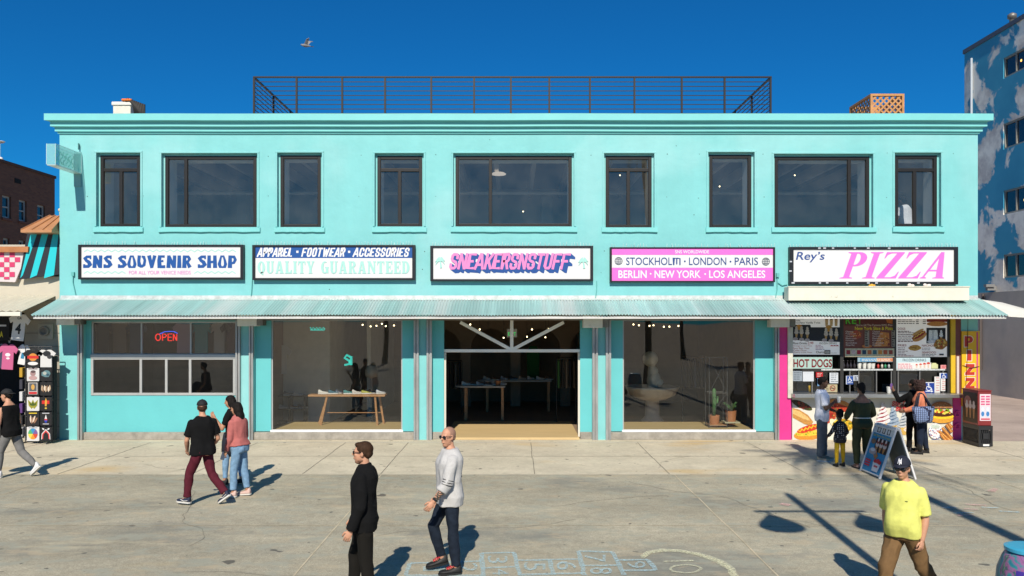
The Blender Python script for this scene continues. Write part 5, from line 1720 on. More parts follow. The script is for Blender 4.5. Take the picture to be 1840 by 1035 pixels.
def acc3(d): d.rect(1522, 676, 1533, 690.5, (34, 74, 150)); wheel(d, 1527, 681.5, .9); lines(d, 1523, 1532, 687, 1, 2, 1.2, (220, 224, 236), .1)
board('blue wheelchair notice in the middle serving window', 1521.5, 1533.5, 675.5, 691, (190, 196, 214), acc3, 'access_sign', 'sign', 'blue wheelchair signs', YM - .012, .006)
def note(label, x0, x1, y0, y1, bg, c=(70, 74, 84), n=5):
    def dr(d): lines(d, x0 + 1, x1 - 1, y0 + 1.5, n, (y1 - y0 - 2) / n, .9, c, .4)
    board(label, x0, x1, y0, y1, bg, dr, 'paper_notice', 'notice', 'paper notices taped in the serving windows', YM - .010, .004)
note('grey printed sheet at the far left of the left serving window', 1425, 1443, 664, 685, (150, 160, 170))
note('blank white sheet in the left serving window', 1444, 1463.5, 668, 685.5, (216, 220, 226), (200, 204, 210), 1)
note('red warning sheet in the left serving window', 1467.5, 1480, 669, 678.5, (186, 36, 40), (236, 200, 190), 3)
note('light blue sheet under the red warning sheet', 1470, 1485.5, 679.5, 694, (110, 150, 190), (60, 80, 120), 4)
note('white typed sheet beside the red warning sheet', 1492, 1507.5, 670, 689, (212, 216, 222))
note('white sheet next to the blue wheelchair notice', 1534.5, 1543.5, 674.5, 684.5, (190, 196, 206))
note('tall white price sheet leaning right of the larger wheelchair sign', 1681, 1691, 677, 706, (226, 224, 220), (206, 90, 84), 6)
note('tall white price sheet at the right edge of the serving window', 1692, 1700.5, 680.5, 703, (228, 226, 222), (206, 90, 84), 6)
note('small pink price tag on the shelf edge at right', 1692, 1702, 656, 663, (226, 150, 150), (190, 50, 50), 2)
def ns(d):
    d.line(arc(1496, 697.5, 4.6, 4.6, 0, 340, 17), 1.2, (150, 60, 44), True); d.line([(1493, 694.5), (1499, 700.5)], 1.2, (150, 60, 44)); d.rect(1491.5, 697, 1500.5, 698, (60, 50, 44)); lines(d, 1484, 1490, 694, 3, 3, 1, (100, 90, 74), .2)
board('beige no smoking sign at the foot of the left serving window', 1482, 1506, 691, 705, (190, 176, 140), ns, 'no_smoking_sign', 'sign', None, YM - .010, .006)
# cups and bottles
def cup_at(name, label, u, v, h, r0, r1, m, y=YM + .12, group=None, lidm=None):
    t = MB().lathe([(r0, 0), (r1, h), (r1 * 1.06, h), (r1 * 1.06, h + .008), (r1 * .9, h + .008), (r0 * .85, .01)], 14, (wx(u), y, wz(v)))
    o = t.build(name, m, None, smooth=False)
    tag(o, label, 'cup', group)
CUPM = mat('paper_cup', (.66, .65, .60), .5)
for i, (u, h) in enumerate(((1549, .15), (1558, .17), (1566.5, .14), (1573.5, .13))):
    cup_at('paper_cup', 'white paper cup in the row on the shelf over the middle serving window', u, 663, h, .042, .058, CUPM, YM + .10, 'paper cups on the shelf')
cup_at('paper_cup', 'lone white paper cup standing in the open serving window', 1598.5, 706.4, .15, .045, .062, CUPM, YM - .02)
for i, u in enumerate((1521, 1527.5, 1533.5, 1540)):
    o = MB().lathe([(.034, 0), (.036, .09), (.014, .14), (.014, .19), (.02, .19), (.02, .21), (.0, .21)], 12, (wx(u), YM + .10, wz(663)))
    tag(o.build('sauce_bottle', mat('dark_bottle', (.03, .025, .03), .25), None, smooth=True), 'dark sauce bottle with pale label on the shelf left of the paper cups', 'bottle', 'sauce bottles on the shelf')
for i, (u, c) in enumerate(((1583, (.5, .06, .05)), (1590, (.55, .5, .42)), (1596, (.05, .25, .12)), (1602.5, (.4, .42, .42)))):
    o = MB().lathe([(.03, 0), (.03, .09), (.012, .12), (.012, .15), (.0, .15)], 12, (wx(u), YM + .10, wz(663)))
    tag(o.build('syrup_bottle', mat('syrup_%d' % i, c, .3), None, smooth=True), ['small red bottle on the shelf right of the paper cups', 'small cream bottle on the shelf right of the paper cups', 'small green bottle on the shelf right of the paper cups', 'small grey bottle at the right end of the middle shelf'][i], 'bottle')
o = MB().lathe([(.055, 0), (.055, .17), (.03, .19), (.012, .25), (.0, .25)], 14, (wx(1462), YM + .16, wz(706)))
tag(o.build('mustard_bottle', mat('mustard_yellow', (.65, .38, .02), .4), None, smooth=True), 'yellow squeeze bottle inside the left serving window', 'bottle')
ybx = MB().box(wx(1678), wx(1690), YM + .06, YM + .2, wz(663), wz(655)).box(wx(1680), wx(1688), YM + .08, YM + .18, wz(655), wz(653))
tag(ybx.build('napkin_box', mat('pale_yellow_card', (.55, .56, .30), .6), None, bevel=.004), 'pale yellow card box on the shelf at right', 'box')

# PIZZA board on the right pillar
def pz(d):
    d.rect(1754.5, 597, 1757.5, 728, (214, 84, 130))
    f = lambda t_, x0, x1, y0, y1: (d.glyphs(t_, FAT, x0 - 1.2, y0 - 1.2, x1 + 1.2, y1 + 1.2, (240, 226, 200)), d.glyphs(t_, FAT, x0, y0, x1, y1, (196, 52, 40)))
    f('P', 1733, 1748, 604, 623); f('I', 1737.5, 1745.5, 629, 648); f('Z', 1734, 1751, 654, 674); f('Z', 1734, 1751, 679, 699); f('A', 1733, 1751, 704, 727)
FAT = {
    'P': (.8, [([(0, 1), (.5, 1)] + arc(.48, .68, .32, .32, 90, -90, 10) + [(.36, .36), (.36, 0), (0, 0)], [[(.34, .80)] + arc(.42, .68, .10, .12, 90, -90, 6) + [(.34, .56)]])]),
    'I': (.4, [([(0, 1), (.4, 1), (.4, 0), (0, 0)], [])]),
    'Z': (.8, [([(.04, 1), (.8, 1), (.8, .76), (.40, .26), (.8, .28), (.8, 0), (0, 0), (0, .22), (.40, .74), (.04, .72)], [])]),
    'A': (.86, [([(.26, 1), (.6, 1), (.86, 0), (.56, 0), (.52, .18), (.34, .18), (.30, 0), (0, 0)], [[(.38, .38), (.48, .38), (.43, .66)]])]),
}
board('tall yellow board with red letters PIZZA stacked vertically on the corner pillar', 1726.5, 1758.5, 595, 729.5, (240, 186, 30), pz, 'pizza_board', 'sign', None, -.045, .04)
mb = MB(); mb.tube([(wx(1737), -.06, wz(568)), (wx(1736), -.055, wz(640)), (wx(1733), -.055, wz(700))], .006, 5); mb.tube([(wx(1727), -.065, wz(656)), (wx(1742), -.075, wz(661)), (wx(1757), -.065, wz(658))], .007, 5)
tag(mb.build('hanging_cable', mat('black_cable', (.012, .012, .012), .5), None), 'thin black cables hanging over the yellow vertical pizza board', 'cable')

# ---- red ice cream freezer box on a black milk crate
X0, X1, Y0, Y1 = 11.30, 11.64, -1.20, -.5
crt = thing('milk_crate', 'black plastic crate holding up the maroon menu box', 'crate', (11.47, -.86, 0))
CRB = mat('crate_black', (.02, .02, .021), .5)
hc = .52
mb = MB()
for z0, z1 in ((.02, .10), (.42, hc)):
    mb.box(X0, X1, Y0, Y0 + .02, z0, z1); mb.box(X0, X1, Y1 - .02, Y1, z0, z1); mb.box(X0, X0 + .02, Y0 + .02, Y1 - .02, z0, z1); mb.box(X1 - .02, X1, Y0 + .02, Y1 - .02, z0, z1)
for xx in (X0, X1 - .04):
    for yy in (Y0, Y1 - .04): mb.box(xx + .001, xx + .039, yy + .001, yy + .039, .1, .42)
for k in range(5):
    a_ = X0 + .04 + k * .05
    mb.bar((a_, Y0 + .01, .10), (a_ + .05, Y0 + .01, .42), .012); mb.bar((a_ + .05, Y0 + .012, .10), (a_, Y0 + .012, .42), .012)
for k in range(12):
    a_ = Y0 + .04 + k * .053
    mb.bar((X0 + .01, a_, .10), (X0 + .01, a_ + .053, .42), .012); mb.bar((X0 + .012, a_ + .053, .10), (X0 + .012, a_, .42), .012)
mb.box(X0 + .10, X1 - .10, Y0 - .004, Y0 + .03, .2, .34)
mb.box(X0 + .02, X1 - .02, Y0 + .03, Y1 - .03, .02, .05)
mb.box(X0 + .03, X1 - .03, Y0 + .04, Y1 - .04, .05, .40)
mb.build('crate_body', CRB, crt)
MB().box(X0 + .1, X1 - .09, Y0 - .006, Y0 - .002, .03, .075).build('crate_tag', mat('white_tag', (.7, .7, .68), .5), crt)
bx = thing('menu_box', 'maroon metal box with ice cream pictures standing on the black crate', 'display box', (11.47, -.86, hc + .005))
MAR = mat('maroon_metal', (.20, .025, .025), .4, var=.1)
zb0, zb1 = hc + .006, hc + .84
mb = MB()
mb.box(X0 + .0, X1 - .02, Y0 + .03, Y1 + .0, zb0, zb1)
mb.box(X0 - .01, X1 - .01, Y0 + .02, Y1 + .01, zb1, zb1 + .025)
mb.build('box_body', MAR, bx, bevel=.006)
d = Decal(lambda u, v: (X0 + u * (X1 - .02 - X0), Y0 + .03, zb1 - v * (zb1 - zb0)), (0, -1, 0))
d.rect(.12, .08, .95, .86, (232, 214, 220))
for k in range(2):
    for q in range(4): d.rect(.2 + k * .38, .13 + q * .075, .5 + k * .38, .175 + q * .075, (214, 90, 130))
    d.rect(.2 + k * .38, .46, .48 + k * .38, .76, (206, 216, 230)); d.ell(.34 + k * .38, .66, .12, .07, (70, 130, 190)); d.ell(.34 + k * .38, .52, .10, .05, (236, 236, 240))
d.rect(.2, .79, .88, .83, (206, 60, 80)); d.build('front_print', bx)
d = Decal(lambda u, v: (X0, Y1 - u * (Y1 - Y0 - .03), zb1 - v * (zb1 - zb0)), (-1, 0, 0))
d.rect(.08, .06, .94, .94, (44, 26, 26)); d.ell(.35, .35, .22, .18, (150, 96, 90))
for a_ in (.3, .52, .74): d.poly([(a_ - .08, .5), (a_ + .08, .5), (a_ + .03, .82), (a_ - .03, .82)], (170, 120, 84)); d.ell(a_, .46, .10, .08, (206, 190, 190)); d.ell(a_, .37, .06, .07, (206, 190, 190))
d.build('side_print', bx)

# ---- A-frame sign board
af = thing('a_frame_sign', 'white framed folding pavement sign with blue ice cream poster beside the customers', 'A-frame sign', (7.45, -4.6, 0))
FY0, FY1 = -5.0, -4.17                        # near and far ends of the ridge
FXL, FXR, FXT, FZT = 7.10, 7.80, 7.455, 0.98
WF = mat('white_plastic_frame', (.68, .67, .66), .45, var=.05)
for nm, xb in (('poster_panel', FXL), ('rear_panel', FXR)):
    sg = -1 if xb < FXT else 1
    o_ = Vector((sg * .012, 0, 0))
    A = lambda t, y, k=0.0: Vector((FXT + sg * .03 + (xb - FXT - sg * .03) * t, y, FZT * (1 - t) + .0)) + Vector((sg * FZT, 0, abs(xb - FXT))).normalized() * k
    mb = MB()
    for y_ in (FY0, FY1): mb.bar(A(0, y_), A(1, y_), .035, .05, up=Vector((0, 1, 0)))
    mb.bar(A(.955, FY0), A(.955, FY1), .04, .028); mb.bar(A(.03, FY0), A(.03, FY1), .07, .028)
    fr = mb.build('panel_frame', WF, af, bevel=.004)
    mb = MB()
    a_, b_, c_, d_ = A(.04, FY0 + .02), A(.04, FY1 - .02), A(.95, FY1 - .02), A(.95, FY0 + .02)
    nrm = Vector((sg * FZT, 0, abs(xb - FXT))).normalized()
    q_ = nrm * .008
    mb.add([a_ + q_, b_ + q_, c_ + q_, d_ + q_, a_ - q_, b_ - q_, c_ - q_, d_ - q_], [(0, 1, 2, 3), (7, 6, 5, 4), (0, 4, 5, 1), (1, 5, 6, 2), (2, 6, 7, 3), (3, 7, 4, 0)])
    mb.build(nm, mat('poster_blue', (.03, .25, .48), .4) if sg < 0 else mat('chalk_board', (.20, .195, .17), .7, var=.15), af)
    if sg < 0:
        D_ = Decal(lambda u, v: tuple(A(.04 + .91 * v, FY1 - .02 + (FY0 - FY1 + .04) * u)), nrm, .012)
        D_.rect(.02, .0, .98, .15, (226, 226, 226)); D_.rect(.18, .02, .36, .13, (60, 56, 54)); D_.ell(.27, .07, .06, .05, (226, 220, 214)); D_.rect(.45, .02, .6, .13, (70, 60, 50)); D_.ell(.52, .07, .05, .05, (226, 214, 200)); D_.rect(.7, .02, .86, .13, (60, 60, 64)); D_.ell(.78, .07, .05, .05, (230, 226, 224))
        D_.text('Soft Serve Ice Cream', .05, .175, .95, .225, (206, 196, 60), .01)
        D_.poly([(.3, .25), (.98, .25), (.98, .55), (.5, .55), (.3, .45)], (52, 30, 28))
        for k in range(3):
            cx = .42 + k * .2
            D_.poly([(cx - .07, .42), (cx + .07, .42), (cx + .02, .55), (cx - .02, .55)], (200, 140, 84)); D_.ell(cx, .39, .09, .05, (226, 206, 196)); D_.ell(cx, .33, .065, .045, (150, 70, 60)); D_.ell(cx, .285, .04, .04, (232, 220, 214))
        D_.ell(.18, .34, .12, .06, (150, 120, 96)); D_.ell(.3, .55, .2, .075, (196, 176, 176), 0, 18, .1); D_.ell(.28, .52, .12, .04, (236, 232, 232))
        for k in range(5): D_.ell(.55 + rnd.uniform(-.1, .12), .62 + rnd.uniform(-.05, .06), .07, .025, (196, 140, 90), rnd.uniform(0, 3))
        for k in range(3): D_.rect(.08, .74 + k * .055, .36, .775 + k * .055, (214, 60, 84))
        D_.poly([(.5, .76), (.9, .76), (.85, .95), (.55, .95)], (226, 226, 232)); D_.ell(.6, .735, .09, .04, (206, 44, 60)); D_.ell(.72, .72, .09, .05, (214, 60, 70)); D_.ell(.83, .74, .08, .04, (206, 44, 60)); D_.rect(.6, .82, .8, .86, (206, 90, 100))
        D_.build('poster_print', af)
MB().bar((FXT, FY0, FZT + .0), (FXT, FY1, FZT + .0), .07, .03).build('hinge', WF, af, bevel=.004)
# ================================================================== street things
# painted bin at the lower right corner
bn = thing('painted_bin', 'rounded litter bin hand painted in blue and purple at the lower right corner', 'bin', (5.08, -12.5, 0))
def bin_mat():
    m = bpy.data.materials.new('mural_bin_paint'); m.use_nodes = True
    n = m.node_tree; b = n.nodes['Principled BSDF']; b.inputs['Roughness'].default_value = .35
    tc = n.nodes.new('ShaderNodeTexCoord'); nz = n.nodes.new('ShaderNodeTexNoise'); nz.inputs['Scale'].default_value = 4.5; nz.inputs['Detail'].default_value = 5; nz.inputs['Distortion'].default_value = 1.2
    n.links.new(tc.outputs['Object'], nz.inputs[0])
    r_ = n.nodes.new('ShaderNodeValToRGB')
    els = [(.30, (.01, .03, .06)), (.42, (.02, .14, .24)), (.50, (.03, .22, .24)), (.56, (.30, .10, .26)), (.62, (.02, .10, .10)), (.72, (.35, .35, .30))]
    r_.color_ramp.elements[0].position, r_.color_ramp.elements[0].color = els[0][0], (*els[0][1], 1)
    r_.color_ramp.elements[1].position, r_.color_ramp.elements[1].color = els[-1][0], (*els[-1][1], 1)
    for p_, c_ in els[1:-1]:
        e_ = r_.color_ramp.elements.new(p_); e_.color = (*c_, 1)
    n.links.new(nz.outputs[0], r_.inputs[0]); n.links.new(r_.outputs[0], b.inputs['Base Color'])
    return m
bprof = [(.20, 0), (.24, .03), (.285, .24), (.305, .46), (.29, .63), (.245, .76), (.21, .82)]
MB().lathe(bprof, 40, (5.08, -12.5, 0)).build('bin_body', bin_mat(), bn, smooth=True)
MB().lathe([(.21, .82), (.228, .83), (.228, .86), (.19, .872), (.05, .876), (.05, .86), (.0, .86)], 40, (5.08, -12.5, 0)).build('bin_lid', mat('bin_lid_blue', (.05, .36, .55), .35, var=.1), bn)
def cyl(u, v):       # print wrapped on the bin; u angle in degrees, v height
    for (r0, z0), (r1, z1) in zip(bprof[:-1], bprof[1:]):
        if z0 <= v <= z1: rr_ = r0 + (r1 - r0) * (v - z0) / (z1 - z0); break
    else: rr_ = .3
    a_ = R(u)
    return (5.08 + (rr_ + .006) * math.cos(a_), -12.5 + (rr_ + .006) * math.sin(a_), v)
dbn = Decal(cyl, (0, 0, 0), 0)
for c_, rr_ in (((70, 50, 150), .004),):
    pts = []
    n_ = 10
    vs_, fs_ = [], []
    for i in range(n_ + 1):
        for j in range(6): vs_.append((212 + 60 * i / n_, .30 + .38 * j / 5))
    for i in range(n_):
        for j in range(5): fs_.append((i * 6 + j, (i + 1) * 6 + j, (i + 1) * 6 + j + 1, i * 6 + j + 1))
    dbn.faces(vs_, fs_, c_)
dbn.n = Vector((-.5, -.86, 0)); dbn.k = .004
for t_, u0, u1, v0, v1, c_ in (('ENJOY', 218, 266, .50, .40, (216, 206, 70)), ('LIFE', 226, 258, .64, .54, (206, 190, 230))):
    vs_, fs_ = text_geo(t_, .02)
    ax, bx_ = min(p[0] for p in vs_), max(p[0] for p in vs_); ay, by = min(p[1] for p in vs_), max(p[1] for p in vs_)
    dbn.faces([(u0 + (a - ax) / (bx_ - ax) * (u1 - u0), v1 + (b - ay) / (by - ay) * (v0 - v1)) for a, b in vs_], fs_, c_)
dbn.build('bin_print', bn)

# street lamp whose shadow falls on the promenade
lp = thing('street_lamp', 'twin arm street lamp standing behind the viewpoint, seen by its shadow', 'street lamp', (4.25, -15.1, 0))
LG = mat('lamp_post_green', (.05, .09, .08), .45)
MB().lathe([(.16, 0), (.16, .25), (.11, .4), (.08, 1.2), (.075, 7.2), (.03, 7.35), (.0, 7.4)], 16, (4.25, -15.1, 0)).build('post', LG, lp, smooth=True)
MB().tube([(3.35, -15.1, 6.25), (5.15, -15.1, 6.25)], .04, 8).build('cross_arm', LG, lp)
for xx in (3.55, 5.0):
    ho = MB(); ho.tube([(xx, -15.1, 6.23), (xx, -15.1, 6.0)], .03, 8); ho.lathe([(.05, .0), (.10, -.05), (.16, -.18), (.30, -.42), (.34, -.55), (.30, -.56), (.0, -.57)], 20, (xx, -15.1, 6.02)); ho.build('lamp_head', LG, lp, smooth=True)

# palm tree out of frame on the right (its shadow and reflection are seen)
def frond(mb, base, az, drop, L):
    n_ = 9
    pts = []
    for i in range(n_ + 1):
        t = i / n_
        r_ = L * (t - .18 * t * t * drop)
        z_ = .55 * L * t * (1 - .3 * drop) - 1.05 * L * t * t * drop
        pts.append(Vector((base[0] + math.cos(az) * r_, base[1] + math.sin(az) * r_, base[2] + z_)))
    mb.tube(pts, [.03 - .0028 * i for i in range(n_ + 1)], 5)
    side = Vector((-math.sin(az), math.cos(az), 0))
    for i in range(1, 27):
        t = .12 + .88 * i / 27
        k = min(int(t * n_), n_ - 1)
        p = pts[k].lerp(pts[k + 1], t * n_ - k)
        d = (pts[k + 1] - pts[k]).normalized()
        ll = .55 * math.sin(PI * (t * .85 + .12)) * L / 2.4
        for sg in (-1, 1):
            tip = p + (side * sg * .85 + d * .55).normalized() * ll + Vector((0, 0, -.22 * ll))
            q = d * .022
            mb.add([p - q, p + q, tip], [(0, 1, 2)])
PGREEN = mat('palm_green', (.055, .09, .03), .6, var=.3, vscale=3)
PTRUNK = mat('palm_trunk', (.17, .13, .09), .9, var=.3, vscale=8, bump=.5, bscale=20)
def palm(x, y, h, label, rs):
    r2 = random.Random(rs)
    t = thing('palm_tree', label, 'palm tree', (x, y, 0), 'tall palms along the promenade')
    pts = [(x + .25 * math.sin(i * .35 + rs) * i / 10, y + .1 * math.sin(i * .5) * i / 10, h * i / 10) for i in range(11)]
    MB().tube(pts, [.24, .17, .15, .14, .135, .13, .13, .125, .12, .13, .10], 12).build('trunk', PTRUNK, t, smooth=True)
    mb = MB()
    for k in range(34): frond(mb, pts[-1], k * 2.399 + r2.uniform(-.2, .2), r2.uniform(.25, 1.5), r2.uniform(1.6, 2.3))
    mb.build('crown', PGREEN, t, fix=False)
palm(6.5, -17.6, 12.6, 'tall slim palm tree right of the viewpoint, whose shadow crosses the promenade', 1)
palm(-9.5, -37, 8.2, 'tall palm tree on the beach side, farther left', 2)
palm(4.5, -44, 8.4, 'tall palm tree on the beach side, in the middle', 3)
palm(13.0, -40, 8.0, 'tall palm tree on the beach side, farther right', 4)

# flying bird
bd = None
mb = MB()
Yb, xb, zb = 12.0, wx(549, 12.0), wz(81, 12.0)
mb.tube([(xb - .17, Yb, zb + .02), (xb - .12, Yb, zb), (xb, Yb, zb - .02), (xb + .10, Yb, zb - .035), (xb + .22, Yb, zb - .05)], [.012, .045, .07, .05, .012], 10)
mb.ell((xb - .15, Yb, zb + .015), (.05, .035, .035), 8, 6)
mb.add([(xb - .21, Yb, zb + .01), (xb - .18, Yb - .012, zb + .02), (xb - .18, Yb + .012, zb + .02), (xb - .18, Yb, zb)], [(0, 1, 2), (0, 2, 3), (0, 3, 1)])
for sy, up in ((-1, .20), (1, .26)):
    W = [(xb - .06, Yb + sy * .03, zb + .02), (xb + .09, Yb + sy * .03, zb + .0), (xb + .17, Yb + sy * .16, zb + up * .7), (xb + .24, Yb + sy * .30, zb + up), (xb + .08, Yb + sy * .18, zb + up * .95)]
    mb.add(W + [(p[0], p[1], p[2] - .012) for p in W], [(0, 1, 2, 4), (4, 2, 3), (5, 9, 7, 6), (9, 8, 7), (0, 4, 9, 5), (4, 3, 8, 9), (3, 2, 7, 8), (2, 1, 6, 7)])
mb.add([(xb + .18, Yb - .01, zb - .05), (xb + .33, Yb - .06, zb - .07), (xb + .33, Yb + .06, zb - .07), (xb + .18, Yb + .01, zb - .06)], [(0, 1, 2), (3, 2, 1), (0, 3, 1), (0, 2, 3)])
tag(mb.build('bird', mat('gull_grey', (.20, .20, .21), .7, var=.4, vscale=6), None, smooth=False), 'grey pigeon flying over the roof railing with raised wings', 'bird')

# chalk hopscotch on the promenade
def chalk_mat(name, c):
    m = bpy.data.materials.new(name); m.use_nodes = True
    n = m.node_tree; b = n.nodes['Principled BSDF']; b.inputs['Base Color'].default_value = (*c, 1); b.inputs['Roughness'].default_value = .95
    tc = n.nodes.new('ShaderNodeTexCoord'); nz = n.nodes.new('ShaderNodeTexNoise'); nz.inputs['Scale'].default_value = 30; nz.inputs['Detail'].default_value = 6; nz.inputs['Roughness'].default_value = .8
    n.links.new(tc.outputs['Object'], nz.inputs[0])
    mr = n.nodes.new('ShaderNodeMapRange'); mr.inputs[1].default_value = .38; mr.inputs[2].default_value = .62; mr.inputs[3].default_value = .06; mr.inputs[4].default_value = .80
    n.links.new(nz.outputs[0], mr.inputs[0]); n.links.new(mr.outputs[0], b.inputs['Alpha'])
    return m
CHB, CHY2, CHP = chalk_mat('chalk_blue', (.46, .64, .68)), chalk_mat('chalk_yellow', (.74, .72, .50)), chalk_mat('chalk_pink', (.75, .45, .42))
cd = Decal(lambda u, v: (ground(u, v).x, ground(u, v).y, 0), (0, 0, 1), .0015)
def gl(pts, wd, m):                          # ribbon laid in metres on the ground
    P = [ground(u, v) for u, v in pts]
    C_ = []
    for a, b in zip(P[:-1], P[1:]):
        nseg = max(1, int((b - a).length / .12))
        C_ += [a.lerp(b, i / nseg) + Vector((rnd.uniform(-.008, .008), rnd.uniform(-.008, .008), 0)) for i in range(nseg)]
    C_.append(P[-1])
    L_, R_ = [], []
    for i, p in enumerate(C_):
        d_ = (C_[min(i + 1, len(C_) - 1)] - C_[max(i - 1, 0)]).normalized()
        q = Vector((-d_.y, d_.x, 0)) * wd / 2 * rnd.uniform(.8, 1.2)
        L_.append(p + q); R_.append(p - q)
    k0, nn, i_ = len(cd.v), len(L_), cd._m(m)
    for p in L_ + R_: cd.v.append((p.x, p.y, cd.k))
    for i in range(nn - 1): cd.f.append((k0 + i, k0 + nn + i, k0 + nn + i + 1, k0 + i + 1)); cd.mi.append(i_)
    cd.k += .0003
w_ = .06
gl([(737, 1012), (865, 1008)], w_, CHB); gl([(737, 1012), (729, 1034)], w_, CHB); gl([(729, 1034), (868, 1034)], w_, CHB)
gl([(865, 994), (924, 993)], w_, CHB); gl([(865, 994), (868, 1035)], w_, CHB); gl([(924, 993), (934, 1034)], w_, CHB); gl([(866, 1021), (930, 1018)], w_, CHB)
gl([(927, 1007), (1040, 1005)], w_, CHB); gl([(988, 1006), (994, 1032)], w_, CHB); gl([(934, 1033), (1046, 1030)], w_, CHB)
gl([(1039, 991), (1100, 992)], w_, CHB); gl([(1039, 991), (1050, 1034)], w_, CHB); gl([(1100, 992), (1122, 1034)], w_, CHB); gl([(1046, 1017), (1112, 1016)], w_, CHB)
gl([(1106, 1007), (1164, 1006)], w_, CHB); gl([(1164, 1006), (1178, 1025)], w_, CHB); gl([(1116, 1026), (1178, 1025)], w_, CHB)
for k in range(3):
    gl([(1154 + k, 1003 - k * 1.6), (1166, 995 - k * 1.6), (1190, 990.5 - k * 1.3), (1220, 991.5 - k * 1.3), (1255, 998 - k * 1.5), (1290 + k, 1010 - k * 1.6), (1312 + k * 1.5, 1024 - k), (1318 + k * 2, 1036)], .075, CHY2)
gl([(1193, 1010), (1246, 1008)], .05, CHY2); gl(arc(1232, 1023, 28, 7, 0, 360, 20), .04, CHY2)
def gtext(t, u0, u1, v0, v1, m):
    vs_, fs_ = text_geo(t, .0)
    ax, bx_ = min(p[0] for p in vs_), max(p[0] for p in vs_); ay, by = min(p[1] for p in vs_), max(p[1] for p in vs_)
    # numbers lie on their side: text up = to the left
    cd.faces([(u0 + (b - ay) / (by - ay) * (u1 - u0), v0 + (a - ax) / (bx_ - ax) * (v1 - v0)) for a, b in vs_], fs_, m)
for t, u0, u1, v0, v1 in (('1', 760, 800, 1019, 1027), ('2', 820, 858, 1013, 1028), ('3', 876, 912, 1000, 1013), ('4', 885, 915, 1024, 1034), ('5', 941, 980, 1012, 1026), ('6', 1000, 1036, 1010, 1025), ('7', 1050, 1088, 998, 1011), ('8', 1060, 1100, 1021, 1033), ('9', 1126, 1160, 1010, 1022)):
    gtext(t, u0, u1, v0, v1, CHB)
for _ in range(7):
    u, v = rnd.uniform(1650, 1840), rnd.uniform(905, 930); gl([(u, v), (u + rnd.uniform(10, 40), v + rnd.uniform(-3, 3))], .07, rnd.choice([CHB, CHP]))
gl([(1402, 906), (1420, 909)], .14, CHP); gl([(1780, 884), (1790, 879)], .12, CHP); gl([(1540, 922), (1565, 925)], .06, CHY2)
tag(cd.build('chalk_drawing'), 'hopscotch grid with numbers chalked in pale blue and yellow on the promenade', 'chalk drawing')

# ================================================================== clothes rack of the souvenir shop
def shirt_outline(w, h):
    return [(-.10 * w, h), (-.24 * w, h), (-.50 * w, .80 * h), (-.40 * w, .62 * h), (-.28 * w, .70 * h), (-.29 * w, 0), (.29 * w, 0), (.28 * w, .70 * h), (.40 * w, .62 * h), (.50 * w, .80 * h), (.24 * w, h), (.10 * w, h), (.0, .93 * h)]
def hung_shirt(x, y, z, w, h, m, label, draw=None, tilt=0.0, name='hanging_shirt', group=None, folded=False):
    """a shirt hanging flat; (x, z) is the middle of its hem"""
    t = thing(name, label, 'T-shirt', (x, y, z), group)
    ca, sa = math.cos(tilt), math.sin(tilt)
    out_ = [(-.5 * w, 0), (.5 * w, 0), (.5 * w, h), (-.5 * w, h)] if folded else shirt_outline(w, h)
    if folded: out_ = [(-.5 * w, .02), (-.46 * w, 0), (.46 * w, 0), (.5 * w, .02), (.5 * w, h * .97), (.16 * w, h), (0, h * .95), (-.16 * w, h), (-.5 * w, h * .97)]
    T = lambda u, v: (x + u * ca - v * sa, z + u * sa + v * ca)
    mb = MB(); mb.extrude([T(u, v) for u, v in out_], 'y', y - .012, y + .012)
    mb.build('shirt', m, t, bevel=.006)
    if draw:
        d = Decal(lambda u, v: (T(u * w, (1 - v) * h)[0], y - .012, T(u * w, (1 - v) * h)[1]), (0, -1, 0), .003)
        draw(d); d.build('print', t)
    return t
TB, TW = mat('tee_black', (.012, .012, .013), .85), mat('tee_white', (.55, .54, .53), .85)
rk = thing('shirt_rack', 'black wire rack of printed T-shirts standing beside the turquoise wall', 'clothes rack', (wx(70, -.55), -.55, 0))
RKY = -.55
mb = MB()
rx0, rx1 = wx(44, RKY), wx(92, RKY)
for xx in (rx0, rx1, (rx0 + rx1) / 2):
    mb.tube([(xx, RKY + .04, 0), (xx, RKY + .04, wz(623, RKY))], .012, 6)
for k in range(9): mb.tube([(rx0, RKY + .04, .1 + k * .28), (rx1, RKY + .04, .1 + k * .28)], .008, 6)
mb.tube([(rx0, RKY + .04, wz(623, RKY)), (rx1, RKY + .04, wz(623, RKY))], .012, 6)
for xx in (rx0, rx1): mb.bar((xx, RKY - .2, .015), (xx, RKY + .3, .015), .03)
mb.build('rack_frame', mat('rack_steel', (.10, .10, .10), .4, .5), rk)
MB().box(rx0 - .02, rx1 + .02, RKY + .06, RKY + .22, .06, wz(640, RKY)).build('folded_stock', mat('tee_stock', (.02, .02, .022), .85), rk)
fc = lambda d, c: (d.ell(0, .42, .2, .2, c), d.ell(0, .7, .3, .12, c))
P = {}
def p00(d): d.ell(0, .42, .2, .22, (214, 140, 60)); d.rect(-.26, .34, .26, .5, (206, 50, 44)); d.ell(0, .78, .24, .1, (230, 226, 224))
def p01(d): d.ell(.05, .22, .2, .16, (40, 40, 42)); d.ell(.18, .4, .12, .12, (60, 60, 62))
def p10(d): d.ell(0, .4, .22, .22, (166, 132, 130)); d.ell(.02, .28, .2, .1, (96, 76, 76)); d.ell(0, .75, .34, .16, (186, 150, 148)); d.rect(-.36, .04, .36, .1, (90, 60, 66))
def p11(d): d.ell(0, .45, .36, .26, (96, 130, 136), 0, 14, .15); d.ell(-.1, .4, .16, .12, (176, 180, 170)); d.ell(.16, .52, .12, .1, (50, 80, 96))
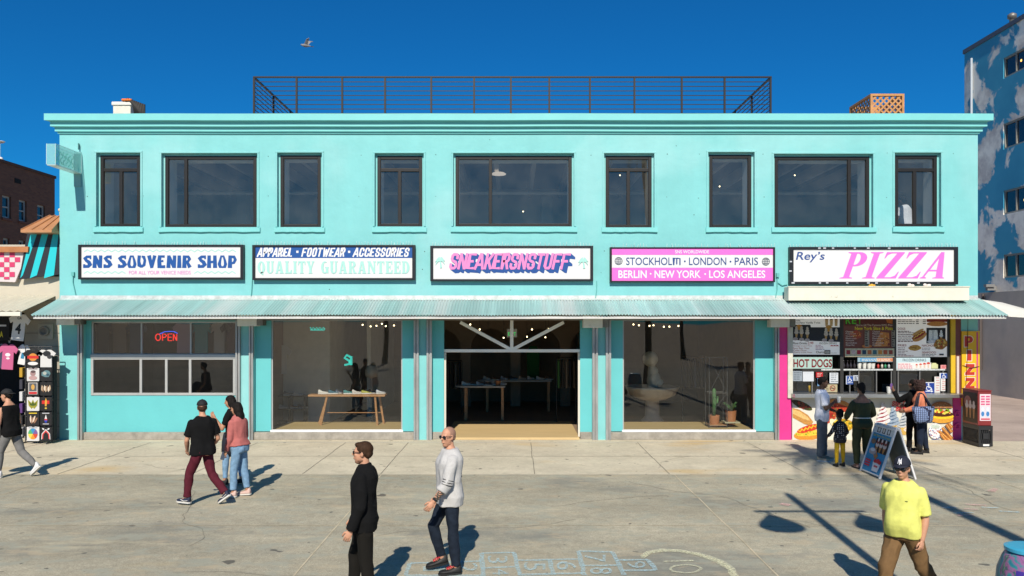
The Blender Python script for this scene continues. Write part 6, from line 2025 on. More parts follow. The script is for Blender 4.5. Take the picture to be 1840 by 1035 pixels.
def p20(d): d.rect(-.36, .06, .36, .9, (206, 200, 194)); d.rect(-.3, .1, .3, .68, (90, 92, 96)); d.ell(0, .38, .14, .2, (206, 160, 80)); d.rect(-.32, .72, .32, .88, (196, 40, 44))
def p21(d):
    for k in range(7): d.ell(-.32 + k * .11, .45 + .08 * (k % 2), .08, .2, [(196, 170, 140), (120, 90, 66), (222, 206, 186)][k % 3], 0, 10, .15)
def p30(d): d.poly([(-.4, .2), (-.12, .42), (0, .18), (.12, .42), (.4, .2), (.34, .62), (.1, .86), (0, .74), (-.1, .86), (-.34, .62)], (150, 146, 46)); d.poly([(-.3, .36), (-.12, .5), (0, .34), (.12, .5), (.3, .36), (.22, .6), (0, .64), (-.22, .6)], (70, 90, 34))
def p31(d): d.rect(-.34, .26, .3, .5, (206, 44, 38)); d.poly([(0, .06), (.1, .3), (.06, .66), (-.08, .66), (-.08, .3)], (216, 160, 60)); d.ell(.0, .8, .1, .06, (206, 180, 70))
def p40(d):
    d.rect(-.32, .06, .32, .13, (226, 196, 50))
    for k in range(4): d.ell(-.18 + k * .13, .52 + .1 * (k % 2), .07, .26, [(222, 200, 180), (150, 110, 84)][k % 2], .2 * k, 10, .12)
def p41(d): d.poly([(0, .18), (.1, .5), (-.1, .5)], (226, 222, 222)); d.rect(-.12, .5, .12, .6, (196, 44, 50)); d.poly([(-.14, .6), (.14, .6), (.06, .78), (-.06, .78)], (40, 70, 170)); d.rect(-.3, .07, .3, .12, (210, 210, 214)); d.rect(-.26, .84, .26, .89, (200, 200, 204))
def p50(d):
    for k, c in enumerate(((206, 70, 50), (230, 150, 50), (230, 206, 80), (80, 170, 110), (60, 140, 190), (120, 90, 150))): d.poly([(0, .5)] + arc(0, .5, .38, .38, k * 60, k * 60 + 60, 6), c)
    d.rect(-.34, .05, .34, .1, (150, 160, 170))
def p51(d): d.line([(-.3, .85), (-.26, .5), (0, .28), (.26, .5), (.3, .85)], .12, (214, 70, 70)); d.line([(-.36, .88), (-.33, .5), (0, .2), (.33, .5), (.36, .88)], .05, (228, 228, 228)); d.ell(-.22, .16, .1, .05, (228, 228, 228), .4); d.ell(.22, .16, .1, .05, (228, 228, 228), -.4)
rows = [(630, 660), (661, 685), (686, 711), (713, 738.5), (740, 765), (766.5, 792.5)]
cols = [(48.5, 71), (72.5, 93.5)]
spec = [[(TB, p00, 'black T-shirt with an orange face and red bar at the rack top left'), (TW, p01, 'white T-shirt with dark figure at the rack top right')],
        [(TW, p10, 'folded white T-shirt with a faded pink portrait on the rack'), (TB, p11, 'folded black T-shirt with a teal picture on the rack')],
        [(TB, p20, 'folded black T-shirt with a framed portrait over a red band'), (TB, p21, 'folded black T-shirt with a row of tan figures')],
        [(TW, p30, 'folded white T-shirt with a green and gold winged emblem'), (TB, p31, 'folded black T-shirt with a red box and yellow figure')],
        [(TB, p40, 'folded black T-shirt with yellow heading and pale figures'), (TB, p41, 'folded black T-shirt with a white red and blue tower print')],
        [(TW, p50, 'folded white T-shirt with a rainbow wheel at the rack foot'), (TB, p51, 'folded black T-shirt with a red shark mouth at the rack foot')]]
for r_ in range(6):
    for c_ in range(2):
        (a_, b_), (y0_, y1_) = cols[c_], rows[r_]
        m_, dr, lb_ = spec[r_][c_]
        yy = RKY - .03 - .02 * r_
        wdt, hgt = (b_ - a_) / scale_at(yy), (y1_ - y0_) / scale_at(yy)
        if r_ == 0: hung_shirt(wx((a_ + b_) / 2, yy), yy, wz(y1_, yy), wdt * 1.7, hgt * 1.05, m_, lb_, dr, 0, 'hanging_shirt', 'T-shirts on the black rack')
        else: hung_shirt(wx((a_ + b_) / 2, yy), yy, wz(y1_, yy), wdt, hgt, m_, lb_, dr, 0, 'folded_shirt', 'T-shirts on the black rack', True)
SH = [(31, 612, 26, 48, (222, 222, 222), 'white T-shirt with black number hanging under the cream awning', -.12, lambda d: (d.text('4', -.14, .35, .12, .75, (20, 20, 24), .03), d.text('CA', -.1, .1, .1, .2, (20, 20, 24), .02))),
      (13, 664, 24, 46, (196, 96, 140), 'pink T-shirt with pale script hanging at the dark shop entrance', -.06, lambda d: (d.ell(0, .42, .13, .07, (240, 226, 232)), d.ell(.02, .56, .09, .04, (240, 226, 232)))),
      (6, 612, 26, 44, (26, 26, 28), 'black T-shirt with yellow lettering hanging at the dark shop entrance', 0, lambda d: (d.rect(-.2, .35, .15, .42, (200, 200, 204)), d.text('LA', -.22, .62, .0, .86, (220, 206, 40), .02))),
      (38, 655, 15, 36, (228, 228, 228), 'small white top with blue patch hanging beside the rack', -.2, lambda d: d.rect(-.12, .4, .14, .7, (50, 130, 170))),
      (0, 662, 16, 44, (60, 66, 90), 'navy T-shirt hanging at the left edge of the dark entrance', .03, None),
      (18, 623, 16, 24, (30, 30, 32), 'dark T-shirt with white skull print under the cream awning', .05, lambda d: (d.ell(0, .45, .14, .16, (200, 200, 200)), d.rect(-.06, .6, .06, .72, (200, 200, 200))))]
for i, (u, v, w_, h_, c_, lb_, tl, dr) in enumerate(SH):
    yy = -.32 + .05 * i
    hung_shirt(wx(u, yy), yy, wz(v, yy), w_ * 1.5 / scale_at(yy), h_ / scale_at(yy), paint(*c_, rough=.85), lb_, dr, tl, 'hanging_shirt', 'T-shirts hanging at the dark entrance')
# a few folded edges at the left side of the rack
for k, c_ in enumerate(((200, 200, 200), (40, 40, 44), (96, 60, 120), (206, 206, 206), (60, 60, 70), (190, 150, 50))):
    yy = RKY + .06
    o = MB().box(wx(39, yy), wx(44.5, yy), RKY - .04, RKY + .20, .16 + k * .30, .40 + k * .30).build('folded_shirt', paint(*c_, rough=.85), None, bevel=.01)
    tag(o, ['white folded shirt edge at the rack side, lowest', 'charcoal folded shirt edge at the rack side, second from the ground', 'purple folded shirt edge at the rack side', 'white folded shirt edge above the purple one', 'slate folded shirt edge at the rack side, second from the top', 'ochre folded shirt edge at the rack side, topmost'][k], 'T-shirt', 'shirts on the side of the rack')

# ================================================================== inside the shops
def tubes(name, label, strokes, m, r_, Y, cat='neon sign', group=None):
    mb = MB()
    for s_ in strokes: mb.tube([(wx(u, Y), Y, wz(v, Y)) for u, v in s_], r_, 6)
    return tag(mb.build(name, m, None, smooth=True), label, cat, group)
NR = mat('neon_red', (1.0, .03, .02), .4, emit=.9); NB = mat('neon_blue', (.05, .12, 1.0), .4, emit=.9); NT = mat('neon_teal', (.02, .75, .62), .4, emit=.6)
nY = .34
opn = thing('open_sign', 'red neon OPEN sign under a blue arc in the left shop window', 'neon sign', (wx(300, nY), nY, wz(612, nY)))
mb = MB()
for s_ in ([(284 + 4.5 * math.cos(a * .628), 606 + 6 * math.sin(a * .628)) for a in range(11)], [(292, 612), (292, 600), (297, 600.5), (299, 603), (297, 606), (292, 606.5)], [(309, 600), (302, 600), (302, 612), (309, 612)], [(302, 606), (308, 606)], [(311.5, 612), (311.5, 600)], [(311.5, 600), (317.5, 612)], [(317.5, 612), (317.5, 600)]):
    mb.tube([(wx(u, nY), nY, wz(v, nY)) for u, v in s_], .014, 6)
mb.build('letters', NR, opn, smooth=True)
MB().tube([(wx(287 + 16 * math.sin(t), nY), nY, wz(600 - 7 * math.sin(t * 1.0), nY)) for t in [0, .3, .6]] + [(wx(u, nY), nY, wz(v, nY)) for u, v in ((304, 595.5), (312, 595.5), (319, 599))], .012, 6).build('arc', NB, opn, smooth=True)
tubes('window_neon', 'small teal neon word high in the second shop window', [[(557 + k * 3, 590 + (2 if k % 2 else -2)) for k in range(10)], [(558, 593), (583, 593)]], NT, .012, .42)
tubes('window_neon', 'teal neon S shape over the bench in the second shop window', [[(629, 641), (623, 638), (619, 643), (627, 648), (628, 654), (619, 656)], [(631, 640), (631, 656)]], NT, .035, 2.2)
for i, (u, c_) in enumerate(((185, (70, 70, 72)), (215, (120, 100, 84)), (245, (60, 66, 80)), (330, (150, 130, 140)), (362, (40, 130, 130)), (396, (160, 150, 140)), (415, (90, 60, 60)))):
    yy = 1.0
    hung_shirt(wx(u, yy), yy, wz(634, yy), .62, .85, paint(*c_, rough=.85), ['grey shirt hanging in the left shop window', 'tan shirt hanging in the left shop window', 'slate shirt hanging in the left shop window', 'mauve shirt hanging right of the neon sign', 'teal shirt hanging in the left shop window', 'cream shirt hanging in the left shop window', 'brown shirt at the right end of the left shop window'][i], None, 0, 'hanging_shirt', 'shirts inside the left shop window')
    if i in (0, 3, 6):
        pass
hung_shirt(wx(502, 2.9), 2.9, wz(672, 2.9), .75, .85, TW, 'white shirt hung on the wall inside the second shop window', None, 0)

def shoe_rings(L=.28, Wd=.10, H=.10):
    """shoe along +y, toe forward, heel at the origin"""
    rings = []
    prof = [(.0, .25, .75), (.04, .36, 1.0), (.12, .40, 1.0), (.24, .42, .82), (.36, .44, .60), (.52, .47, .46), (.68, .49, .40), (.82, .46, .37), (.93, .34, .32), (1.0, .14, .2)]
    for t, w_, h_ in prof:
        y_ = t * L
        rings.append([(-w_ * Wd, y_, 0), (-w_ * Wd * 1.06, y_, .2 * H), (-w_ * Wd * .9, y_, h_ * H * .7), (-w_ * Wd * .45, y_, h_ * H), (w_ * Wd * .45, y_, h_ * H), (w_ * Wd * .9, y_, h_ * H * .7), (w_ * Wd * 1.06, y_, .2 * H), (w_ * Wd, y_, 0)])
    return rings
def sole_rings(L=.28, Wd=.10, h=.022):
    rings = []
    for t, w_ in [(-.02, .2), (.03, .40), (.12, .44), (.3, .45), (.55, .50), (.75, .53), (.9, .42), (1.0, .22), (1.03, .1)]:
        y_ = t * L
        rings.append([(-w_ * Wd, y_, -.004), (-w_ * Wd, y_, h), (w_ * Wd, y_, h), (w_ * Wd, y_, -.004)])
    return rings
def put_shoe(x, y, z, rot, cu, cs, label, group):
    M = Matrix.Translation((x, y, z)) @ Matrix.Rotation(rot, 4, 'Z')
    t = thing('sneaker', label, 'shoe', (x, y, z), group)
    up = MB(); up.rings([[M @ Vector((p[0], p[1], p[2] + .022)) for p in r_] for r_ in shoe_rings()])
    up.build('upper', paint(*cu, rough=.7), t, smooth=True)
    so = MB(); so.rings([[M @ Vector((p[0], p[1], p[2] + .004)) for p in r_] for r_ in sole_rings()])
    so.build('sole', paint(*cs, rough=.6), t)
# bench with shoes in the second window
OAK = mat('oiled_oak', (.40, .21, .09), .5, var=.25, vscale=4, stretch=(1, 8, 8))
by = 1.25; bf = .235
bt = thing('bench_table', 'wooden trestle bench displaying sneakers in the second shop window', 'bench', (wx(627, by), by, bf))
bz = wz(708, by)
MB().box(wx(557, by), wx(694, by), by - .22, by + .22, bz - .055, bz).build('table_top', OAK, bt, bevel=.01)
for u0, u1 in ((590, 579), (676, 690 - 10)):
    for yy in (by - .16, by + .16):
        MB().bar((wx(u0 if yy < by else u0 - 4 + 8 * (u0 > 620), by), yy, bz - .055), (wx(u1 if yy < by else u1 - 8 + 16 * (u0 > 620), by), yy, bf), .055).build('leg', OAK, bt, bevel=.006)
MB().bar((wx(586, by), by, bf + .32), (wx(684, by), by, bf + .32), .02).build('stretcher', OAK, bt)
for i, (u, cu, lb_) in enumerate(((579, (226, 222, 214), 'white sneaker at the left end of the trestle bench'), (597, (60, 110, 130), 'blue sneaker on the trestle bench'), (609, (226, 226, 226), 'white sneaker with dark trim on the trestle bench'), (624, (70, 140, 140), 'teal sneaker in the middle of the trestle bench'), (640, (220, 214, 206), 'pale sneaker in the middle of the trestle bench'), (656, (190, 190, 90), 'yellow green sneaker on the trestle bench'), (668, (40, 42, 46), 'black sneaker on the trestle bench'), (683, (210, 214, 220), 'light grey sneaker at the right end of the trestle bench'))):
    put_shoe(wx(u, by) - .1, by + rnd.uniform(-.1, .05), bz + .006, R(-75 + rnd.uniform(-20, 20)), cu, (236, 236, 232), lb_, 'sneakers on the trestle bench')
# tables behind the open doorway
for i, (u0, u1, v, yy, lb_) in enumerate(((818, 908, 692, 3.7, 'white topped display table near the doorway'), (858, 990, 682, 6.0, 'long white topped display table deeper in the shop'))):
    t = thing('display_table', lb_, 'table', (wx((u0 + u1) / 2, yy), yy, .06), 'display tables with shoes')
    zt_ = wz(v, yy)
    x0_, x1_ = wx(u0, yy), wx(u1, yy)
    mb = MB(); n_ = 24
    pts = [(x0_ + .35 + .35 * math.cos(a_), yy + .35 * math.sin(a_)) for a_ in [PI / 2 + PI * k / 12 for k in range(13)]] + [(x1_, yy - .35), (x1_, yy + .35)]
    mb.extrude(pts, 'z', zt_ - .05, zt_); mb.build('table_top', mat('white_table_top', (.34, .32, .29), .4), t, bevel=.006)
    for xx in (x0_ + .3, x1_ - .12):
        for y2 in (yy - .25, yy + .25): MB().box(xx, xx + .07, y2 - .035, y2 + .035, .06, zt_ - .05).build('leg', OAK, t)
    cl = [(226, 222, 214), (120, 90, 70), (200, 200, 204), (60, 60, 66), (190, 170, 150), (214, 208, 200)]
    for k in range(6 if i == 0 else 8):
        xx = x0_ + .2 + k * (x1_ - x0_ - .4) / (5 if i == 0 else 7)
        put_shoe(xx, yy + rnd.uniform(-.2, .1), zt_ + .006, rnd.uniform(-2.2, -.9), cl[k % 6], (222, 220, 214), 'one of several mixed pale and brown sneakers on the %s display table' % ('nearer' if i == 0 else 'longer'), 'sneakers on the %s display table' % ('nearer' if i == 0 else 'longer'))
o = MB().lathe([(.06, 0), (.085, .14), (.09, .15), (.07, .15), (.06, .02)], 16, (wx(895, 3.5), 3.55, wz(692, 3.7) + .001))
tag(o.build('clay_pot', mat('terracotta', (.42, .17, .07), .7, var=.1), None, smooth=True), 'small terracotta pot on the nearer display table', 'pot')
ex = thing('exit_sign', 'green exit sign hanging behind the white door truss', 'exit sign', (wx(920, 2.2), 2.2, wz(606, 2.2)))
MB().box(wx(911, 2.2), wx(929, 2.2), 2.2, 2.26, wz(606, 2.2), wz(591, 2.2)).build('sign_body', mat('exit_white', (.45, .45, .42), .5), ex)
d = front_decal(2.2, .004); d.text('EXIT', 913, 597, 927, 603, mat('exit_green', (.05, .55, .12), .5, emit=.7), .01); d.build('exit_letters', ex)
LMP = mat('warm_lamp', (1.0, .80, .45), .4, emit=5.0)
def bulb(u, v, yy, lb_, grp, r_=.022):
    t = thing('ceiling_spot', lb_, 'spot lamp', (wx(u, yy), yy, wz(v, yy)), grp)
    MB().ell((wx(u, yy), yy, wz(v, yy)), (r_, r_, r_), 10, 6).build('bulb', LMP, t, smooth=True)
    MB().tube([(wx(u, yy), yy, wz(v, yy) + r_ * .8), (wx(u, yy), yy, 3.68)], .006, 5).build('wire', DARKP, t)
for u, v in ((862, 592), (877, 607), (905, 607), (947, 605), (956, 592), (980, 606), (845, 583), (986, 591)): bulb(u, v, 5.2 if v > 600 else 3.0, 'tiny warm pendant lamp glowing in the dark doorway', 'pendant lamps in the doorway')
for k in range(7): bulb(1136 + k * 14 + rnd.uniform(-4, 4), 583 + rnd.uniform(0, 5), 1.6, 'tiny warm spot lamp along the top of the fourth window', 'spot lamps in the fourth window')
for k in range(6): bulb(652 + k * 11 + rnd.uniform(-3, 3), 581 + rnd.uniform(0, 6), 1.6, 'tiny warm spot lamp along the top of the second window', 'spot lamps in the second window')
# fountain in the fourth window
fy = 3.0
fs = scale_at(fy)
STONE = mat('pale_cast_stone', (.72, .62, .46), .8, var=.15, vscale=5, bump=.3)
fx = wx(1172, fy)
ft = thing('fountain', 'pale stone fountain with a sphere over a child figure in a round basin', 'fountain', (fx, fy, .06))
zb_ = wz(694, fy)
MB().lathe([(.36, .06), (.34, .12), (.22, .25), (.20, zb_ - .42), (.40, zb_ - .38), (.66, zb_ - .26), (.78, zb_ - .06), (.80, zb_), (.74, zb_), (.64, zb_ - .10), (.0, zb_ - .12)], 32, (fx, fy, 0)).build('basin', STONE, ft, smooth=True)
zs = wz(645, fy)
fb = MB(); fb.ell((fx + .05, fy, zb_ + .18), (.22, .18, .26)); fb.ell((fx + .02, fy, zb_ + .42), (.16, .14, .18)); fb.ell((fx + .18, fy - .05, zb_ + .12), (.14, .12, .12)); fb.tube([(fx, fy, zb_ - .1), (fx - .02, fy, zs - .1)], [.16, .10], 12)
fb.build('figure', STONE, ft, smooth=True)
MB().ell((fx - .06, fy, zs), (.23, .23, .23), 20, 14).build('sphere', STONE, ft, smooth=True)
# wire stand with potted plants
py_ = .75; wf_ = .235
ps_ = thing('plant_stand', 'thin black wire stand with cross braces in the fourth window', 'plant stand', (wx(1287, py_), py_, wf_))
x0_, x1_, ztop = wx(1271, py_), wx(1303, py_), wz(642, py_)
mb = MB()
for xx in (x0_, x1_):
    for yy in (py_ - .2, py_ + .2): mb.tube([(xx, yy, wf_), (xx, yy, ztop)], .011, 6)
for z_ in (wf_ + .05, wz(705, py_), ztop):
    for a_, b_ in (((x0_, py_ - .2), (x1_, py_ - .2)), ((x1_, py_ - .2), (x1_, py_ + .2)), ((x1_, py_ + .2), (x0_, py_ + .2)), ((x0_, py_ + .2), (x0_, py_ - .2))): mb.tube([(*a_, z_), (*b_, z_)], .009, 6)
for z0_, z1_ in ((wf_ + .3, wz(705, py_)), (wz(705, py_), ztop)):
    mb.tube([(x0_, py_ - .2, z0_), (x1_, py_ - .2, z1_)], .006, 5); mb.tube([(x1_, py_ - .2, z0_), (x0_, py_ - .2, z1_)], .006, 5)
mb.build('wire_frame', mat('stand_wire', (.10, .10, .10), .4, .6), ps_)
MB().box(x0_, x1_, py_ - .2, py_ + .2, wf_ + .055, wf_ + .075).build('shelf', OAK, ps_)
MB().box(wx(1299, py_), wx(1326, py_), py_ - .22, py_ + .18, wf_ + .12, wf_ + .15).build('side_shelf', mat('shelf_pale', (.45, .42, .28), .5), ps_)
TER = mat('terracotta', (.42, .17, .07), .7, var=.1)
def pot(u, v0, v1, w_, kind, label):
    z0_, z1_ = wz(v1, py_), wz(v0, py_); r_ = w_ / 2 / scale_at(py_)
    t = thing('potted_plant', label, 'potted plant', (wx(u, py_), py_, z0_))
    c = (wx(u, py_), py_, z0_)
    MB().lathe([(r_ * .8, 0), (r_, z1_ - z0_), (r_ * .9, z1_ - z0_), (r_ * .85, (z1_ - z0_) * .9), (0, (z1_ - z0_) * .88)], 20, c).build('pot', TER, t, smooth=False)
    mb = MB()
    if kind == 'cactus':
        mb.tube([(c[0], c[1], z1_ - .02), (c[0] + .01, c[1], z1_ + .35), (c[0], c[1], z1_ + .68), (c[0], c[1], z1_ + .72)], [.045, .055, .05, .02], 10)
        mb.tube([(c[0], c[1], z1_ + .3), (c[0] + .09, c[1], z1_ + .34), (c[0] + .10, c[1], z1_ + .5)], [.03, .032, .025], 8)
    else:
        for k in range(16):
            a_ = k * 2.4; l_ = rnd.uniform(.12, .26)
            p0 = Vector((c[0], c[1], z1_)); p1 = p0 + Vector((math.cos(a_) * l_ * .6, math.sin(a_) * l_ * .6, l_ * .9)); sd = Vector((-math.sin(a_), math.cos(a_), 0)) * .018
            mb.add([p0 - sd * .5, p0 + sd * .5, p1 + sd, p1 + Vector((math.cos(a_), math.sin(a_), -.2)) * .06, p1 - sd], [(0, 1, 2, 3, 4)])
    mb.build('plant', mat('cactus_green', (.06, .16, .05), .6, var=.2), t, smooth=kind == 'cactus', fix=kind == 'cactus')
pot(1283, 746, 768, 20, 'cactus', 'tall cactus in a terracotta pot on the wire stand')
pot(1313, 738, 762, 20, 'leaf', 'spiky plant in a larger terracotta pot beside the wire stand')
# stock inside the shops
def clothes_rail(u0, u1, v, yy, label, glabel, cols_, zf=.06):
    t = thing('clothes_rail', label, 'clothes rail', (wx((u0 + u1) / 2, yy), yy, zf))
    x0_, x1_, zr = wx(u0, yy), wx(u1, yy), wz(v, yy)
    mb = MB()
    for xx in (x0_, x1_): mb.tube([(xx, yy, zf), (xx, yy, zr)], .015, 6); mb.tube([(xx, yy - .25, zf + .02), (xx, yy + .25, zf + .02)], .015, 6)
    mb.tube([(x0_, yy, zr), (x1_, yy, zr)], .015, 6); mb.build('rail_frame', mat('rail_black', (.02, .02, .02), .4, .5), t)
    n_ = len(cols_)
    for i, c_ in enumerate(cols_):
        xx = x0_ + (i + .5) * (x1_ - x0_) / n_
        o = MB(); o.extrude([(yy + a_, zr - .05 + b_) for a_, b_ in ((-.22, -.06), (-.26, -.85), (.26, -.85), (.22, -.06), (.05, 0), (-.05, 0))], 'x', xx - .022, xx + .022)
        tag(o.build('hanging_garment', paint(*c_, rough=.9), None, bevel=.012), glabel, 'garment', label)
clothes_rail(1226, 1266, 640, 2.4, 'black clothes rail of dark garments beside the fountain', 'one of the dark garments hanging on the rail beside the fountain', [(40, 42, 50), (60, 54, 48), (26, 28, 32), (70, 74, 84), (40, 36, 34), (90, 84, 76), (30, 32, 40)])
clothes_rail(1000, 1034, 642, 3.2, 'black clothes rail at the right inside the open doorway', 'one of the garments hanging on the rail inside the open doorway', [(60, 110, 60), (50, 46, 44), (110, 100, 90), (36, 38, 46), (80, 66, 54)])
clothes_rail(803, 830, 648, 5.2, 'black clothes rail at the left deep inside the doorway', 'one of the garments on the rail deep inside the doorway at left', [(90, 80, 70), (50, 46, 44), (120, 110, 100), (36, 38, 46)])
lsf = thing('low_shelf', 'low dark shelf unit at the left inside the second shop window', 'shelf', (wx(520, 2.6), 2.6, .06))
x0_, x1_ = wx(494, 2.6), wx(548, 2.6)
mb = MB()
for z_ in (.10, .48, .86): mb.box(x0_, x1_, 2.5, 2.9, z_, z_ + .03)
for xx in (x0_, (x0_ + x1_) / 2, x1_): mb.box(xx - .015, xx + .015, 2.5, 2.9, .06, .10); mb.box(xx - .015, xx + .015, 2.5, 2.9, .13, .48); mb.box(xx - .015, xx + .015, 2.5, 2.9, .51, .86)
mb.build('shelf_body', mat('dark_stained_wood', (.05, .035, .025), .6), lsf)
for k in range(5):
    xx = x0_ + .12 + k * (x1_ - x0_ - .2) / 5
    put_shoe(xx, 2.6, .895 if k % 2 else .518, -1.2, [(200, 196, 190), (90, 96, 110), (160, 120, 90), (210, 206, 204), (60, 60, 64)][k], (226, 224, 220), 'one of the sneakers on the low dark shelf in the second window', 'sneakers on the low dark shelf')
tag(MB().lathe([(.16, 0), (.16, .03), (.025, .05), (.02, 1.3), (.03, 1.32), (.18, 1.36), (.20, 1.52), (.14, 1.68), (.0, 1.72)], 18, (wx(668, 3.0), 3.0, .06)).build('floor_lamp', mat('lamp_pale', (.45, .42, .36), .6), None, smooth=True), 'pale round floor lamp behind the trestle bench', 'lamp')
gj = MB(); gj.extrude([(wx(958, 6.6) + a_, wz(682, 6.6) + b_) for a_, b_ in ((-.2, 0), (.2, 0), (.22, .9), (.12, 1.15), (-.12, 1.15), (-.22, .9))], 'y', 6.55, 6.68)
tag(gj.build('green_jacket', paint(30, 90, 44, rough=.9), None, bevel=.02), 'bright green jacket hanging deep inside the open doorway', 'jacket')
# ceiling lamps upstairs
for u, v, yy, lb_ in ((896, 309, 2.4, 'oval white ceiling lamp in the middle upper window'),):
    tag(MB().lathe([(.0, .0), (.16, -.02), (.22, -.06), (.2, -.08), (.0, -.1)], 20, (wx(u, yy), yy, wz(v, yy))).build('ceiling_lamp', mat('lamp_glow', (1.0, .85, .7), .5, emit=.5), None, smooth=True), lb_, 'ceiling lamp')
for u, v in ((1114, 315), (1150, 315), (1293, 335), (1428, 315), (1466, 315), (940, 380)):
    t = MB().ell((wx(u, 3.4), 3.4, wz(v, 3.4)), (.02, .02, .02), 8, 6).build('ceiling_spot', LMP, None, smooth=True); tag(t, 'tiny bright spot lamp inside an upper window', 'spot lamp', 'spot lamps upstairs')
# ================================================================== people
def remesh(mb, voxel, smooth=3, disp=0.0, dscale=9.0, seed=0):
    """union of closed shapes as one continuous surface"""
    me = bpy.data.meshes.new('tmp')
    me.from_pydata(mb.v, [], mb.f)
    bm = bmesh.new(); bm.from_mesh(me); bmesh.ops.recalc_face_normals(bm, faces=bm.faces[:]); bm.to_mesh(me); bm.free()
    o = bpy.data.objects.new('tmp', me)
    COL.objects.link(o)
    r_ = o.modifiers.new('r', 'REMESH'); r_.mode = 'VOXEL'; r_.voxel_size = voxel; r_.adaptivity = 0
    if smooth:
        q = o.modifiers.new('s', 'SMOOTH'); q.factor = .5; q.iterations = smooth
    dg = bpy.context.evaluated_depsgraph_get()
    m2 = bpy.data.meshes.new_from_object(o.evaluated_get(dg))
    bpy.data.objects.remove(o); bpy.data.meshes.remove(me)
    out_ = MB()
    if disp:
        nr = [v.normal.copy() for v in m2.vertices]
        for v, n in zip(m2.vertices, nr):
            p = v.co
            a_ = noise.noise(Vector((p.x * dscale + seed, p.y * dscale, p.z * dscale * .35)))
            b_ = 1 - 2 * abs(noise.noise(Vector((p.x * dscale * .8 + 7 + seed, p.y * dscale * .8, p.z * dscale * .55 + p.x * 2.5))))
            v.co = p + n * disp * (a_ * .6 + b_ * .75 - .2)
    out_.v = [tuple(v.co) for v in m2.vertices]
    out_.f = [tuple(p.vertices) for p in m2.polygons]
    out_.mi = [0] * len(out_.f)
    bpy.data.meshes.remove(m2)
    return out_


MALE = [(-.12, .150, .105, 0), (-.02, .168, .118, -.006), (.07, .158, .108, 0), (.16, .150, .104, .006), (.28, .163, .114, .008), (.38, .180, .120, .004), (.44, .176, .112, -.004), (.49, .142, .092, -.012), (.535, .090, .068, -.014), (.575, .060, .058, -.008)]
FEMALE = [(-.12, .155, .115, -.008), (-.02, .182, .128, -.014), (.07, .155, .104, 0), (.15, .126, .092, .006), (.26, .142, .106, .014), (.35, .156, .124, .022), (.43, .155, .098, .002), (.49, .132, .078, -.008), (.53, .080, .060, -.010), (.575, .050, .050, -.006)]


def tring(tab, z):
    for a, b in zip(tab[:-1], tab[1:]):
        if a[0] <= z <= b[0]:
            t = (z - a[0]) / (b[0] - a[0])
            return tuple(a[i] + (b[i] - a[i]) * t for i in range(4))
    return tab[0] if z < tab[0][0] else tab[-1]


def sring(c, ax, ay, rx, ry, n=22, e=2.5):
    pts = []
    for k in range(n):
        a = 2 * PI * k / n
        ca, sa = math.cos(a), math.sin(a)
        pts.append(c + ax * rx * math.copysign(abs(ca) ** (2 / e), ca) + ay * ry * math.copysign(abs(sa) ** (2 / e), sa))
    return pts


def ball(mb, c, r, n=12, m=8): mb.ell(c, (r, r, r), n, m)


def limb(mb, pts, rads, n=12):
    """tapered limb with rounded ends"""
    mb.tube(pts, rads, n)
    for p, r in zip(pts, rads): ball(mb, p, r * .99)


SKIN = {'light': mat('skin_light', (.50, .255, .16), .55, var=.06, vscale=9, spec=.4), 'tan': mat('skin_tan', (.42, .21, .125), .55, var=.06, vscale=9), 'dark': mat('skin_dark', (.085, .042, .025), .5, var=.1, vscale=9), 'brown': mat('skin_brown', (.20, .095, .055), .5, var=.1, vscale=9)}


def cloth(name, c, rough=.85, var=.12):
    return mat('cloth_' + name, c, rough, var=var, vscale=14, bump=.08, bscale=90, spec=.15)


HAIRM = {'black': mat('hair_black', (.010, .008, .007), .75, var=.5, vscale=40, spec=.15, stretch=(1, 1, .1)), 'brown': mat('hair_brown', (.040, .020, .011), .75, var=.5, vscale=40, spec=.15, stretch=(1, 1, .1)), 'auburn': mat('hair_auburn', (.030, .012, .009), .8, var=.5, vscale=30)}


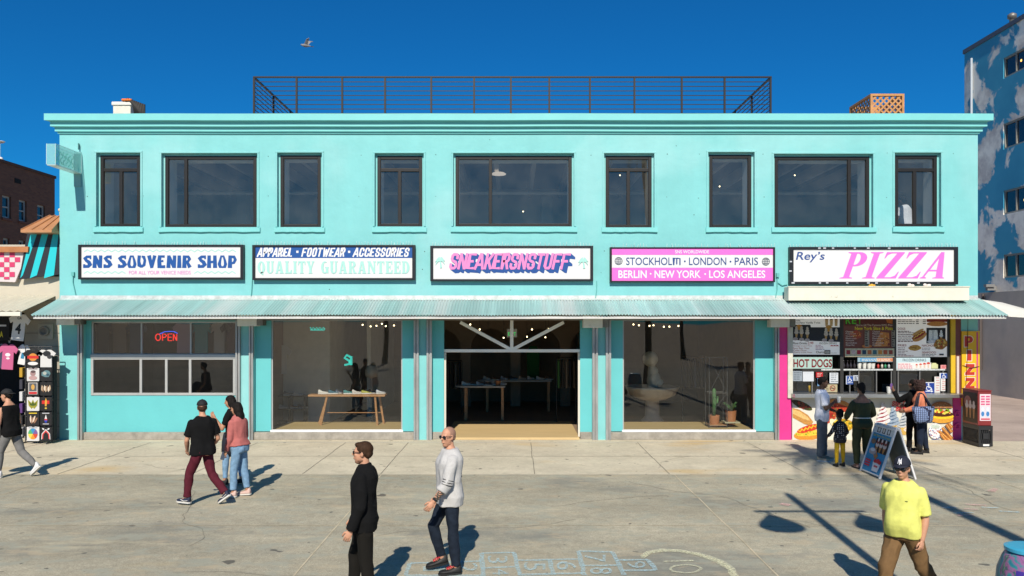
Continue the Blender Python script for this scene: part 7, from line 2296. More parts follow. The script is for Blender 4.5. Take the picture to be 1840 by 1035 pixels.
def person(label, x, y, heading, h, P, L, vox=.009):
    k = h / 1.75
    tab = FEMALE if L.get('f') else MALE
    gx = L.get('girth', 1.0)
    belly = L.get('belly', 0.0)
    Rz = Matrix.Rotation(R(heading), 3, 'Z')
    twist = Matrix.Rotation(R(P.get('twist', 0)), 3, 'Z')
    Rt = twist @ Matrix.Rotation(R(-P.get('lean', 0)), 3, 'X') @ Matrix.Rotation(R(P.get('roll', 0)), 3, 'Y')
    Z = Vector((0, 0, 0))
    def dv(p, a, s): return Vector((s * math.sin(R(a)), math.sin(R(p)) * math.cos(R(a)), -math.cos(R(p)) * math.cos(R(a))))
    J = {}
    for s, c in ((-1, 'L'), (1, 'R')):
        th, sh = P.get('thigh' + c, (0, 2)), P.get('shin' + c, (0, 1))
        hip = Vector((s * .088, 0, -.03))
        kn = hip + .43 * dv(th[0], th[1], s)
        an = kn + .42 * dv(sh[0], sh[1], s)
        J['hip' + c], J['knee' + c], J['ank' + c] = hip, kn, an
        so = Rt @ Vector((s * (.172 if not L.get('f') else .148), -.005, .440))
        ua, fa = P.get('upper' + c, (0, 8)), P.get('fore' + c, (8, 4))
        TW = twist if P.get('armtwist', True) else Matrix.Identity(3)
        el = so + .295 * (TW @ dv(ua[0], ua[1], s))
        fd = TW @ dv(fa[0], fa[1], s)
        J['sho' + c], J['elb' + c], J['wri' + c], J['fd' + c] = so, el, el + .25 * fd, fd
    hs = L.get('head', 1.0)
    nk = Rt @ Vector((0, -.004, .56))
    hc = Rt @ Vector((0, .022 + .0 * hs, .56 + .142 * (hs * .6 + .4)))
    Hm = twist @ Matrix.Rotation(R(P.get('hyaw', 0)), 3, 'Z') @ Matrix.Rotation(R(-P.get('hpitch', 0) - P.get('lean', 0) * .3), 3, 'X')
    # feet
    feet = {}
    lo = 9.0
    for c in 'LR':
        fp, fy = P.get('foot' + c, (0, 0))
        M = Matrix.Rotation(R(-fy) if c == 'R' else R(fy), 3, 'Z') @ Matrix.Rotation(R(-fp), 3, 'X')
        heel = J['ank' + c] + M @ Vector((0, -.065, -.085))
        feet[c] = (M, heel)
        for p in ((0, 0, 0), (.0, .275, 0)): lo = min(lo, (heel + M @ Vector(p)).z)
    root_z = -lo * k + .004
    def W(p):
        q = Rz @ (Vector(p) * k)
        return Vector((q.x + x, q.y + y, q.z + root_z))
    def place(mb):
        mb.v = [tuple(W(p)) for p in mb.v]
        return mb
    RX, RY, RU = Rt @ Vector((1, 0, 0)), Rt @ Vector((0, 1, 0)), Rt @ Vector((0, 0, 1))

    def torso(mb, z0, z1, inf, steps=12, flare=0.0):
        rings = []
        for i in range(steps + 1):
            z = z0 + (z1 - z0) * i / steps
            _, rx, ry, yo = tring(tab, z)
            b = belly * math.exp(-((z - .10) / .13) ** 2)
            g = gx if z < .5 else 1 + (gx - 1) * .4
            fl = flare * max(0, 1 - (z - z0) / .18)
            w_ = inf + fl
            t = 0 if z > .0 else 1
            c_ = RX * 0 + RY * (yo + b * .5) + RU * z
            rings.append(sring(c_, RX, RY, rx * g + w_, ry * g + w_ + b * .5))
        mb.rings(rings)

    # ---- body: one continuous skin
    b = MB()
    torso(b, -.12, .575, -.004)
    for c in 'LR':
        limb(b, [J['sho' + c], J['sho' + c].lerp(J['elb' + c], .45), J['elb' + c]], [.042 * gx, .046 * gx, .039])
        limb(b, [J['elb' + c], J['elb' + c].lerp(J['wri' + c], .3), J['wri' + c]], [.040, .043, .027])
        limb(b, [J['hip' + c], J['hip' + c].lerp(J['knee' + c], .4), J['knee' + c]], [.080, .072, .052])
        limb(b, [J['knee' + c], J['knee' + c].lerp(J['ank' + c], .3), J['ank' + c]], [.050, .054, .036])
        M, heel = feet[c]
        limb(b, [heel + M @ Vector((0, .05, .05)), heel + M @ Vector((0, .13, .045)), heel + M @ Vector((0, .21, .03))], [.036, .034, .024])
    limb(b, [nk - RU * .05, nk + RU * .03, hc + Hm @ Vector((0, -.02, -.06))], [.062, .052, .050])
    def hp(p): return hc + Hm @ (Vector(p) * hs)
    def he(c, r, n=14, m=10): b.ell(hp(c), tuple(q * hs for q in r), n, m, Hm)
    he((0, -.012, .028), (.074, .096, .088))          # skull
    he((0, .020, -.035), (.062, .072, .082))          # face
    he((0, .042, -.092), (.034, .040, .026))          # chin and jaw
    he((0, .000, -.070), (.054, .058, .040))
    he((0, .072, .020), (.050, .022, .016))           # brow
    b.tube([hp((0, .088, .012)), hp((0, .104, -.020)), hp((0, .108, -.030))], [.010 * hs, .014 * hs, .015 * hs], 8)
    he((0, .088, -.062), (.024, .012, .011))          # mouth
    for s in (-1, 1):
        he((s * .034, .066, -.020), (.022, .020, .022))  # cheeks
        he((s * .074, -.004, -.008), (.010, .020, .032))  # ears
    wr = {}
    for s, c in ((-1, 'L'), (1, 'R')):
        d = J['fd' + c].normalized()
        n = Vector(P.get('palm' + c, (-s, 0, 0)))
        n = (n - d * n.dot(d)).normalized()
        w_ = d.cross(n)
        ref = Vector(P.get('thumb' + c, (0, 1, .4)))
        if w_.dot(ref) < 0: w_ = -w_
        Mh = Matrix((w_, n, d)).transposed()
        wp = J['wri' + c]
        b.ell(wp + d * .052, (.040, .019, .056), 12, 8, Mh)
        wr[c] = (wp, d, n, w_)
    body = remesh(b, vox / k, 2)
    # five fingers on each hand, rooted in the palm
    for c in 'LR':
        wp, d, n, w_ = wr[c]
        cu = P.get('curl' + c, .5)
        for i, (o_, ln, r_) in enumerate(((.030, .074, .0092), (.010, .082, .0096), (-.011, .077, .0092), (-.030, .060, .0082))):
            p = wp + d * .090 + w_ * o_
            pts, ang = [p - d * .025, p], 0.0
            for q, f_ in ((.42, .7), (.32, 1.0), (.26, .8)):
                ang += cu * f_
                dd = d * math.cos(ang) + n * math.sin(ang)
                pts.append(pts[-1] + dd * ln * q)
            body.tube(pts, [r_, r_, r_ * .97, r_ * .9, r_ * .7], 7)
        p = wp + d * .030 + w_ * .030
        body.tube([p - w_ * .012, p + w_ * .018 + d * .02 + n * .008, p + w_ * .026 + d * .048 + n * .016, p + w_ * .024 + d * .070 + n * .024], [.013, .012, .0105, .008], 7)
    place(body)
    bo = body.build('person', SKIN[L.get('skin', 'light')], None, smooth=True)
    bo.location = (x, y, 0)
    me = bo.data
    me.transform(Matrix.Translation((-x, -y, 0)))
    tag(bo, label, 'person')
    if L.get('group'): bo['group'] = L['group']

    # ---- trousers
    t = L['legs']
    tm = MB()
    torso(tm, -.11, t.get('waist', .06), .008, 6)
    for c in 'LR':
        hip, kn, an = J['hip' + c], J['knee' + c], J['ank' + c]
        e_ = t.get('len', .96)
        end = kn.lerp(an, e_)
        r_ = t['r']
        hipo = hip + Vector((0, -.006, .0))
        limb(tm, [hipo, hipo.lerp(kn, .35), kn], [r_[0], r_[0] * .96, r_[1]], 14)
        tm.tube([kn, kn.lerp(end, .35), kn.lerp(end, .8), end], [r_[1], r_[1] * 1.0, r_[2], r_[2] * t.get('cuff', 1.0)], 14)
    if L.get('f'):
        for s in (-1, 1): ball(tm, Vector((s * .075, -.06, -.06)), .088)
    else:
        for s in (-1, 1): ball(tm, Vector((s * .07, -.025, -.06)), .078)
    tm = place(remesh(tm, vox / k, 5, t.get('fold', .007) * 1.4, 10, heading))
    tm.build(t.get('name', 'trousers'), t['m'], bo, smooth=True)

    # ---- top
    tp = L['top']
    tt = MB()
    inf = tp.get('inf', .016)
    torso(tt, tp.get('hem', -.06), tp.get('neck', .555), inf, 12, tp.get('flare', .006))
    for s, c in ((-1, 'L'), (1, 'R')):
        sho, el, wp = J['sho' + c], J['elb' + c], J['wri' + c]
        sl = tp.get('sleeve', 'short')
        a0 = tp.get('armstart', 0.0)
        rs = .062 * gx + inf * .35
        if sl == 'short':
            e_ = sho.lerp(el, tp.get('slen', .68))
            tt.tube([sho.lerp(el, a0), sho.lerp(el, .4), e_], [rs * .90, rs * .98, rs * 1.0], 14); ball(tt, sho.lerp(el, a0), rs * .90)
        elif sl in ('long', 'pushed'):
            e2 = el.lerp(wp, 1.0 if sl == 'long' else .42)
            st_ = sho.lerp(el, a0)
            limb(tt, [st_, st_.lerp(el, .25), st_.lerp(el, .5), el], [rs * .92, rs * .98, rs * .94, rs * .86], 14)
            tt.tube([el, el.lerp(e2, .5), e2], [rs * .84, rs * .80, rs * (.66 if sl == 'long' else .86)], 14)
    if tp.get('collar'):
        c_ = nk
        tt.tube([c_ - RU * .05, c_ - RU * .01, c_ + RU * .022 + RY * .004], [.095, .078, .070], 16)
    if L.get('f') and tp.get('bust', True):
        for s in (-1, 1): ball(tt, RX * s * .065 + RY * .085 + RU * .34, .068)
    tt = place(remesh(tt, vox / k, 9, tp.get('fold', .007) * 1.5, 9, heading + 3))
    top = tt.build(tp.get('name', 'shirt'), tp['m'], bo, smooth=True)

    # ---- shoes
    sh = L['shoes']
    for c in 'LR':
        M, heel = feet[c]
        up = MB(); up.rings([[heel + M @ Vector((p[0], p[1], p[2] + .02)) for p in r_] for r_ in shoe_rings(.275, .10, sh.get('h', .10))])
        if sh.get('boot'):
            an = J['ank' + c]; kn = J['knee' + c]
            up.tube([an - Vector((0, 0, .02)), an.lerp(kn, .3), an.lerp(kn, sh['boot'])], [.056, .060, .068], 12)
        o = place(up).build('shoe', sh['m'], bo, smooth=True)
        so_ = MB(); so_.rings([[heel + M @ Vector(p) for p in r_] for r_ in sole_rings(.275, .10)])
        place(so_).build('sole', sh['s'], o)
    # ---- hair, cap, glasses
    hair = L.get('hair')
    if hair:
        hb = MB()
        def hh(c, r): hb.ell(hp(c), tuple(q * hs for q in r), 14, 10, Hm)
        kind, colr = hair
        if kind != 'cap': hh((0, -.022, .042), (.083, .098, .086))
        if kind in ('short', 'cap'):
            hh((0, -.060, -.005), (.070, .055, .060))
            for s in (-1, 1): hh((s * .066, -.02, .012), (.014, .040, .035))
            if kind == 'short': hh((0, .045, .088), (.058, .042, .026))
        if kind == 'long':
            hh((0, -.070, -.03), (.086, .058, .110)); hh((0, -.085, -.15), (.090, .046, .120)); hh((.005, -.088, -.26), (.078, .036, .090))
            for s in (-1, 1): hh((s * .066, -.020, -.03), (.028, .050, .090)); hh((s * .068, -.045, -.14), (.028, .042, .090))
        if kind == 'bun':
            hh((0, -.055, .0), (.074, .058, .07)); hh((.0, -.075, .085), (.048, .045, .045)); limb(hb, [hp((0, -.075, -.02)), hp((0, -.085, -.09))], [.045, .035], 10)
        if kind == 'puff':
            hh((0, -.05, .0), (.074, .06, .06)); hh((0, -.05, .115), (.062, .058, .05)); hh((.02, -.08, .09), (.05, .05, .045))
        if kind == 'curly':
            for i in range(46):
                a_ = i * 2.399; zz = -.13 + .25 * i / 46
                rr_ = .10 * math.sqrt(max(.15, 1 - ((zz - .02) / .17) ** 2))
                yy = -.035 + rr_ * math.sin(a_)
                if yy > .045 and zz < .06: continue
                hh((rr_ * math.cos(a_) * 1.1, yy, zz), (.040, .040, .040))
        hb = place(remesh(hb, (vox * .8) / k, 5 if kind == 'long' else 3, .003 if kind != 'curly' else .012, 22 if kind != 'curly' else 38, 3))
        hb.build('hair', HAIRM[colr], bo, smooth=True)
    if L.get('buzz'):                          # close-cropped hair: a thin cap over the scalp
        zb = MB(); zb.ell(hp((0, -.020, .030)), (.0765 * hs, .094 * hs, .089 * hs), 18, 12, Hm); zb.ell(hp((0, -.060, -.012)), (.062 * hs, .050 * hs, .055 * hs), 14, 10, Hm)
        place(remesh(zb, vox * .7 / k, 1)).build('cropped_hair', mat('cropped_hair', (.30, .165, .115), .75, var=.12, vscale=60), bo, smooth=True)
    if L.get('beard'):
        be = MB()
        be.ell(hp((0, .036, -.098)), (.040 * hs, .046 * hs, .030 * hs), 14, 8, Hm); be.ell(hp((0, .010, -.080)), (.060 * hs, .056 * hs, .030 * hs), 14, 8, Hm)
        place(remesh(be, vox * .7 / k, 1)).build('beard', L['beard'], bo, smooth=True)
    if L.get('cap'):
        cm = L['cap']
        cb = MB()
        rings = []
        for i in range(9):
            a_ = (PI / 2) * i / 8
            rings.append([hp((.090 * math.cos(a_) * math.cos(q), -.010 + .112 * math.cos(a_) * math.sin(q), .045 + .098 * math.sin(a_))) for q in [2 * PI * j / 22 for j in range(22)]])
        cb.rings(rings)
        cb.ell(hp((0, -.01, .143)), (.010, .010, .006), 8, 5, Hm)
        cdir = L.get('capdir', 1)
        brim = []
        for zz in (.0, .008):
            pass
        n_ = 14
        up_, dn_ = [], []
        for i in range(n_ + 1):
            a_ = PI * i / n_
            inn = (.085 * math.cos(a_), -.010 + cdir * .104 * math.sin(a_) * .95, .056)
            o_ = (.082 * math.cos(a_), -.010 + cdir * (.105 * math.sin(a_) + .062 * math.sin(a_) ** .6 if 0 < i < n_ else 0), .044 - .004 * math.sin(a_))
            up_.append((inn, o_))
        vs = []
        for inn, o_ in up_: vs += [hp(inn), hp(o_), hp((inn[0], inn[1], inn[2] - .010)), hp((o_[0], o_[1], o_[2] - .007))]
        fs = []
        for i in range(n_):
            q = 4 * i
            fs += [(q, q + 1, q + 5, q + 4), (q + 2, q + 6, q + 7, q + 3), (q + 1, q + 3, q + 7, q + 5)]
        cb.add(vs, fs)
        co = place(cb).build('cap', cm, bo, smooth=True)
        if L.get('caplogo'):
            def T(u, v):
                a_ = -u * .45; el_ = .12 + v * .55
                rr_ = 1.03
                return tuple(W(hp((.090 * rr_ * math.cos(el_) * math.sin(a_), -.010 + .112 * rr_ * math.cos(el_) * math.cos(a_), .045 + .098 * rr_ * math.sin(el_)))))
            d_ = Decal(T, (0, 0, 0), 0)
            d_.n = Rz @ (Hm @ Vector((0, 1, .3)))
            d_.k = .002
            WHT_ = (240, 240, 244)
            d_.line([(-.55, .25), (-.55, 1.2)], .2, WHT_); d_.line([(-.55, 1.2), (.35, .25)], .2, WHT_); d_.line([(.35, .25), (.35, 1.2)], .2, WHT_)
            d_.line([(-.1, .05), (-.1, .7)], .18, WHT_); d_.line([(-.1, .7), (-.65, 1.45)], .18, WHT_); d_.line([(-.1, .7), (.5, 1.45)], .18, WHT_)
            d_.build('cap_logo', co)
    if L.get('glasses'):
        gb = MB()
        for s in (-1, 1):
            gb.ell(hp((s * .033, .092, .004)), (.029, .010, .022), 12, 8, Hm)
            gb.tube([hp((s * .060, .082, .012)), hp((s * .078, .03, .012)), hp((s * .078, -.005, .008))], .004, 6)
        gb.tube([hp((-.016, .102, .008)), hp((.016, .102, .008))], .005, 6)
        place(gb).build('sunglasses', mat('black_lens', (.008, .008, .009), .12, spec=.6), bo, smooth=True)
    else:
        for s in (-1, 1):
            e_ = place(MB().ell(hp((s * .030, .080, .002)), (.012, .008, .008), 10, 6, Hm))
            e_.build('eye', mat('eye_dark', (.03, .02, .018), .2), bo, smooth=True)
    return dict(body=bo, W=W, J=J, hp=hp, wr=wr, Rz=Rz, RX=RX, RY=RY, RU=RU, Hm=Hm, k=k, top=top, feet=feet)


BLACKC = cloth('black', (.0065, .0065, .007), .95)
DENIM = cloth('dark_denim', (.012, .018, .030), var=.35)
JEANS = cloth('light_denim', (.18, .30, .44), var=.25)
SOLEW = mat('shoe_sole_white', (.60, .58, .54), .6)
SOLEB = mat('shoe_sole_black', (.015, .015, .015), .6)
def g(px, py): return ground(px, py)
STRAIGHT, SLIM, LOOSE = (.094, .070, .062), (.086, .060, .046), (.104, .082, .074)

# A: man in black T-shirt and burgundy trousers
q = g(364, 906)
A = person('man in black T-shirt, burgundy trousers and black cap walking with his back turned', q.x, q.y, 72, 1.71,
           dict(thighL=(25, 3), shinL=(4, 2), thighR=(-14, 3), shinR=(-40, 1), footR=(34, 0), footL=(-2, 0), twist=-42, lean=2, hyaw=-8, upperL=(4, 15), foreL=(38, -6), upperR=(2, 16), foreR=(48, -16)),
           dict(skin='light', girth=1.06, top=dict(m=BLACKC, hem=-.10, inf=.024, flare=.022, slen=.74, fold=.010), legs=dict(m=cloth('burgundy', (.085, .012, .022)), r=STRAIGHT, fold=.010), shoes=dict(m=mat('shoe_navy', (.015, .022, .05), .7), s=SOLEW), hair=('cap', 'brown'), cap=mat('cap_black', (.012, .012, .013), .8)))
for c in 'LR':
    M, heel = A['feet'][c]
    mb = MB()
    for s in (-1, 1): mb.tube([heel + M @ Vector((s * .050, .02, .05)), heel + M @ Vector((s * .052, .10, .036)), heel + M @ Vector((s * .048, .17, .06))], .006, 5)
    mb.v = [tuple(A['W'](p)) for p in mb.v]
    mb.build('shoe_stripe', SOLEW, A['body'])
# B: woman in rose jacket
q = g(430, 892)
B = person('woman in rose denim jacket and light blue jeans with long dark hair, holding a phone', q.x, q.y, 78, 1.61,
           dict(thighL=(7, 2), shinL=(1, 1), thighR=(-5, 2), shinR=(-9, 1), twist=-16, lean=5, hyaw=20, hpitch=8, upperL=(0, 9), foreL=(20, 4), upperR=(4, 9), foreR=(30, -8), footR=(4, 0)),
           dict(f=1, skin='tan', top=dict(name='jacket', m=cloth('rose_denim', (.40, .125, .115)), sleeve='long', hem=.0, inf=.026, collar=1, fold=.009), legs=dict(m=JEANS, r=(.090, .070, .060), len=.88, waist=.10), shoes=dict(m=mat('shoe_blush', (.55, .38, .33), .7), s=SOLEW), hair=('long', 'black')))
# C: woman in black behind her
q = g(418, 871)
C_ = person('woman in black top and ripped light jeans behind the rose jacket, hand at her face', q.x, q.y, 80, 1.63,
            dict(thighL=(12, 2), shinL=(2, 1), thighR=(-6, 2), shinR=(-14, 1), twist=6, lean=3, hyaw=8, hpitch=10, upperL=(22, 10), foreL=(148, 6), upperR=(0, 8), foreR=(20, 0), footR=(8, 0)),
            dict(f=1, skin='tan', top=dict(m=BLACKC, hem=-.01, inf=.014), legs=dict(m=JEANS, r=SLIM, len=.9, waist=.08), shoes=dict(m=mat('shoe_black', (.012, .012, .012), .6), s=SOLEB), hair=('long', 'black')))
mb = MB(); W_ = C_['W']                        # dark jacket tied round her hips
mb.rings([sring(Vector((0, .03, z)), Vector((1, 0, 0)), Vector((0, 1, 0)), rx, ry, 18) for z, rx, ry in ((-.40, .11, .12), (-.30, .185, .175), (-.10, .195, .16), (.06, .165, .13), (.08, .15, .115))])
mb.v = [tuple(W_(p)) for p in mb.v]
mb.build('tied_jacket', cloth('slate_jacket', (.022, .024, .034)), C_['body'], smooth=True)
# D: man in black shirt in profile
D_ = person('man in black shirt and dark trousers in profile, walking left with sunglasses', (655 - VX) / 165, F / 165 + CAM_Y, 93, 1.74,
            dict(thighL=(-4, 2), shinL=(-8, 1), thighR=(16, 2), shinR=(2, 1), twist=-4, lean=0, hyaw=4, hpitch=-2, upperL=(2, 9), foreL=(22, 4), upperR=(10, 8), foreR=(26, 2), curlL=.55),
            dict(skin='light', girth=1.0, top=dict(m=BLACKC, sleeve='long', hem=-.14, inf=.022, collar=1, fold=.010, flare=.008), legs=dict(m=cloth('black_olive', (.0095, .0085, .007), .9), r=STRAIGHT, fold=.009), shoes=dict(m=mat('shoe_black', (.012, .012, .012), .6), s=SOLEB), hair=('short', 'brown'), glasses=1, beard=mat('stubble', (.20, .10, .06), .8)), vox=.008)
# E: bald man in grey sweatshirt
q = g(808, 1027)
E_ = person('bald man with sunglasses in light grey sweatshirt, dark jeans and red laced sneakers', q.x, q.y, 104, 1.745,
            dict(thighL=(-3, 2), shinL=(-5, 1), thighR=(27, 2), shinR=(-16, 1), footR=(10, 0), twist=0, lean=0, hyaw=34, hpitch=2, upperL=(16, 12), foreL=(40, 6), upperR=(4, 10), foreR=(24, 2), curlL=.5),
            dict(skin='light', girth=1.05, buzz=1, top=dict(name='sweatshirt', m=cloth('light_grey', (.46, .45, .44)), sleeve='pushed', hem=-.13, inf=.036, fold=.010, flare=.006), legs=dict(m=DENIM, r=(.092, .066, .054), fold=.009), shoes=dict(m=mat('shoe_black', (.012, .012, .012), .6), s=SOLEB), glasses=1, beard=mat('stubble_light', (.36, .18, .11), .8)), vox=.008)
W_, J_ = E_['W'], E_['J']
for c in 'LR':
    M, heel = E_['feet'][c]
    mb = MB()
    for k_ in range(4): mb.tube([heel + M @ Vector((-.04, .10 + k_ * .022, .098 - k_ * .008)), heel + M @ Vector((0, .11 + k_ * .022, .108 - k_ * .010)), heel + M @ Vector((.04, .10 + k_ * .022, .098 - k_ * .008))], .008, 5)
    mb.v = [tuple(W_(p)) for p in mb.v]
    mb.build('red_laces', mat('lace_red', (.55, .02, .03), .6), E_['body'], smooth=True)
for t_ in (.80, .90, 1.0):
    mb = MB(); p0 = J_['shoL'].lerp(J_['elbL'], t_); d_ = (J_['elbL'] - J_['shoL']).normalized()
    sd = Vector((-1, 0, 0)); fw = d_.cross(sd).normalized()
    mb.tube([p0 + (sd * math.cos(a_) + fw * math.sin(a_)) * .076 for a_ in [-1.1, -.6, 0, .6, 1.1]], .0045, 5)
    mb.v = [tuple(W_(p)) for p in mb.v]; mb.build('sleeve_stripe', BLACKC, E_['top'])
mb = MB(); mb.tube([J_['wriL'] - J_['fdL'] * .035, J_['wriL'] - J_['fdL'] * .01], [.034, .034], 12); mb.v = [tuple(W_(p)) for p in mb.v]
mb.build('wristwatch', mat('watch_black', (.012, .012, .014), .3), E_['body'])
mb = MB()
for k_ in range(5):
    p0 = J_['elbL'].lerp(J_['wriL'], .48 + .09 * k_); fd = J_['fdL']; sd = Vector((-1, 0, 0)); fw = fd.cross(sd).normalized()
    mb.tube([p0 + (sd * math.cos(a_) + fw * math.sin(a_)) * .0405 + fd * .012 * math.sin(3 * a_ + k_) for a_ in [-.9 + .3 * j for j in range(7)]], .006, 5)
mb.v = [tuple(W_(p)) for p in mb.v]; mb.build('tattoo', mat('tattoo_ink', (.06, .06, .05), .7), E_['body'])
mb = MB()                                      # dark print down the back of the sweatshirt
for k_ in range(6):
    z_ = .40 - .035 * k_
    c_ = E_['RX'] * (-.085 - .012 * (k_ % 2)) + E_['RY'] * (-.128) + E_['RU'] * z_
    mb.ell(c_, (.030, .010, .010), 8, 5, Matrix((E_['RX'], E_['RY'], E_['RU'])).transposed())
mb.v = [tuple(W_(p)) for p in mb.v]; mb.build('back_print', BLACKC, E_['top'])
# F: man in yellow
F_ = person('man in lemon yellow T-shirt, khaki trousers and navy cap walking towards the viewer', 700 / 167, F / 167 + CAM_Y, 120, 1.63,
            dict(thighR=(24, 2), shinR=(8, 1), thighL=(-22, 3), shinL=(-40, 2), footL=(28, 0), twist=16, lean=4, hyaw=4, hpitch=3, upperL=(-8, 10), foreL=(14, -4), upperR=(-16, 10), foreR=(4, -2), curlL=.8, curlR=.8),
            dict(skin='light', girth=1.04, belly=.075, top=dict(m=cloth('lemon', (.66, .66, .17)), hem=-.08, inf=.024, flare=.010, slen=.88, fold=.007), legs=dict(m=cloth('khaki_brown', (.165, .095, .042)), r=LOOSE, fold=.012), shoes=dict(m=mat('shoe_brown', (.05, .03, .02), .6), s=SOLEB), hair=('cap', 'brown'), cap=mat('cap_navy', (.012, .014, .028), .8), caplogo=1, glasses=1), vox=.008)
mb = MB(); c_ = F_['RX'] * -.08 + F_['RY'] * .155 + F_['RU'] * .36
mb.ell(c_, (.018, .004, .004), 8, 5, Matrix((F_['RX'], F_['RY'], F_['RU'])).transposed()); mb.v = [tuple(F_['W'](p)) for p in mb.v]
mb.build('chest_print', mat('print_olive', (.20, .22, .06), .8), F_['top'])
# G: man in black tank top at the left edge
q = g(20, 857)
G_ = person('man in black tank top and grey joggers walking off past the shirt rack', q.x, q.y, 84, 1.72,
            dict(thighL=(22, 2), shinL=(2, 2), thighR=(-18, 2), shinR=(-48, 2), footR=(42, 0), twist=-10, lean=8, hyaw=20, upperL=(-4, 14), foreL=(34, 0), upperR=(0, 12), foreR=(36, 0)),
            dict(skin='light', top=dict(name='tank_top', m=BLACKC, sleeve='none', neck=.50, hem=-.12, inf=.022, flare=.01), legs=dict(name='joggers', m=cloth('grey_jogger', (.17, .165, .16)), r=STRAIGHT, cuff=.8), shoes=dict(m=mat('shoe_white', (.62, .62, .62), .6), s=SOLEW, h=.12), hair=('cap', 'black'), cap=mat('cap_black', (.012, .012, .013), .8), capdir=-1))
bp = MB(); bp.ell((q.x - .36, q.y - .16, .86), (.22, .16, .26), 16, 12); bp = remesh(bp, .014, 1, .012, 8)
tag(bp.build('duffel_bag', mat('bag_black', (.013, .013, .014), .6), None, smooth=True), 'black duffel bag carried by the man in the tank top at the left edge', 'bag')
# H: man in white T-shirt with a cup
q = g(1477, 827)
H_ = person('man in white T-shirt and grey jeans drinking from a cup at the pizza stand', q.x, q.y, -112, 1.80,
            dict(thighL=(4, 4), shinL=(0, 2), thighR=(-2, 4), shinR=(-3, 2), twist=4, hyaw=-2, hpitch=6, upperR=(14, 16), foreR=(128, -34), upperL=(12, 14), foreL=(70, -20), palmR=(-1, .2, 0)),
            dict(skin='dark', top=dict(m=cloth('white_tee', (.70, .71, .78)), hem=-.12, inf=.028, flare=.01, slen=.78), legs=dict(m=cloth('grey_denim', (.12, .135, .15), var=.25), r=LOOSE), shoes=dict(m=mat('shoe_tan', (.45, .35, .24), .7), s=SOLEW), hair=('short', 'black')))
c_ = H_['W'](H_['J']['wriR'] + H_['J']['fdR'] * .10)
tag(MB().lathe([(.032, -.05), (.042, .06), (.045, .06), (.045, .075), (.0, .08)], 14, (c_.x + .03, c_.y - .03, c_.z)).build('drink_cup', CUPM, None), 'pale lidded drink cup held at the mouth of the man in white', 'cup')
# I: child
def dot_cloth():
    m = mat('cloth_dots', (.012, .012, .016), .85)
    n = m.node_tree; b = n.nodes['Principled BSDF']; tc = n.nodes.new('ShaderNodeTexCoord'); v = n.nodes.new('ShaderNodeTexVoronoi'); v.inputs['Scale'].default_value = 24; v.inputs['Randomness'].default_value = .25
    n.links.new(tc.outputs['Object'], v.inputs[0]); mr = n.nodes.new('ShaderNodeMapRange'); mr.inputs[1].default_value = .30; mr.inputs[2].default_value = .24; mr.inputs[3].default_value = 0; mr.inputs[4].default_value = 1
    n.links.new(v.outputs['Distance'], mr.inputs[0]); mx = n.nodes.new('ShaderNodeMix'); mx.data_type = 'RGBA'; mx.inputs[6].default_value = (.012, .012, .016, 1); mx.inputs[7].default_value = (.5, .46, .42, 1)
    n.links.new(mr.outputs[0], mx.inputs[0]); n.links.new(mx.outputs[2], b.inputs['Base Color'])
    return m
q = g(1509, 838)
I_ = person('small child in black spotted jacket and yellow leggings standing with their back turned', q.x, q.y, 6, 1.10,
            dict(thighL=(-4, 5), shinL=(-4, 3), thighR=(2, 4), shinR=(0, 2), upperL=(8, 26), foreL=(50, 4), upperR=(8, 26), foreR=(50, 4), hpitch=10),
            dict(f=1, skin='dark', head=1.42, top=dict(name='jacket', m=dot_cloth(), sleeve='long', hem=-.16, inf=.034, bust=False), legs=dict(name='leggings', m=cloth('mustard', (.55, .34, .02)), r=(.088, .066, .052)), shoes=dict(m=mat('shoe_black', (.012, .012, .012), .6), s=SOLEB, h=.13), hair=('puff', 'black')))
# J: woman in olive
OLIVE = cloth('olive', (.050, .055, .026))
q = g(1549, 841)
J2 = person('woman in olive off shoulder top and matching trousers with hair tied up, back turned', q.x, q.y, 2, 1.74,
            dict(thighL=(0, 5), shinL=(-2, -2), thighR=(6, 3), shinR=(-10, 3), upperL=(8, 26), foreL=(62, -14), upperR=(8, 24), foreR=(62, -14), lean=2, hpitch=14),
            dict(f=1, skin='brown', girth=1.12, top=dict(m=OLIVE, sleeve='long', armstart=.22, neck=.405, hem=.10, inf=.018), legs=dict(m=OLIVE, r=(.108, .080, .062), waist=.095), shoes=dict(m=mat('sandal_pink', (.42, .24, .18), .6), s=SOLEB, h=.05), hair=('bun', 'black')))
mb = MB(); mb.rings([sring(J2['RU'] * z, J2['RX'], J2['RY'], .180, .138, 24) for z in (.085, .105)]); mb.v = [tuple(J2['W'](p)) for p in mb.v]
mb.build('belt', mat('belt_cream', (.60, .56, .48), .5), J2['body'])
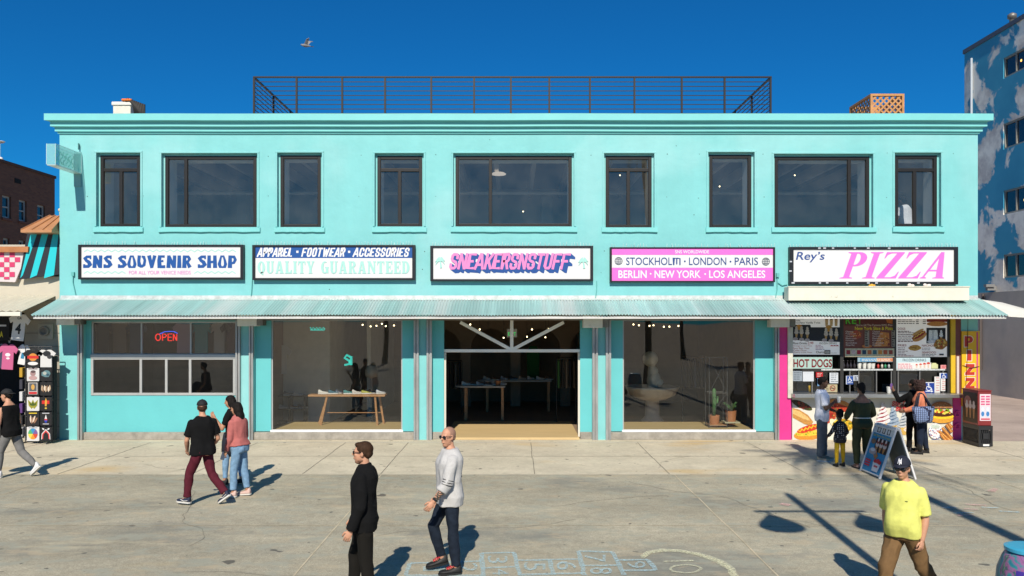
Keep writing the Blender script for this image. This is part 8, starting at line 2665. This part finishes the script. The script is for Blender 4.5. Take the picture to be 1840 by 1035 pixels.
# K: woman in orange with the blue bag
q = g(1656, 815)
K_ = person('curly haired woman in orange top, dark jeans and black boots at the serving window', q.x, q.y, 62, 1.66,
            dict(thighL=(4, 4), shinL=(0, 2), thighR=(-6, 4), shinR=(-8, 2), lean=4, hyaw=10, hpitch=8, upperL=(22, 10), foreL=(70, -8), upperR=(14, 14), foreR=(66, -10)),
            dict(f=1, skin='brown', girth=1.14, top=dict(m=cloth('orange_coral', (.60, .20, .11)), sleeve='long', hem=.02, inf=.022), legs=dict(m=cloth('navy_denim', (.012, .018, .035)), r=(.106, .078, .056), waist=.08), shoes=dict(m=mat('boot_black', (.012, .011, .011), .55), s=SOLEB, boot=.78), hair=('curly', 'auburn')))
def bag_mat():
    m = mat('bag_zigzag', (.02, .03, .10), .7)
    n = m.node_tree; b = n.nodes['Principled BSDF']; tc = n.nodes.new('ShaderNodeTexCoord'); w2 = n.nodes.new('ShaderNodeTexVoronoi'); w2.inputs['Scale'].default_value = 22; w2.inputs['Randomness'].default_value = .15; w2.feature = 'DISTANCE_TO_EDGE'
    n.links.new(tc.outputs['Object'], w2.inputs[0]); mr = n.nodes.new('ShaderNodeMapRange'); mr.inputs[1].default_value = .10; mr.inputs[2].default_value = .16
    n.links.new(w2.outputs['Distance'], mr.inputs[0]); mx = n.nodes.new('ShaderNodeMix'); mx.data_type = 'RGBA'; mx.inputs[6].default_value = (.012, .014, .04, 1); mx.inputs[7].default_value = (.20, .27, .45, 1)
    n.links.new(mr.outputs[0], mx.inputs[0]); n.links.new(mx.outputs[2], b.inputs['Base Color'])
    return m
bY = K_['body'].location.y - .30
bc = Vector((wx(1659, bY), bY, wz(744, bY)))
tb = thing('tote_bag', 'large navy patterned tote bag hanging from the shoulder of the woman in orange', 'bag', (bc.x, bc.y, bc.z - .2))
mb = MB(); ax_, ay_ = Vector((1, .12, 0)).normalized(), Vector((-.12, 1, 0)).normalized()
mb.rings([sring(Vector((bc.x, bc.y, bc.z + z)), ax_, ay_, rx, ry, 20, 3) for z, rx, ry in ((-.20, .19, .06), (-.13, .22, .08), (.08, .26, .08), (.17, .27, .06))])
mb.build('bag_body', bag_mat(), tb, smooth=True)
mb = MB()
for o_ in (-.05, .05):
    sp = K_['W'](K_['J']['shoL']) + Vector((0, 0, .085))
    mb.tube([Vector((bc.x - .16, bc.y + o_, bc.z + .15)), sp + Vector((-.04, o_ * .6, -.03)), sp + Vector((0, o_ * .6, 0)), sp + Vector((.05, o_ * .6, -.03)), Vector((bc.x + .18, bc.y + o_, bc.z + .15))], .017, 6)
mb.build('strap', mat('strap_navy', (.012, .014, .03), .6), tb, smooth=True)
# L: person in black with raised phone
q = g(1641, 811)
L_ = person('person in black clothes at the stand raising a phone towards the menu', q.x, q.y, 28, 1.66,
            dict(upperL=(58, 12), foreL=(150, 4), upperR=(20, 10), foreR=(80, -10), hpitch=-4, thighL=(3, 4), thighR=(-3, 4)),
            dict(f=1, skin='brown', girth=1.06, top=dict(m=BLACKC, sleeve='long', hem=-.1, inf=.022), legs=dict(m=BLACKC, r=STRAIGHT), shoes=dict(m=mat('shoe_black', (.012, .012, .012), .6), s=SOLEB), hair=('bun', 'black')))
def phone(p, d, u, label, c=(.012, .012, .014)):
    d, u = Vector(d).normalized(), Vector(u).normalized()
    mb = MB(); mb.bar(p - u * .07, p + u * .07, .072, .009, up=d)
    tag(mb.build('phone', mat('phone_%d' % int(c[0] * 1000), c, .25), None, bevel=.003), label, 'phone')
phone(L_['W'](L_['J']['wriL'] + L_['J']['fdL'] * .14), (-.4, .9, 0), (0, 0, 1), 'phone with purple case held up by the person in black', (.16, .08, .26))
phone(B['W'](B['J']['wriL'] + B['J']['fdL'] * .10 + Vector((-.01, .02, 0))), (0, -1, 0), (-.3, 0, -.9), 'white phone held low by the woman in the rose jacket', (.6, .6, .6))
# M: someone upstairs
M_ = person('person in white T-shirt standing with their back turned inside the right upper window', wx(1629, .95), .95, 20, 1.68, dict(lean=10, upperL=(10, 12), foreL=(40, 0), upperR=(10, 12), foreR=(40, 0)),
            dict(skin='brown', top=dict(m=cloth('white_tee', (.70, .71, .78)), hem=-.08, inf=.026), legs=dict(m=BLACKC, r=STRAIGHT), shoes=dict(m=mat('shoe_black', (.012, .012, .012), .6), s=SOLEB), hair=('short', 'black')), vox=.012)
M_['body'].location.z = 4.755
